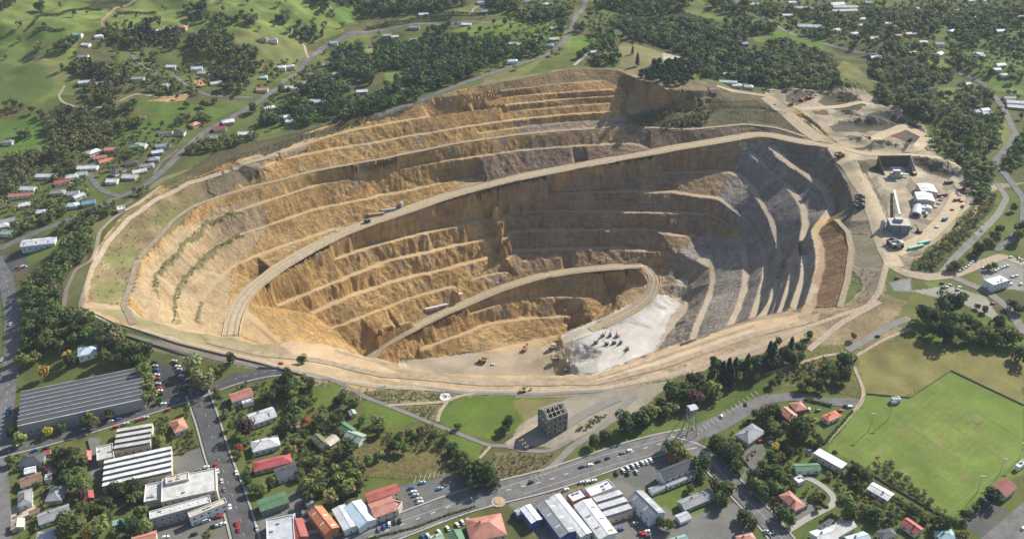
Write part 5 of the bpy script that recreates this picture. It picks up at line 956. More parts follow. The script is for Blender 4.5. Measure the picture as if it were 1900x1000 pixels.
def rig(r, c, x, y, ang, lab, grp, tilt=.0, m=None):
    u, v = KH(r, c, x, y); g = G(u, v, dz=1); o = empty('drill_rig', (g[0], g[1], float(hq(g[0], g[1])) + .1), R(ang)); m = m or ORG
    for Y in (-1.2, 1.2):
        t = MB(); loft(t, [[(-2.0, Y+q, .3), (-1.6, Y+q, 0), (1.6, Y+q, 0), (2.0, Y+q, .3), (1.9, Y+q, .8), (-1.9, Y+q, .8)] for q in (-.3, .3)]); t.build('track', TYRE, o)
    MB().box(-2.2, 1.2, -1.2, 1.2, .9, 2.4).build('body', m, o); MB().box(.6, 1.7, .2, 1.2, 2.403, 3.1).build('cab', CGL, o)
    MB().tube((2.3, -.4, .3), (2.3 + math.sin(tilt) * 9, -.4, 8.5), .28, n=5).tube((1.2,-.4,1.8),(2.5,-.4,4.2),.18,n=5).build('mast', STEEL, o); tag(o, lab, 'drill rig', grp)
for x, y, w in ((515,110,'top'),(515,134,'middle'),(515,158,'bottom')): dump_truck(1, 3, x, y, 5, f'dark dump truck parked side by side on the haul road, {w} of three', 1.0, 'dump trucks parked on the haul road', M('truck_dark', (.09,.09,.10), .6, var=.2))
dump_truck(0, 3, 405, 850, 10, 'dump truck driving at the top of the haul ramp', 1.1); dump_truck(1, 2, 188, 926, 190, 'yellow dump truck by the bright step on the pit floor', .75); dump_truck(1, 2, 207, 985, 200, 'yellow dump truck heading for the dark step on the pit floor', .75); dump_truck(1, 3, 718, 370, 10, 'pale dump truck on the turning area by the green containers', 1.2, None, M('truck_pale', (.45,.44,.40), .6, var=.2)); dump_truck(1, 3, 690, 352, 30, 'dark dump truck behind the pale one on the turning area', 1.0, None, M('truck_dark', (.09,.09,.10), .6, var=.2))
dump_truck(2, 1, 1222, 25, 170, 'dump truck on the grey part of the pit floor', .85); car(*KH(2, 1, 1277, 47), 10, 'white', 'on the grey pit floor')
digger(1, 2, 40, 935, 70, 'big red face shovel loading on the pit floor', 1.1, ORG); digger(2, 2, 30, 186, 20, 'small yellow digger on the near haul track', .8); digger(1, 3, 840, 290, 120, 'dark digger beside the crusher yard', 1.0, M('truck_dark', (.09,.09,.10))); digger(2, 2, 268, 76, 15, 'black loader on the floor below the near lip', .9, M('truck_dark', (.09,.09,.10)), 'loader')
digger(0, 3, 240, 533, 30, 'orange crusher machine among the northern stockpiles', 1.3, ORG, 'mobile crusher'); digger(0, 3, 195, 545, 160, 'orange digger feeding the northern stockpiles', 1.1, ORG); digger(0, 3, 145, 565, 10, 'orange loader west of the northern stockpiles', 1.0, ORG); digger(0, 3, 810, 945, 100, 'yellow digger behind the crusher recess', 1.1)
dk = M('truck_dark', (.09,.09,.10)); 
for i, (x, y, w, mm) in enumerate([(428,898,'leftmost',dk),(465,862,'second from left',dk),(507,857,'rear middle',dk),(545,862,'rear right red',ORG),(487,905,'front left',dk),(527,900,'front middle',dk),(562,900,'front right',dk),(600,932,'lone front',ORG)]):
    rig(1, 2, x, y, 40 * i, f'{w} drill rig with raised mast on the white blasting bench', 'drill rigs on the blasting bench', .35 * math.sin(i * 2), mm)
# ------------------------------------------------------------------ quarry plant
def container(r, c, x, y, ang, L_, col, lab, h=2.6, w=2.4, cat='container', dz=.3):
    u, v = KH(r, c, x, y); g = G(u, v, dz=1.3); z = float(hq(g[0], g[1])) + dz; o = empty('container', (g[0], g[1], z), R(ang)); m = M('container_' + str(col), col, .6, .3, var=.25, ribs=('X', 3, .5))
    MB().box(-L_/2, L_/2, -w/2, w/2, .1, h).build('shell', m, o); MB().box(L_/2+.003, L_/2+.06, -w/2+.1, w/2-.1, .2, h-.1).build('door', m, o); tag(o, lab, cat); return o
container(1, 3, 820, 380, 22, 17, (.22,.50,.38), 'longer of two mint green containers in the quarry yard'); container(1, 3, 866, 354, 22, 13, (.22,.50,.38), 'shorter of two mint green containers in the quarry yard')
container(1, 1, 945, 712, 22, 15, (.65,.62,.58), 'white container with red base beside the lower ramp'); container(1, 1, 945, 722, 22, 15, (.30,.10,.07), 'dark red tank trailer below the white container', 1.6); container(1, 1, 1003, 695, 22, 11, (.62,.56,.5), 'cream tank east of the white container by the lower ramp', 1.8); container(1, 1, 1102, 637, 10, 5, (.65,.63,.6), 'tiny white cabin on the point above the lower ramp')
container(1, 1, 710, 176, 18, 16, (.38,.42,.42), 'grey pump container above the main haul road'); container(1, 1, 641, 200, 14, 18, (.50,.30,.20), 'rusty sheds of the pumping station above the haul road'); container(1, 1, 780, 150, 80, 5, (.33,.38,.42), 'tall grey tank cabin right of the grey pump container', 5); container(1, 1, 592, 240, 18, 7, (.05,.05,.05), 'dark cabin at the left end of the pumping station', 3)
for i, (x, y, a, L_, c) in enumerate([(1070,60,30,10,(.42,.2,.15)),(1000,25,10,9,(.1,.1,.1)),(860,185,10,8,(.6,.58,.54)),(880,200,60,6,(.3,.3,.3)),(980,225,30,6,(.1,.2,.4)),(1080,150,60,5,(.6,.3,.2)),(1045,120,20,7,(.35,.12,.08)),(965,95,15,12,(.25,.08,.07))]):
    container(1, 3, x, y, a, L_, c, ['rust red container at the top of the quarry yard','black container north of the white workshops','off-white container south of the arched shelters','grey container behind the arched shelters','blue container in the middle of the quarry yard','salmon container near the yard fence','brown container east of the white workshops','maroon container touching the white workshops'][i])
def vault(r, c, pA, pB, w, lab):
    a = G(*KH(r, c, *pA))[:2]; b = G(*KH(r, c, *pB))[:2]; d = b - a; L_ = np.linalg.norm(d); cen = (a + b) / 2; o = empty('arched_shelter', (*cen, float(hq(*cen))), math.atan2(d[1], d[0]))
    m = MB(); secs = [[(x, math.cos(t) * w / 2, 1.2 + math.sin(t) * w * .42) for t in np.linspace(0, math.pi, 13)] + [(x, -w / 2, -1), (x, w / 2, -1)] for x in np.linspace(-L_/2, L_/2, 6)]; loft(m, secs); m.build('canopy', M('galvanised', (.4,.41,.42), .5, .4), o)
    MB().box(L_/2+.003, L_/2+.05, -w*.3, w*.3, 0, 3.4).build('door', CGL, o); tag(o, lab, 'shelter'); FOOT.append((cen[0], cen[1], 8))
vault(1, 3, (838,118), (828,150), 8.5, 'smaller silver arched shelter next to the white workshops'); vault(1, 3, (832,165), (818,212), 9.5, 'larger silver arched shelter south of the smaller one')
# crusher house with conveyor gallery
g = G(*KH(1, 3, 718, 290)); gz = float(hq(g[0], g[1])); o = empty('crusher_house', (g[0], g[1], gz), R(-6)); FOOT.append((g[0], g[1], 14))
MB().box(-9, 9, -6, 6, -1, 9).build('wall', M('clad_grey', (.20,.21,.22), .7, ribs=('X', 2, .4)), o); rf = MB().add([(-9.4,-6.4,9.01),(9.4,-6.4,9.01),(9.4,6.4,10.2),(-9.4,6.4,10.2),(-9.4,-6.4,9.25),(9.4,-6.4,9.25),(9.4,6.4,10.45),(-9.4,6.4,10.45)], [(3,2,1,0),(4,5,6,7),(0,1,5,4),(1,2,6,5),(2,3,7,6),(3,0,4,7)]).build('roof', M('clad_pale', (.42,.40,.37), .7, var=.2), o)
MB().box(-4, 3, -1, 4, 10.0, 12.8).build('hopper', M('clad_pale', (.42,.40,.37)), o); MB().tube((-13,3,-1),(-13,3,8),2.3,n=14).tube((-13,3,8),(-13,3,9.6),2.3,.3,n=14).build('silo', M('galvanised', (.4,.41,.42)), o)
for x in (-8, 0, 8): MB().box(x-.6, x+.6, -6.06, -6.003, 2, 7).build('window', CGL, o)
tag(o, 'tall grey crusher house with a silo and pale rooftop hopper', 'crusher building')
a = G(*KH(1, 3, 700, 80)); b = G(*KH(1, 3, 722, 245)); o = empty('conveyor', (*a[:2], float(hq(*a[:2])))); v_ = b - a; v_[2] = 7 - 2
m = MB(); d = Vector(v_); s_ = Vector((-d.y, d.x, 0)).normalized() * 1.1
for k in (0,): m.add([Vector((0,0,2))-s_, Vector((0,0,2))+s_, d+Vector((0,0,2))+s_, d+Vector((0,0,2))-s_, Vector((0,0,3))-s_, Vector((0,0,3))+s_, d+Vector((0,0,3))+s_, d+Vector((0,0,3))-s_], [(0,1,2,3),(7,6,5,4),(0,4,5,1),(2,6,7,3),(1,5,6,2),(3,7,4,0)])
m.build('belt_frame', STEEL, o)
for t in (.15, .4, .65, .9): p = d * t; MB().tube((p.x-s_.x, p.y-s_.y, -2), (p.x-s_.x, p.y-s_.y, p.z+2), .2, n=4).build('leg', STEEL, o); MB().tube((p.x+s_.x, p.y+s_.y, -2), (p.x+s_.x, p.y+s_.y, p.z+2), .2, n=4).build('leg', STEEL, o)
tag(o, 'long inclined steel conveyor running up to the crusher house', 'conveyor')
# crusher recess with retaining walls
g = G(*KH(0, 3, 712, 930)); gz = float(hq(g[0], g[1])); o = empty('retaining_wall', (g[0], g[1], gz), R(2)); DKW = M('retaining_panels', (.12,.09,.075), .9, var=.3, ribs=('X', 1, .5))
MB().box(-17, 17, 9, 10, -2, 13).build('back_panel', DKW, o); MB().add([(-18,-12,-2),(-17,-12,-2),(-17,10,-2),(-18,10,-2),(-18,-12,1),(-17,-12,1),(-17,10,13),(-18,10,13)], [(3,2,1,0),(4,5,6,7),(0,1,5,4),(1,2,6,5),(2,3,7,6),(3,0,4,7)]).build('side_panel', DKW, o); MB().add([(17,-12,-2),(18,-12,-2),(18,10,-2),(17,10,-2),(17,-12,1),(18,-12,1),(18,10,13),(17,10,13)], [(3,2,1,0),(4,5,6,7),(0,1,5,4),(1,2,6,5),(2,3,7,6),(3,0,4,7)]).build('side_panel', CONCM, o)
tag(o, 'dark retaining wall of the crusher recess with sloping side panels', 'retaining wall'); FOOT.append((g[0], g[1], 20))
g = G(*KH(0, 3, 712, 965)); o = empty('primary_crusher', (g[0], g[1], float(hq(g[0], g[1])))); MB().box(-6, 6, -3, 3, 0, 4).box(-3, 3, -2.2, 2.2, 4.003, 7).build('body', M('clad_pale', (.42,.40,.37)), o); MB().add([(-4,-3,7.01),(4,-3,7.01),(4,3,7.01),(-4,3,7.01),(-6,-5,9),(6,-5,9),(6,5,9),(-6,5,9)], [(3,2,1,0),(0,1,5,4),(1,2,6,5),(2,3,7,6),(3,0,4,7)]).build('hopper', STEEL, o); MB().box(6.1, 13, -1, 1, 2, 3).build('belt', STEEL, o); tag(o, 'pale primary crusher standing in the dark recess', 'crusher')
# ------------------------------------------------------------------ pumphouse
cen, PL, PW, prz = rect3(*KP(2, 2, [(168,338),(255,305),(232,262)]), 15); gz = float(hq(cen[0], cen[1])); o = empty('pumphouse', (cen[0], cen[1], gz), prz); FOOT.append((cen[0], cen[1], 16))
STN = M('old_concrete', (.25,.235,.20), .95, .1, var=.4, scale=.3, bump=.4); x, y = 8.0, 6.5; H_ = 17
def pier_wall(mb, p0, p1, t, cols, rows, H, gable=False):
    """wall with real openings: piers and spandrels"""
    p0 = Vector(p0); p1 = Vector(p1); d = (p1 - p0); L_ = d.length; d /= L_; n = Vector((-d.y, d.x, 0)) * t; bay = L_ / cols; ow = bay * .42; fh = H / rows
    def bx(s0, s1, z0, z1): a = p0 + d * s0; b = p0 + d * s1; mb.add([(*(a)[:2], z0), (*(b)[:2], z0), (*(b + n)[:2], z0), (*(a + n)[:2], z0), (*(a)[:2], z1), (*(b)[:2], z1), (*(b + n)[:2], z1), (*(a + n)[:2], z1)], [(3,2,1,0),(4,5,6,7),(0,1,5,4),(1,2,6,5),(2,3,7,6),(3,0,4,7)])
    for c in range(cols + 1):
        s0 = 0 if c == 0 else c * bay - (bay - ow) / 2; s1 = L_ if c == cols else c * bay + (bay - ow) / 2; bx(s0, s1, -1, H)
    for r_ in range(rows):
        for c in range(cols):
            s0 = c * bay + (bay - ow) / 2; bx(s0, s0 + ow, r_ * fh - (1 if r_ == 0 else 0), r_ * fh + fh * .22); bx(s0, s0 + ow, r_ * fh + fh * .80, (r_ + 1) * fh)
m = MB(); pier_wall(m, (-x,-y,0), (x,-y,0), .9, 4, 3, H_-2); m.build('wall', STN, o); m = MB(); pier_wall(m, (x,y,0), (-x,y,0), .9, 4, 3, H_-2); m.build('wall', STN, o)
for sx in (-1, 1):
    m = MB(); pier_wall(m, (sx*x,sx*-y+sx*.9,0), (sx*x,sx*y-sx*.9,0), .9, 3, 3, H_-2); a0 = sx * x; a1 = sx * (x - .9)
    m.add([(a0,-y,H_-2+.003),(a0,y,H_-2+.003),(a0,0,H_+2.5),(a1,-y,H_-2+.003),(a1,y,H_-2+.003),(a1,0,H_+2.5)], [(0,1,2),(3,5,4),(0,3,4,1),(1,4,5,2),(2,5,3,0)]); m.build('gable_wall', STN, o)
BEAM = M('weathered_beam', (.42,.39,.34), .9)
for i in range(5): X = -x + 1.6 + i * (2 * x - 3.2) / 4; MB().tube((X,-y+.4,H_-1.9),(X,0,H_+2.2),.28,n=4).tube((X,0,H_+2.2),(X,y-.4,H_-1.9),.28,n=4).build('rafter', BEAM, o)
for Y, Z in ((-y+.45, H_-1.6), (0, H_+2.3), (y-.45, H_-1.6), (-y*.5, H_+.3), (y*.5, H_+.3)): MB().tube((-x+.9,Y,Z),(x-.9,Y,Z),.25,n=4).build('purlin', BEAM, o)
MB().box(-x+.9, x-.9, -y+.9, y-.9, H_*.62, H_*.64).build('floor', M('dark_void', (.05,.048,.045)), o)  # near-black slab: the shade inside the hollow shell is put into its colour
tag(o, 'ruined grey concrete pumphouse, roofless with open window holes and rafters', 'pumphouse')
# ------------------------------------------------------------------ headframe
g = G(*KH(2, 2, 935, 432)); gz = float(hq(g[0], g[1])); o = empty('headframe', (g[0], g[1], gz), R(20)); TB = M('timber_grey', (.33,.30,.26), .85)
FOOT.append((g[0], g[1], 8)); HT = 21
for sx in (-1, 1):
    for sy in (-1, 1): MB().tube((sx*4,sy*3.5,-.3),(sx*1.7,sy*1.6,HT),.28,n=4).build('leg', TB, o)
    MB().tube((-15,sx*3.4,-.3),(-1.8,sx*1.5,HT-1),.26,n=4).build('back_leg', TB, o)
def LV(z): f = z / HT; return 4 - 2.3 * f, 3.5 - 1.9 * f
zs = [0.2, 5, 10, 15, 20]
for i in range(1, 5):
    a_, b_ = LV(zs[i]); 
    for p, q in (((-a_,-b_),(a_,-b_)),((a_,-b_),(a_,b_)),((a_,b_),(-a_,b_)),((-a_,b_),(-a_,-b_))): MB().tube((*p,zs[i]),(*q,zs[i]),.15,n=4).build('girt', TB, o)
    c_, d_ = LV(zs[i-1])
    for p, q in (((-c_,-d_),(a_,-b_)),((c_,-d_),(a_,b_)),((c_,d_),(-a_,b_)),((-c_,d_),(-a_,-b_))): MB().tube((*p,zs[i-1]),(*q,zs[i]),.11,n=4).build('brace', TB, o)
for t in (.3, .6): MB().tube((-15+13.2*t,-3.4+1.9*t,HT*t),(-15+13.2*t,3.4-1.9*t,HT*t),.2,n=4).build('girt', TB, o)
MB().box(-3,3,-2.6,2.6,HT,HT+.35).build('platform', TB, o); MB().tube((-.9,-.15,HT+1.9),(-.9,.15,HT+1.9),1.5,n=20).build('sheave_wheel', STEEL, o)
for sx in (-1,1): MB().box(-2.6,2.6,sx*2.3-.1,sx*2.3+.1,HT+.36,HT+3.4).build('side_rail', TB, o)
MB().add([(-3,-2.8,HT+3.5),(3,-2.8,HT+3.5),(3,2.8,HT+3.5),(-3,2.8,HT+3.5),(-3,0,HT+4.4),(3,0,HT+4.4)], [(3,2,1,0),(0,1,5,4),(2,3,4,5),(0,4,3),(1,2,5)]).build('roof', M('galvanised', (.4,.41,.42)), o)
tag(o, 'tall timber headframe with leaning back legs beside the main street', 'headframe')
# ------------------------------------------------------------------ field, lamps, signs of the town
FIELDW = M('field_paint', (.20,.235,.11), .9)
def gl(u0, v0, u1, v1, w=.3):
    a = G(u0, v0); b = G(u1, v1); L_ = np.linalg.norm((b - a)[:2]); n_ = max(2, int(L_ / 4)); ribbon(np.array([a + (b - a) * t for t in np.linspace(0, 1, n_)]), w, 'field_marking', FIELDW, world=True, off=.12, nc=1, k=0)
for q in ((1590,842,1752,722),(1752,722,1898,815),(1590,842,1760,950),(1760,950,1900,838),(1636,812,1800,920),(1710,752,1870,858),(1672,782,1834,888)): gl(*q)
def goal(x, y, ang, lab):
    g = G(*KH(2, 3, x, y)); o = empty('goal_posts', (g[0], g[1], float(hq(g[0], g[1]))), R(ang)); W2 = M('goal_white', (.8,.8,.78), .5)
    for s in (-1, 1): MB().tube((s*2.8,0,0),(s*2.8,0,9),.11,n=6).build('post', W2, o)
    MB().tube((-2.8,0,3),(2.8,0,3),.1,n=6).build('crossbar', W2, o); tag(o, lab, 'goal posts')
goal(748, 655, -38, 'white goal posts at the near end of the playing field'); goal(1158, 352, -38, 'white goal posts at the far end of the playing field')
PG = M('pole_grey', (.42,.43,.43), .5, .4)
def mast(r, c, x, y, h, lab, place=None):
    g = G(*KH(r, c, x, y)); o = empty('floodlight_mast', (g[0], g[1], float(hq(g[0], g[1])))); MB().tube((0,0,0),(0,0,h),.22,.12,n=8).build('pole', PG, o); MB().box(-1.6,1.6,-.1,.1,h,h+.2).build('crossarm', PG, o)
    for X in (-1.2, 0, 1.2): MB().box(X-.35,X+.35,-.35,.25,h+.21,h+.8).build('floodlight', WHT, o)
    tag(o, lab, 'floodlight')
for x, y, l in ((565,410,'floodlight mast on the west side line of the field'),(672,345,'floodlight mast closest to the white scorebox hut'),(1150,755,'floodlight mast at the southern corner of the field'),(1270,660,'floodlight mast north east of the maroon clubhouse'),(1378,572,'floodlight mast at the right edge of the field')): mast(2, 3, x, y, 15, l)
def fence(line, lab, h=1.3, sp=3.0, col=(.18,.15,.12)):
    a = smooth(dens([(p[0], p[1], 0) for p in line], 3), 0) if False else Gs(line); m = M('fence_wood', col, .9); p0 = a[0]; o = empty('fence', (p0[0], p0[1], float(hq(p0[0], p0[1])))); o0 = np.array(o.location)
    for i, (p, q) in enumerate(zip(a[:-1], a[1:])):
        L_ = np.linalg.norm((q - p)[:2]); n_ = max(1, int(L_ / 12)); mb = MB()
        for k in range(n_):
            u0 = p + (q - p) * k / n_; u1 = p + (q - p) * (k + 1) / n_; A_ = [u0[0]-o0[0], u0[1]-o0[1], float(hq(u0[0], u0[1]))-o0[2]]; B_ = [u1[0]-o0[0], u1[1]-o0[1], float(hq(u1[0], u1[1]))-o0[2]]
            d = np.array([B_[0]-A_[0], B_[1]-A_[1]]); d = d / (np.linalg.norm(d) + 1e-6); n2_ = np.array([-d[1], d[0]]) * .06
            mb.add([(A_[0]-n2_[0],A_[1]-n2_[1],A_[2]),(B_[0]-n2_[0],B_[1]-n2_[1],B_[2]),(B_[0]+n2_[0],B_[1]+n2_[1],B_[2]),(A_[0]+n2_[0],A_[1]+n2_[1],A_[2]),(A_[0]-n2_[0],A_[1]-n2_[1],A_[2]+h),(B_[0]-n2_[0],B_[1]-n2_[1],B_[2]+h),(B_[0]+n2_[0],B_[1]+n2_[1],B_[2]+h),(A_[0]+n2_[0],A_[1]+n2_[1],A_[2]+h)], [(3,2,1,0),(4,5,6,7),(0,1,5,4),(1,2,6,5),(2,3,7,6),(3,0,4,7)])
            if k == 0: MB().box(A_[0]-.1, A_[0]+.1, A_[1]-.1, A_[1]+.1, A_[2]-.2, A_[2]+h+.15).build('post', m, o)
        mb.build('panel', m, o)
    tag(o, lab, 'fence')
fence([(1609,731),(1688,738),(1765,688),(1900,752)], 'dark boundary fence along the north side of the playing field', 1.0, col=(.24,.21,.16)); fence([(1535,822),(1570,790),(1605,735)], 'fence between the playing field and the path', 1.3)
fence([(1580,855),(1640,895),(1700,930),(1760,965)], 'dark fence behind the field hedge'); fence([(1640,905),(1560,860),(1500,820)], 'garden fence west of the white changing rooms')
fence(K(1,0,[(660,855),(800,900),(980,960),(1080,985)]), 'fence along the path below the south western rim', 1.2); fence(K(2,0,[(905,555),(1000,530),(1095,490)]), 'dark fence between the cottage lawn and the bare car park'); fence(K(2,0,[(480,460),(495,515)]), 'rusty fence beside the driveway by the narrow annex')
fence([(150,571),(211,600),(330,638),(480,674),(560,696)], 'dark rim fence along the south western track', 1.1, col=(.14,.10,.08)); fence([(480,683),(515,684),(535,690)], 'dark parapet wall at the bend of the street below the rim', 1.5, col=(.05,.05,.05))
fence([(1360,830),(1400,880),(1450,940)], 'pale fence along the east side of the sloping side street', 1.0, col=(.4,.38,.34))
# roundabout
g = G(*KH(2, 1, 1308, 798)); z = float(hq(g[0], g[1])); o = empty('roundabout', (g[0], g[1], z)); MB().tube((0,0,.2),(0,0,.55),4.6,4.4,n=28).build('apron', CONCM, o); MB().tube((0,0,.556),(0,0,.85),2.9,2.4,n=24).build('centre_bed', M('bed_brown', (.42,.25,.12), .9), o); tag(o, 'small round traffic island with brown centre on the main street', 'traffic island')
# pool
cen, a_, b_, rz = rect3(*KP(2, 0, [(622,922),(735,895),(725,880)]), 0); o = empty('swimming_pool', (*cen, float(hq(*cen))), rz); MB().box(-a_/2-1, a_/2+1, -b_/2-1, b_/2+1, -.3, .25).build('surround', CONCM, o); MB().box(-a_/2, a_/2, -b_/2, b_/2, .1, .28).build('water', M('pool_water', (.06,.42,.33), .08, .6, var=.05), o); tag(o, 'rectangular turquoise swimming pool in a back garden', 'swimming pool'); FOOT.append((*cen, 8))
# round stone mosaic
g = G(*KH(2, 1, 1018, 225)); o = empty('paved_circle', (g[0], g[1], float(hq(g[0], g[1])))); MB().tube((0,0,-.3),(0,0,.3),4.2,n=28).build('slab', M('pale_paving', (.62,.58,.53), .9, var=.25), o); MB().tube((0,0,.302),(0,0,.55),1.2,n=16).build('plinth', CONCM, o); tag(o, 'white circular paved plaza among the tussock beds', 'plaza')
# street lamps
for i, (t, sd) in enumerate([(60, 8.4), (105, -8.4), (150, 8.4), (195, -8.4), (240, 8.4), (20, -8.4)]):
    p, an, _ = at(MAIN, t, sd); z = float(hq(*p)); o = empty('street_lamp', (p[0], p[1], z), an + (math.pi if sd > 0 else 0)); MB().tube((0,0,0),(0,0,8),.13,.08,n=6).build('pole', PG, o); MB().tube((0,0,8),(0,1.8,8.5),.07,n=5).build('arm', PG, o); MB().box(-.15,.15,1.6,2.3,8.4,8.6).build('lamp_head', WHT, o)
    u_ = 950 + FPX * p[0] / (p[1] * CP + (CH - z) * SP); TODO.append((o, 'grey', 'street lamp', 'on the main street', u_, None, 'street lamp'))
for p, an, pl in POLES:
    z = float(hq(*p)); o = empty('utility_pole', (p[0], p[1], z), an); MB().tube((0,0,-.5),(0,0,9),.16,.11,n=6).build('pole', M('pole_wood', (.16,.13,.10), .9), o); MB().box(-.08,.08,-1.2,1.2,8.2,8.35).build('crossarm', M('pole_wood', (.16,.13,.10), .9), o)
    TODO.append((o, 'wooden', 'power pole', pl, 950 + FPX * p[0] / (p[1] * CP + (CH - z) * SP), None, 'power pole'))
# median strip planting on the main street
pts = [at(MAIN, t, 0.0)[0] for t in np.arange(22, 95, 1.2)]
mbd = MB()
me_o = wood('median_planting', [(p[0] + RNG.uniform(-.4, .4), p[1] + RNG.uniform(-.4, .4)) for p in pts], ['scrub', 'mid'], (.6, 1.0), n=26, leaf=1.0) if False else None
# ------------------------------------------------------------------ trees
LM = dict(dark=leaf_mat('foliage_dark', (.046,.066,.022)), mid=leaf_mat('foliage_mid', (.080,.108,.030)), olive=leaf_mat('foliage_olive', (.13,.138,.042)), pale=leaf_mat('foliage_pale', (.155,.165,.075)),
          pine=leaf_mat('foliage_pine', (.030,.048,.024)), gold=leaf_mat('foliage_gold', (.36,.27,.035), .15), rust=leaf_mat('foliage_rust', (.26,.10,.035), .15), plum=leaf_mat('foliage_plum', (.07,.045,.04), .2), scrub=leaf_mat('foliage_scrub', (.085,.095,.035)))
BARK = M('bark', (.11,.085,.065), .95, .1, var=.3)
def crown(rng, shape, n, leaf, h, r, base):
    """leaf clumps spread through the crown's volume"""
    if shape == 'pine':
        t = rng.random(n) ** .75; z = base + (h - base) * t; rad = r * (1 - t) ** .8 * (.55 + .45 * np.sin(t * 38) ** 2) + .25; a = rng.random(n) * 6.283; k = rng.random(n) ** .45
        c = np.column_stack([np.cos(a) * rad * k, np.sin(a) * rad * k, z]); d = c - np.array([0, 0, 1]) * (c[:, 2:3] - 1.0)
    else:
        nb = 9 if shape != 'column' else 7; bl = []
        for i in range(nb):
            a = rng.random() * 6.283; q = rng.random() ** .5 * (.62 if shape == 'round' else .3) * r; zz = base + (h - base) * (rng.uniform(.25, .78) if shape != 'column' else (i + .6) / nb)
            bl.append((math.cos(a) * q, math.sin(a) * q, zz, r * rng.uniform(.38, .62)))
        bl = np.array(bl); w = rng.choice(nb, n, p=bl[:, 3] ** 2 / (bl[:, 3] ** 2).sum()); d = rng.normal(size=(n, 3)); d /= np.linalg.norm(d, axis=1)[:, None]; d[:, 2] = np.where(rng.random(n) < .5, np.abs(d[:, 2]), d[:, 2])
        c = bl[w, :3] + d * (bl[w, 3] * rng.uniform(.72, 1.08, n))[:, None]; c[:, 2] = np.maximum(c[:, 2], base * .8)
    nrm = d / (np.linalg.norm(d, axis=1)[:, None] + 1e-6) + rng.normal(0, .45, (n, 3)) + np.array([0, 0, .35]); nrm /= np.linalg.norm(nrm, axis=1)[:, None]
    t1 = np.cross(nrm, rng.normal(size=(n, 3))); t1 /= np.linalg.norm(t1, axis=1)[:, None]; t2 = np.cross(nrm, t1); s = leaf * rng.uniform(.6, 1.35, n)[:, None]
    V = np.stack([c - t1 * s - t2 * s * .6, c + t1 * s * .8 - t2 * s * .7, c + t1 * s + t2 * s * .6 - nrm * s * .25, c - t1 * s * .7 + t2 * s * .75], 1).reshape(-1, 3)
    return V, np.arange(4 * n).reshape(-1, 4)
def trunkmb(rng, h, base, r):
    mb = MB(); mb.tube((0, 0, -.6), (0, 0, base * 1.1), r, r * .75, n=7, cap=False); top = (rng.uniform(-.4, .4), rng.uniform(-.4, .4), h * .8); mb.tube((0, 0, base * 1.05), top, r * .75, r * .15, n=6, cap=False)
    for i in range(4):
        a = rng.uniform(0, 6.28); q = h * rng.uniform(.18, .28); z = base + (h - base) * rng.uniform(.05, .4); mb.tube((0, 0, z), (math.cos(a) * q, math.sin(a) * q, z + h * .2), r * .35, r * .08, n=5, cap=False)
    return mb
PROTO = {}
SPEC = dict(broad=('broadleaf_tree','round',430,.62,9,4.6,1.6), pine=('pine_tree','pine',420,.60,14,3.6,1.5), column=('cypress_tree','column',320,.5,12,2.1,.8), tallpine=('pine_tree','round',430,.60,13,4.0,4.2), bush=('shrub','round',170,.42,2.6,1.9,.25))
def tree(kind, leaf, x, y, r, label=None, group=None, hs=1.0, cat=None):
    nm, shape, n, lf, h, rr, base = SPEC[kind]; k = (kind, leaf, random.randint(0, 2))
    if k not in PROTO:
        rng = np.random.default_rng(abs(hash(k)) % 9999 if False else sum(map(ord, kind + leaf)) * 7 + k[2]); V, F = crown(rng, shape, n, lf, h, rr, base)
        cm = npmesh('crown' if kind != 'bush' else 'foliage', V, F, LM[leaf]); tm = trunkmb(rng, h, base, .28 if kind != 'bush' else .06)
        me = bpy.data.meshes.new('trunk'); me.from_pydata(tm.v, [], tm.f); me.materials.append(BARK); PROTO[k] = (cm, me, rr)
    cm, tm, rr = PROTO[k]; z = float(hq(x, y)); o = empty(nm, (x, y, z - .1), random.uniform(0, 6.28)); s = r / rr * 1.0; o.scale = (s, s, s * hs * random.uniform(.9, 1.12))
    link('crown' if kind != 'bush' else 'foliage', cm, o); link('trunk' if kind != 'bush' else 'stem', tm, o)
    if label: tag(o, label, cat or ('shrub' if kind == 'bush' else 'tree'), group)
    return o
TAKEN = []
def road_clear(x, y, pad=0):
    for p, hw in ROADS:
        if np.min((p[:, 0] - x) ** 2 + (p[:, 1] - y) ** 2) < (hw + pad) ** 2: return False
    return True
def foot_clear(x, y, pad=0): return all((x - a) ** 2 + (y - b) ** 2 > (q + pad) ** 2 for a, b, q in FOOT)
LT = dict(dark='dark green', mid='green', olive='olive green', pale='pale grey green', pine='dark', gold='golden yellow', rust='orange brown', plum='purple brown', scrub='dull green')
def T_(r, c, place, s, kind='broad'):
    """single trees: 'x,y,radius(m),leaf[,kind]' in one neighbourhood, told apart by look, then by order from the left"""
    for q in s.split(';'):
        p = q.split(','); x, y, rad, leaf = float(p[0]), float(p[1]), float(p[2]), p[3]; kd = p[4] if len(p) > 4 else kind
        u, v = KH(r, c, x, y); g = G(u, v, dz=rad * (1.0 if kd == 'broad' else 1.6))
        o = tree(kd, leaf, g[0], g[1], rad); TAKEN.append((g[0], g[1], rad * .8))
        TODO.append((o, LT[leaf], {'broad':'round tree','pine':'pine','tallpine':'tall pine','column':'slender cypress','bush':'shrub'}[kd], place, u, None, 'shrub' if kd == 'bush' else 'tree'))
T_(2, 0, 'around the huge grey factory', '130,35,6,mid;235,90,5,gold;380,30,5,dark;560,8,5.5,mid;640,15,5,dark;715,25,5,dark;790,90,5.5,mid;812,165,5.5,olive;800,235,5,mid;490,350,6,olive;590,322,4,mid;262,418,3.6,gold;335,395,3.6,dark;110,460,5,olive;65,430,4,dark')
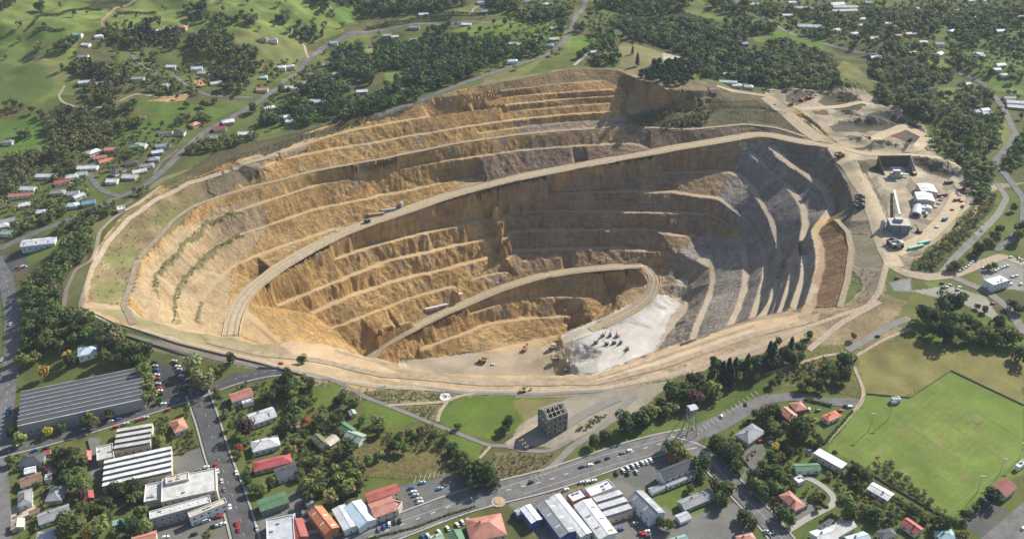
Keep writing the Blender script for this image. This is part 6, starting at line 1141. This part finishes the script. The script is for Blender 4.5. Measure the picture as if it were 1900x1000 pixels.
T_(2, 0, 'beside the car park above the bend', '1050,45,7,pale;1108,135,8,pale;1165,92,5,mid;1205,78,4,dark;1080,90,6,olive;1010,180,3,dark;1140,160,4,pale')
T_(2, 0, 'in the gardens west of the workshops', '60,572,4,olive;310,532,5.5,mid;378,545,6.5,dark;425,585,6,mid;392,652,6.5,dark;425,700,6,mid;350,600,5,dark;440,762,4,plum;368,912,8.5,dark;540,925,6.5,olive;505,842,4.5,mid;450,900,4,olive;200,700,2.5,mid;450,830,4,mid;330,690,3.5,dark;480,980,3,gold')
T_(2, 0, 'in the garden with the pool', '620,742,5.5,dark;680,722,5,mid;738,720,5,dark;742,770,5,mid;770,842,4,mid;700,945,6,dark;640,965,5,mid;775,935,5.5,olive;580,800,4,dark;590,880,3,mid;560,830,3,olive')
T_(2, 0, 'on either side of the wide street', '882,412,5,mid;868,462,3.5,olive;1020,298,3,mid;1335,402,6.5,plum;1200,235,3,mid;1228,315,3.5,olive;1258,388,3,mid;1302,502,2.8,rust;1350,622,3.5,olive;1385,725,4,mid;1130,972,3.5,olive;1350,680,3.5,dark;1320,330,2.5,mid;1180,200,3,olive;1300,540,2.4,dark')
T_(1, 0, 'in the woods around the light blue villa', '250,880,8,olive;330,850,5.5,mid;420,822,6.5,dark;480,782,6,mid;385,770,6.5,dark;300,762,6.5,mid;600,822,6.5,pale;632,882,6.5,pale;690,930,6,mid;742,952,6.5,dark;795,945,5.5,dark;370,970,4.5,gold;180,978,5,olive;120,960,4.5,mid;548,862,6,olive;330,910,4.5,olive;470,850,5,mid;225,820,6,dark;560,940,4,dark;575,990,4,mid')
T_(1, 0, 'alone on the south western rim', '1265,988,4.2,dark'); T_(2, 1, 'standing alone on the rim track above the park', '237,22,3.6,dark')
T_(2, 1, 'in the gardens below the park', '30,200,5,olive;75,220,4.5,mid;160,360,7,dark;205,320,5.5,mid;265,355,3,rust;345,340,5.5,olive;425,350,5,dark;440,410,3,olive;500,500,6,dark;150,130,5.5,dark;200,165,6,mid;155,190,5,dark;190,215,4.5,mid;240,250,4,dark;200,260,4.5,olive;95,180,4,dark;160,95,4,dark;250,130,4,mid;290,150,4,dark;470,200,4,pale;440,240,4,dark;490,260,4.5,mid;540,250,4,pale;565,350,3.5,mid;650,350,4.5,pale;670,400,4,olive;640,400,4,mid;210,470,4,mid;180,510,4,olive;260,580,3.5,mid;320,575,4,olive;250,430,3.5,dark;80,680,3,mid;20,730,3.5,olive;65,700,3,dark')
T_(2, 1, 'at the foot of the overgrown bank', '1232,640,8.5,dark;1130,600,5.5,dark;1100,545,5,dark;1170,690,5,mid;1060,505,4.5,dark;1150,650,6,dark;1275,650,5,mid;1290,700,3.5,dark;780,500,4.5,mid;730,490,4,dark;880,410,4,olive;830,430,4,mid;760,450,3.5,dark;960,430,3.5,dark;1010,460,3.5,olive')
T_(2, 1, 'on the circular lawn', '1362,365,4.5,dark;1345,400,3.5,mid;1085,385,2.6,dark')
T_(2, 1, 'on the bank behind the shops', '400,770,6,olive;330,740,5.5,mid;270,700,5,olive;460,750,5,mid;500,720,5.5,olive;360,690,5,dark;520,660,5,olive;440,680,5,mid;310,650,4.5,olive;280,760,5,dark;550,700,4,olive;480,620,4.5,mid;540,600,4,olive;420,620,4,olive;230,640,3.5,mid;600,580,4,mid;660,540,4,olive;440,560,3,mid')
T_(2, 2, 'between the pumphouse path and the lawn', '585,370,7,dark;425,462,5,mid;480,432,4.2,dark;700,320,8,mid;665,350,6,dark;740,310,6,olive;780,270,5.5,mid;820,305,4.5,mid;830,200,7.5,dark;880,220,6.5,mid;960,235,7,plum;1065,185,8,olive;905,175,5,dark;965,130,6.5,dark;1020,210,5.5,dark;860,280,4,pale')
T_(2, 2, 'in the dark row above the parking bays', '1060,120,4.5,dark,column;1095,70,5.5,pine,tallpine;1120,100,5,pine,pine;1150,80,5,pine,pine;1185,90,5,pine,pine;1215,75,5,pine,tallpine;1250,70,5.5,pine,pine;1290,60,5,pine,tallpine;1325,50,5,pine,tallpine;1165,130,5,pine,pine;1300,115,4.5,dark;1350,40,5,pine,tallpine;1385,30,5,pine,pine')
T_(2, 2, 'around the church', '870,520,6.5,olive;910,545,5,olive;1000,590,6.5,dark;830,500,5,mid;850,560,3.5,rust;945,720,3,mid;1085,715,5,dark;1150,730,6,olive;1110,770,4,mid;1120,810,4,dark;820,920,4,mid;785,910,3.2,dark;1010,660,3,olive')
T_(2, 2, 'beside the sloping side street', '1070,475,4.5,mid;1110,510,5,dark;1160,540,6,dark;1195,590,5,mid;1120,465,4,mid;1190,510,5,mid;1205,500,4,olive;1255,890,5,dark;1290,905,3,olive;1225,870,3.5,dark;1300,700,5,mid;1340,735,5.5,mid;1290,660,5,dark;1380,640,6,mid;1340,610,4.5,olive;1370,715,2.6,rust;1400,560,4,dark;1390,400,4.5,mid;1370,320,5,mid;1310,320,4.5,dark;1400,300,5,mid')
T_(2, 3, 'in the gardens west of the playing field', '190,410,8.5,dark;230,380,7,olive;140,440,5,dark;35,395,4.5,mid;60,430,3.5,dark;60,500,3.5,gold;90,550,4,olive;120,520,4,dark;30,560,4.5,mid;60,650,6,dark;110,690,5,mid;20,720,5,dark;10,300,5,mid;25,360,4,olive;90,860,5,dark;130,890,4,mid;440,820,6.5,mid;460,880,5.5,dark;500,720,4,dark;520,640,4.5,mid;550,665,4,dark;490,620,4,dark;610,815,3,mid;610,870,5,mid;560,850,3.5,dark;690,870,3.5,dark;240,790,2.5,mid;310,770,2.4,dark;290,835,2.2,mid;110,380,3.5,mid;270,440,3.5,mid;300,470,3,dark')
T_(2, 3, 'along the south edge of the playing field', '1250,765,5.5,dark;970,910,5,dark;1010,900,4,mid;1095,870,3.8,dark;1150,830,2.6,mid;1180,795,2.6,dark;880,880,3.6,mid;840,860,3.2,mid;800,840,3,dark;940,900,3,olive;1080,985,4.5,olive;380,530,2,mid')
T_(2, 3, 'on the bank above the terracotta houses', '440,30,7,dark;430,100,6,dark;370,110,5,mid;350,70,4.5,mid;240,160,4.5,mid;280,170,4,dark;200,165,4,mid;310,180,3.5,mid;150,20,5,dark;190,10,4.5,dark;60,30,5,dark;10,40,5,dark;400,160,3,mid;40,145,3.5,olive;90,110,3,olive')
T_(1, 3, 'in the clump above the playing field', '870,740,9,pine;980,680,9,dark;1040,690,7.5,dark;920,830,7,dark;980,850,8,dark;1085,770,6.5,mid;1060,850,6.5,mid;1130,790,4,mid;1160,820,5.5,dark;1200,850,7,olive;1010,770,7,olive;1270,800,6.5,dark;1310,860,7.5,dark;1360,880,6.5,mid;1250,880,6,mid;940,760,6,dark;1180,890,5,dark;1350,690,4.5,dark;1385,715,4.5,dark;1160,700,2.6,dark;1200,715,3.5,mid;1400,960,7,dark;1080,650,4.5,olive;1120,870,4.5,olive')
T_(1, 3, 'between the office road and the quarry yard', '1280,278,4.5,dark;1350,160,4.5,mid;1250,330,5,dark;1215,350,4.5,mid;1170,390,5.5,dark;1150,410,4,dark;1040,480,5,mid;1010,490,4,olive;1070,470,4,olive;1400,280,7,dark;1380,320,6,mid;1220,490,3.5,olive;1250,485,3.5,mid')
T_(1, 3, 'on the grass by the south east rim', '240,855,3.4,dark;75,895,3.2,dark;480,865,3,mid;20,960,4.5,dark,pine;120,980,5,dark;190,930,4.5,dark;45,950,4.5,pine,pine;140,920,4.5,pine,pine;95,960,5,dark')
N_SINGLE = len(TAKEN); print('single trees', N_SINGLE)
# ------------------------------------------------------------------ the rest of the trees reads as woods: one object per wood
def scatter(poly, sp, px=True, clear=True, pad=1.0):
    w = (Gs(poly) if px else np.array(poly, float))[:, :2]; x0, y0 = w.min(0); x1, y1 = w.max(0); out = []
    gxs, gys = np.meshgrid(np.arange(x0, x1, sp), np.arange(y0, y1, sp)); gxs = gxs.ravel() + RNG.uniform(-.45, .45, gxs.size) * sp; gys = gys.ravel() + RNG.uniform(-.45, .45, gys.size) * sp
    m = inpoly(gxs, gys, w)
    for x, y in zip(gxs[m], gys[m]):
        if clear and (not foot_clear(x, y, pad + 1) or not road_clear(x, y, 2.5)): continue
        if any((x - a) ** 2 + (y - b) ** 2 < q * q for a, b, q in TAKEN): continue
        out.append((x, y))
    return out
CR = {}
def wood(name, pts, leafs, rr, n=60, leaf=1.0, shapes=('round',), hmul=2.0):
    """many small crowns with stems, merged"""
    by = {}
    for x, y in pts:
        lf = random.choice(leafs); sh = random.choice(shapes); rad = random.uniform(*rr); k = (sh, random.randint(0, 5), n, leaf)
        if k not in CR:
            rng = np.random.default_rng(k[1] + n); h = 2.0 if sh == 'round' else 3.6; CR[k] = crown(rng, sh, n, leaf / 4.5, h, 1.0, .35 if sh == 'round' else .5)
        V, F = CR[k]; a = random.uniform(0, 6.28); c, s = math.cos(a), math.sin(a); hz_ = rad * random.uniform(.85, 1.2)
        W_ = np.column_stack([(V[:, 0] * c - V[:, 1] * s) * rad + x, (V[:, 0] * s + V[:, 1] * c) * rad + y, V[:, 2] * hz_ + float(hq(x, y)) - .3]); by.setdefault(lf, []).append((W_, F))
    Vs, Fs, mi, k = [], [], [], 0
    for i, (lf, L_) in enumerate(by.items()):
        for W_, F in L_: Vs.append(W_); Fs.append(F + k); k += len(W_); mi.append(np.full(len(F), i))
    if not Vs: return
    me = npmesh(name, np.concatenate(Vs), np.concatenate(Fs), None)
    for lf in by: me.materials.append(LM[lf + '_wood'] if lf + '_wood' in LM else LM[lf])
    me.polygons.foreach_set('material_index', np.concatenate(mi).astype(np.int32))
    o = link(name, me); tag(o, kind='stuff'); return o
for k_, c_ in (('dark', (.056,.076,.030)), ('mid', (.098,.125,.038)), ('olive', (.15,.15,.055)), ('pine', (.038,.055,.030)), ('pale', (.14,.14,.07))): LM[k_ + '_wood'] = leaf_mat('foliage_wood_' + k_, c_, 0)
def W_(name, polys, sp, leafs, rr, **k):
    pts = []
    for p in polys: pts += scatter(p, sp)
    print(name, len(pts)); return wood(name, pts, leafs, rr, **k)
W_('forest', [[(170,430),(170,470),(120,520),(112,580),(160,590),(230,630),(250,660),(150,640),(60,660),(36,640),(45,540),(90,500),(130,450)], K(2,0,[(620,0),(700,-20),(800,60),(860,200),(860,240),(800,280),(770,200),(740,60)])], 5.2, ['dark','mid','mid','olive'], (3.2,5.2), n=110, leaf=.75)
W_('woodland', [K(0,0,[(580,150),(700,160),(820,140),(1000,150),(1000,220),(940,300),(860,240),(760,290),(660,270),(580,230)]), K(0,0,[(1040,190),(1200,165),(1300,250),(1400,280),(1400,400),(1330,530),(1200,540),(1190,480),(1180,380),(1130,280),(1040,310)]), K(0,0,[(1000,60),(1120,30),(1150,120),(1040,130)]), K(0,0,[(1150,100),(1412,110),(1412,150),(1200,140)]), K(0,0,[(0,0),(110,0),(60,60),(0,90)]),
   K(0,0,[(320,250),(410,230),(400,290),(300,310)]), K(0,0,[(190,265),(270,280),(240,300),(190,290)]), K(0,0,[(350,380),(500,340),(620,400),(680,460),(620,470),(480,400),(400,410)]), K(0,0,[(780,320),(860,320),(860,370),(780,360)]), K(0,0,[(0,575),(60,580),(180,610),(240,640),(420,620),(520,640),(500,680),(420,700),(340,740),(280,710),(220,640),(80,610)])], 8, ['dark','mid','pine'], (4,6.2))
W_('woodland', [K(0,1,[(400,290),(560,270),(600,330),(640,440),(600,480),(520,440),(440,400),(390,390)]), K(0,1,[(620,290),(760,250),(1060,225),(1240,215),(1412,210),(1412,330),(1230,350),(1200,430),(1060,480),(950,500),(840,560),(720,590),(560,640),(540,560),(680,540),(700,480),(760,440),(840,400),(760,380),(660,390)]),
   K(0,1,[(0,650),(120,620),(200,560),(220,480),(300,450),(420,440),(480,500),(520,560),(560,640),(440,650),(340,640),(300,690),(100,690),(0,710)]), K(0,1,[(170,180),(300,160),(370,200),(260,240),(170,210)]), K(0,1,[(90,100),(170,90),(160,150),(100,140)]), K(0,1,[(240,0),(600,0),(700,20),(1200,20),(1000,60),(700,90),(560,90),(540,40),(400,20),(400,100),(340,60)]), K(0,1,[(910,170),(1050,150),(1000,200),(930,220)]), K(0,1,[(1240,10),(1412,0),(1412,90),(1250,50)])], 8, ['dark','mid','pine','dark'], (4,6.5))
W_('woodland', [K(0,2,[(0,80),(130,60),(300,70),(300,110),(200,120),(0,120)]), K(0,2,[(420,180),(520,190),(560,370),(430,360),(400,330)]), K(0,2,[(640,130),(760,110),(920,130),(1000,120),(1100,170),(1200,290),(1412,290),(1412,480),(1250,450),(1010,430),(940,320),(800,260),(570,215)]),
   K(0,2,[(430,0),(900,0),(960,30),(900,60),(640,90),(420,50)]), K(0,2,[(1040,0),(1240,0),(1412,90),(1380,110),(1180,80),(1060,60)]), K(0,2,[(1120,130),(1290,130),(1412,160),(1412,200),(1270,170),(1250,260),(1150,240)]), K(0,2,[(0,250),(140,240),(140,310),(20,330)]), K(0,2,[(540,100),(640,110),(600,170),(500,160)]), K(0,2,[(200,160),(260,150),(260,190),(210,200)]), K(0,2,[(300,160),(380,160),(370,185),(310,190)])], 7.5, ['dark','pine','mid','dark','olive'], (3,6.4))
W_('woodland', [K(0,3,[(0,230),(100,240),(180,260),(310,310),(390,340),(390,470),(240,500),(0,490)]), K(0,3,[(550,300),(700,240),(830,260),(990,400),(1060,430),(880,480),(620,460),(590,400)]), K(0,3,[(600,470),(880,470),(950,600),(880,680),(780,640),(600,540)]), K(0,3,[(1010,320),(1100,340),(1120,400),(1040,430),(1000,370)]), K(0,3,[(1080,480),(1250,500),(1250,590),(1100,590),(1020,560)]),
   K(0,3,[(0,40),(400,60),(700,60),(900,40),(1412,60),(1412,130),(1200,160),(1000,140),(860,200),(560,230),(420,140),(280,230),(190,200),(300,100),(120,100),(0,70)]), K(0,3,[(940,590),(1130,620),(1300,640),(1290,720),(1200,830),(1160,830),(1040,780),(960,700)]), K(0,3,[(900,700),(980,740),(1060,840),(1180,880),(1260,940),(1270,1020),(1100,1000),(960,860),(900,760)])], 8, ['dark','mid','olive','pine','pale','mid'], (2.8,6))
W_('woodland', [K(1,3,[(1080,0),(1200,0),(1230,80),(1180,140),(1100,60)]), K(0,3,[(1210,800),(1412,800),(1412,900),(1300,940)]), K(0,3,[(1100,240),(1300,180),(1412,120),(1412,60),(1000,100),(1000,160)])], 7, ['dark','mid'], (3.5,5.5))
# pale scrub and bushes
W_('scrub', [K(0,0,[(240,700),(420,640),(620,690),(620,780),(480,830),(380,820),(300,780)]), K(0,0,[(40,870),(200,830),(280,860),(200,910),(60,910)]), K(0,0,[(240,830),(380,790),(380,860),(270,870)]), K(0,0,[(330,900),(420,900),(400,960),(330,960)]), K(0,0,[(80,900),(180,900),(150,1000),(70,1000)]), K(0,0,[(580,700),(760,660),(780,690),(600,720)]), K(0,0,[(640,590),(740,570),(740,620),(520,640)]), K(0,0,[(980,640),(1150,640),(1130,700),(900,690)]), K(0,0,[(450,480),(620,440),(640,520),(500,590)]), K(0,0,[(860,480),(980,440),(1000,520),(880,530)])], 6, ['mid','olive','dark','pale'], (2.8,4.8))
W_('scrub', [K(1,0,[(0,300),(120,250),(300,230),(280,270),(120,320),(0,350)]), K(1,0,[(180,180),(300,130),(380,190),(300,230),(200,230)]), K(1,0,[(300,280),(480,190),(640,150),(640,190),(500,270),(330,330)]), K(1,0,[(740,90),(900,30),(900,60),(760,110)]), K(0,0,[(1000,810),(1200,760),(1412,720),(1412,760),(1200,830),(1010,850)]), K(0,0,[(640,830),(730,810),(720,870),(640,860)]), K(0,0,[(100,740),(170,720),(170,770),(110,770)]), K(1,0,[(0,60),(100,20),(100,60),(0,110)])], 5, ['mid','dark','olive'], (2.2,4))
W_('scrub', [[(1745,505),(1700,490),(1740,450),(1810,385),(1835,350),(1850,370),(1810,430)], [(1228,232),(1296,222),(1300,236),(1232,240)], [(1175,250),(1190,210),(1330,196),(1340,206),(1240,212)], K(0,3,[(400,520),(500,520),(500,560),(420,570)]), K(0,2,[(900,640),(1060,620),(1030,690),(900,690)])], 4.2, ['scrub','olive','dark'], (1.4,2.8), n=50)
W_('scrub', [[(560,820),(650,828),(690,890),(660,915),(590,900),(545,860)], [(700,810),(760,800),(820,790),(860,850),(880,880),(840,880),(820,840),(720,830)], [(1060,800),(1120,770),(1140,775),(1080,810)], [(1425,700),(1500,668),(1550,665),(1580,690),(1540,715)], [(1700,745),(1690,740),(1700,743)], [(1640,850),(1700,900),(1760,955),(1745,965),(1680,915),(1600,860)]], 3.6, ['scrub','olive','mid'], (1.0,2.2), n=50)
W_('tussock', [[(690,728),(745,715),(860,728),(815,742),(720,748)], [(735,757),(818,752),(805,780),(785,776)], [(915,845),(1035,842),(1010,872),(940,890)], [(560,706),(640,706),(690,726),(655,724)]], 2.6, ['pale','scrub','olive'], (.7,1.3), n=30)
W_('tussock', [[(165,540),(180,470),(235,405),(300,360),(340,345),(350,370),(290,430),(250,490),(225,560),(200,575)], [(1580,500),(1630,500),(1625,545),(1570,568)], [(1380,190),(1420,190),(1500,230),(1530,258),(1450,235)]], 7.5, ['scrub','olive','pale'], (.5,1.3), n=26)
W_('scrub', [[(560,250),(640,228),(760,196),(750,206),(640,242),(520,276),(430,302),(420,297)], [(283,552),(287,504),(311,482),(338,456),(377,417),(440,390),(443,396),(383,422),(345,460),(318,486),(296,508),(293,552)], [(322,600),(323,564),(330,530),(363,493),(397,459),(446,434),(448,440),(404,464),(370,498),(338,534),(331,564),(330,600)]], 4.5, ['olive','scrub','mid'], (.8,1.7), n=36)
# the pine clump on the north rim: trees one can tell apart
pc = scatter(K(0,2,[(740,375),(860,355),(960,365),(980,430),(940,470),(820,480),(700,460),(650,440),(700,420)]), 7, clear=False)
for x, y in pc: tree('tallpine', 'pine', x, y, random.uniform(3.2, 4.2), 'tall dark pine in the dense clump on the far rim of the pit', 'pines on the far rim'); TAKEN.append((x, y, 4))
T_(0, 2, 'in the paddock left of the pine clump', '655,335,4,pine,pine;628,280,3,pine,pine;740,350,4,mid;340,300,5,dark;370,280,5,dark')
T_(0, 0, 'standing alone in the green valley', '728,560,5,dark;603,560,5.5,dark;215,35,7,dark;545,540,6,dark;290,840,7,dark;1020,570,4,mid;1115,565,5.5,mid;1170,550,4,mid;770,650,5,pale;140,730,5,mid;1320,70,4,dark;685,410,5,pine,pine;500,360,5,pine,pine;810,160,7,pine,pine;1385,590,6,dark;1145,640,4,pale')
T_(0, 1, 'alone in the far pastures', '1208,160,3.5,dark;220,125,4,dark;1345,120,4.5,dark;130,100,6,mid'); T_(0, 3, 'in the paddocks above the curved road', '1345,245,4.5,dark;1130,240,3.5,dark;1340,370,4,mid;1350,430,5,mid;1395,200,6,dark;1400,280,5,mid;1235,395,5,mid;955,530,6,dark;1000,510,5,mid;790,770,3,dark')
# pieces of random garden planting so that the blocks read as lived-in
W_('garden_bushes', [[(10,850),(150,835),(165,900),(270,990),(20,1000)], [(280,780),(360,770),(370,830),(330,850)], [(420,700),(560,700),(640,790),(540,900),(460,860),(420,760)], [(1310,815),(1400,780),(1500,790),(1530,840),(1440,960),(1360,860)], [(1480,830),(1560,850),(1680,950),(1560,960),(1460,940)], [(1600,880),(1740,960),(1760,1000),(1620,990)]], 4.4, ['mid','dark','olive','scrub','olive'], (.8,2.3), n=60)
W_('village_trees', [K(0,0,[(420,720),(1000,700),(1000,830),(860,990),(300,1000),(150,940),(300,860)]), K(1,0,[(0,0),(480,0),(560,150),(300,250),(0,330)]), K(0,0,[(640,340),(1180,330),(1180,520),(1000,520),(860,540),(700,530),(420,480),(560,400)])], 9.5, ['dark','mid','olive','mid','pale'], (1.8,4.2), n=60)
W_('village_trees', [K(0,3,[(0,0),(1412,0),(1412,280),(1000,300),(800,330),(560,300),(380,230),(0,150)]), K(0,3,[(1000,280),(1412,280),(1412,480),(1200,420),(1000,330)]), K(0,3,[(1290,520),(1412,520),(1412,1000),(1340,800)]), K(0,3,[(940,560),(1290,600),(1260,900),(1040,800)])], 12.5, ['dark','mid','dark','olive'], (2.5,5.5), n=60)
W_('village_trees', [K(0,2,[(0,0),(300,0),(330,60),(250,290),(0,360)]), K(0,1,[(1060,240),(1412,230),(1412,400),(1200,400)]), K(0,1,[(0,330),(300,330),(420,420),(330,600),(0,700)]), K(0,2,[(380,80),(620,100),(620,190),(400,190)])], 12, ['dark','mid','olive'], (2.2,4.8), n=60)
W_('hill_trees', [K(0,0,[(0,0),(1412,0),(1412,560),(900,560),(400,480),(200,330),(0,330)]), K(0,1,[(0,0),(1412,0),(1412,200),(0,240)])], 34, ['dark','mid'], (2.5,5), n=60)
def hedge(r, c, line, lab, w=2.2, h=3.2, leaf='dark'):
    a = Gs(K(r, c, line)); out = []
    for p, q in zip(a[:-1], a[1:]):
        n_ = max(1, int(np.linalg.norm((q - p)[:2]) / 1.6)); out += [p + (q - p) * i / n_ for i in range(n_)]
    o0 = out[0]; V, F = [], []; rng = np.random.default_rng(3)
    for i, p in enumerate(out):
        v, f = crown(rng, 'round', 26, .55, h, w * .8, .2); V.append(v + (p - o0) * np.array([1, 1, 0]) + np.array([0, 0, float(hq(p[0], p[1])) - o0[2]])); F.append(f + i * 104)
    o = link('hedge', npmesh('hedge', np.concatenate(V), np.concatenate(F), LM[leaf])); o.location = o0; tag(o, lab, 'hedge')
hedge(0, 0, [(240,85),(330,85),(400,62),(480,50),(560,60)], 'long dark hedge curving over the hill at the top left'); hedge(0, 0, [(640,80),(760,78),(860,78)], 'shorter dark hedge east of the hill track'); hedge(0, 0, [(200,165),(260,160),(300,172),(360,165)], 'low hedge below the hill at the top left')
hedge(0, 0, [(150,165),(185,135),(215,95)], 'hedge climbing the slope at the far left'); hedge(0, 1, [(590,165),(660,150),(740,130),(860,118),(960,110),(1040,95)], 'long clipped hedge along the road behind the pit', 3.5, 5); hedge(0, 1, [(900,95),(1040,80),(1160,85),(1300,75)], 'second hedge behind the long clipped one', 3, 4)
hedge(0, 3, [(1060,140),(1130,175),(1210,210)], 'tall dark shelter hedge at the far top right, upper stretch', 5, 7); hedge(0, 3, [(1230,210),(1300,240),(1360,260)], 'tall dark shelter hedge at the far top right, lower stretch', 5, 7); hedge(0, 3, [(1060,315),(1140,322),(1215,325)], 'square hedge in front of the big pale villa', 3, 4); hedge(0, 2, [(1180,80),(1150,95),(1240,100)], 'small hedge in the high pasture behind the dark wood', 3, 4)
hedge(0, 2, [(1290,180),(1330,180),(1412,185)], 'row of dark shelter trees by the bright paddock', 4, 8); hedge(2, 3, [(580,700),(700,780),(800,840),(940,910)], 'bushy hedge along the south west side of the playing field', 2.2, 2.6, 'mid'); hedge(2, 3, [(320,480),(400,390),(480,300)], 'low hedge between the terracotta houses and the playing field', 1.2, 1.5, 'mid'); hedge(2, 3, [(220,240),(300,260),(370,275)], 'low hedge north of the terracotta houses', 1.5, 2, 'olive')
hedge(2, 3, [(260,780),(320,820),(350,835)], 'clipped hedge inside the curved driveway', 1.2, 1.6); hedge(2, 1, [(600,1000),(760,960),(860,935),(1000,880),(1190,820)], 'narrow green median hedge down the middle of the main street', 1.0, .9, 'mid'); hedge(2, 2, [(1050,490),(1130,580),(1220,670)], 'hedge along the east side of the sloping side street', 1.5, 2.2); hedge(2, 0, [(870,240),(880,260),(820,280)], 'hedge at the corner of the factory lawn', 1.4, 1.8)
hz = MB().box(-2800, 2800, -380, 4200, -170, 460).build('haze', None); tag(hz, kind='stuff')
hm = bpy.data.materials.new('haze_air'); hm.use_nodes = True; hm.node_tree.nodes.clear()
_o = hm.node_tree.nodes.new('ShaderNodeOutputMaterial'); _v = hm.node_tree.nodes.new('ShaderNodeVolumePrincipled')
_v.inputs['Color'].default_value = (.80, .88, 1, 1); _v.inputs['Density'].default_value = .000045; _v.inputs['Anisotropy'].default_value = .0
hm.node_tree.links.new(_v.outputs[0], _o.inputs['Volume']); hz.data.materials.append(hm)
SC.cycles.volume_bounces = 0; SC.cycles.max_bounces = 4
SC.view_settings.exposure = 0.85
groups = {}
for t in TODO: groups.setdefault((t[1], t[2], t[3]), []).append(t)
for (cw, noun, place), L_ in groups.items():
    L_.sort(key=lambda t: t[4])
    for i, t in enumerate(L_):
        if len(L_) == 1: lab = f'{cw} {noun} {place}'
        elif i == len(L_) - 1 and len(L_) <= 20: lab = f'rightmost {cw} {noun} {place}'
        elif i == 0: lab = f'leftmost {cw} {noun} {place}'
        else: lab = f'{cw} {noun} {place}, {ORD[i]} from left'
        w = lab.split()
        if len(w) > 16: print('LONG LABEL', lab)
        tag(t[0], lab, t[6], f'{noun}s {place}')
bpy.context.view_layer.update()
_c = {}
for o in SC.objects:
    if o.parent is None and 'label' in o and 'group' not in o: _c[o['label']] = _c.get(o['label'], 0) + 1
print('DUP', [k for k, v in _c.items() if v > 1])
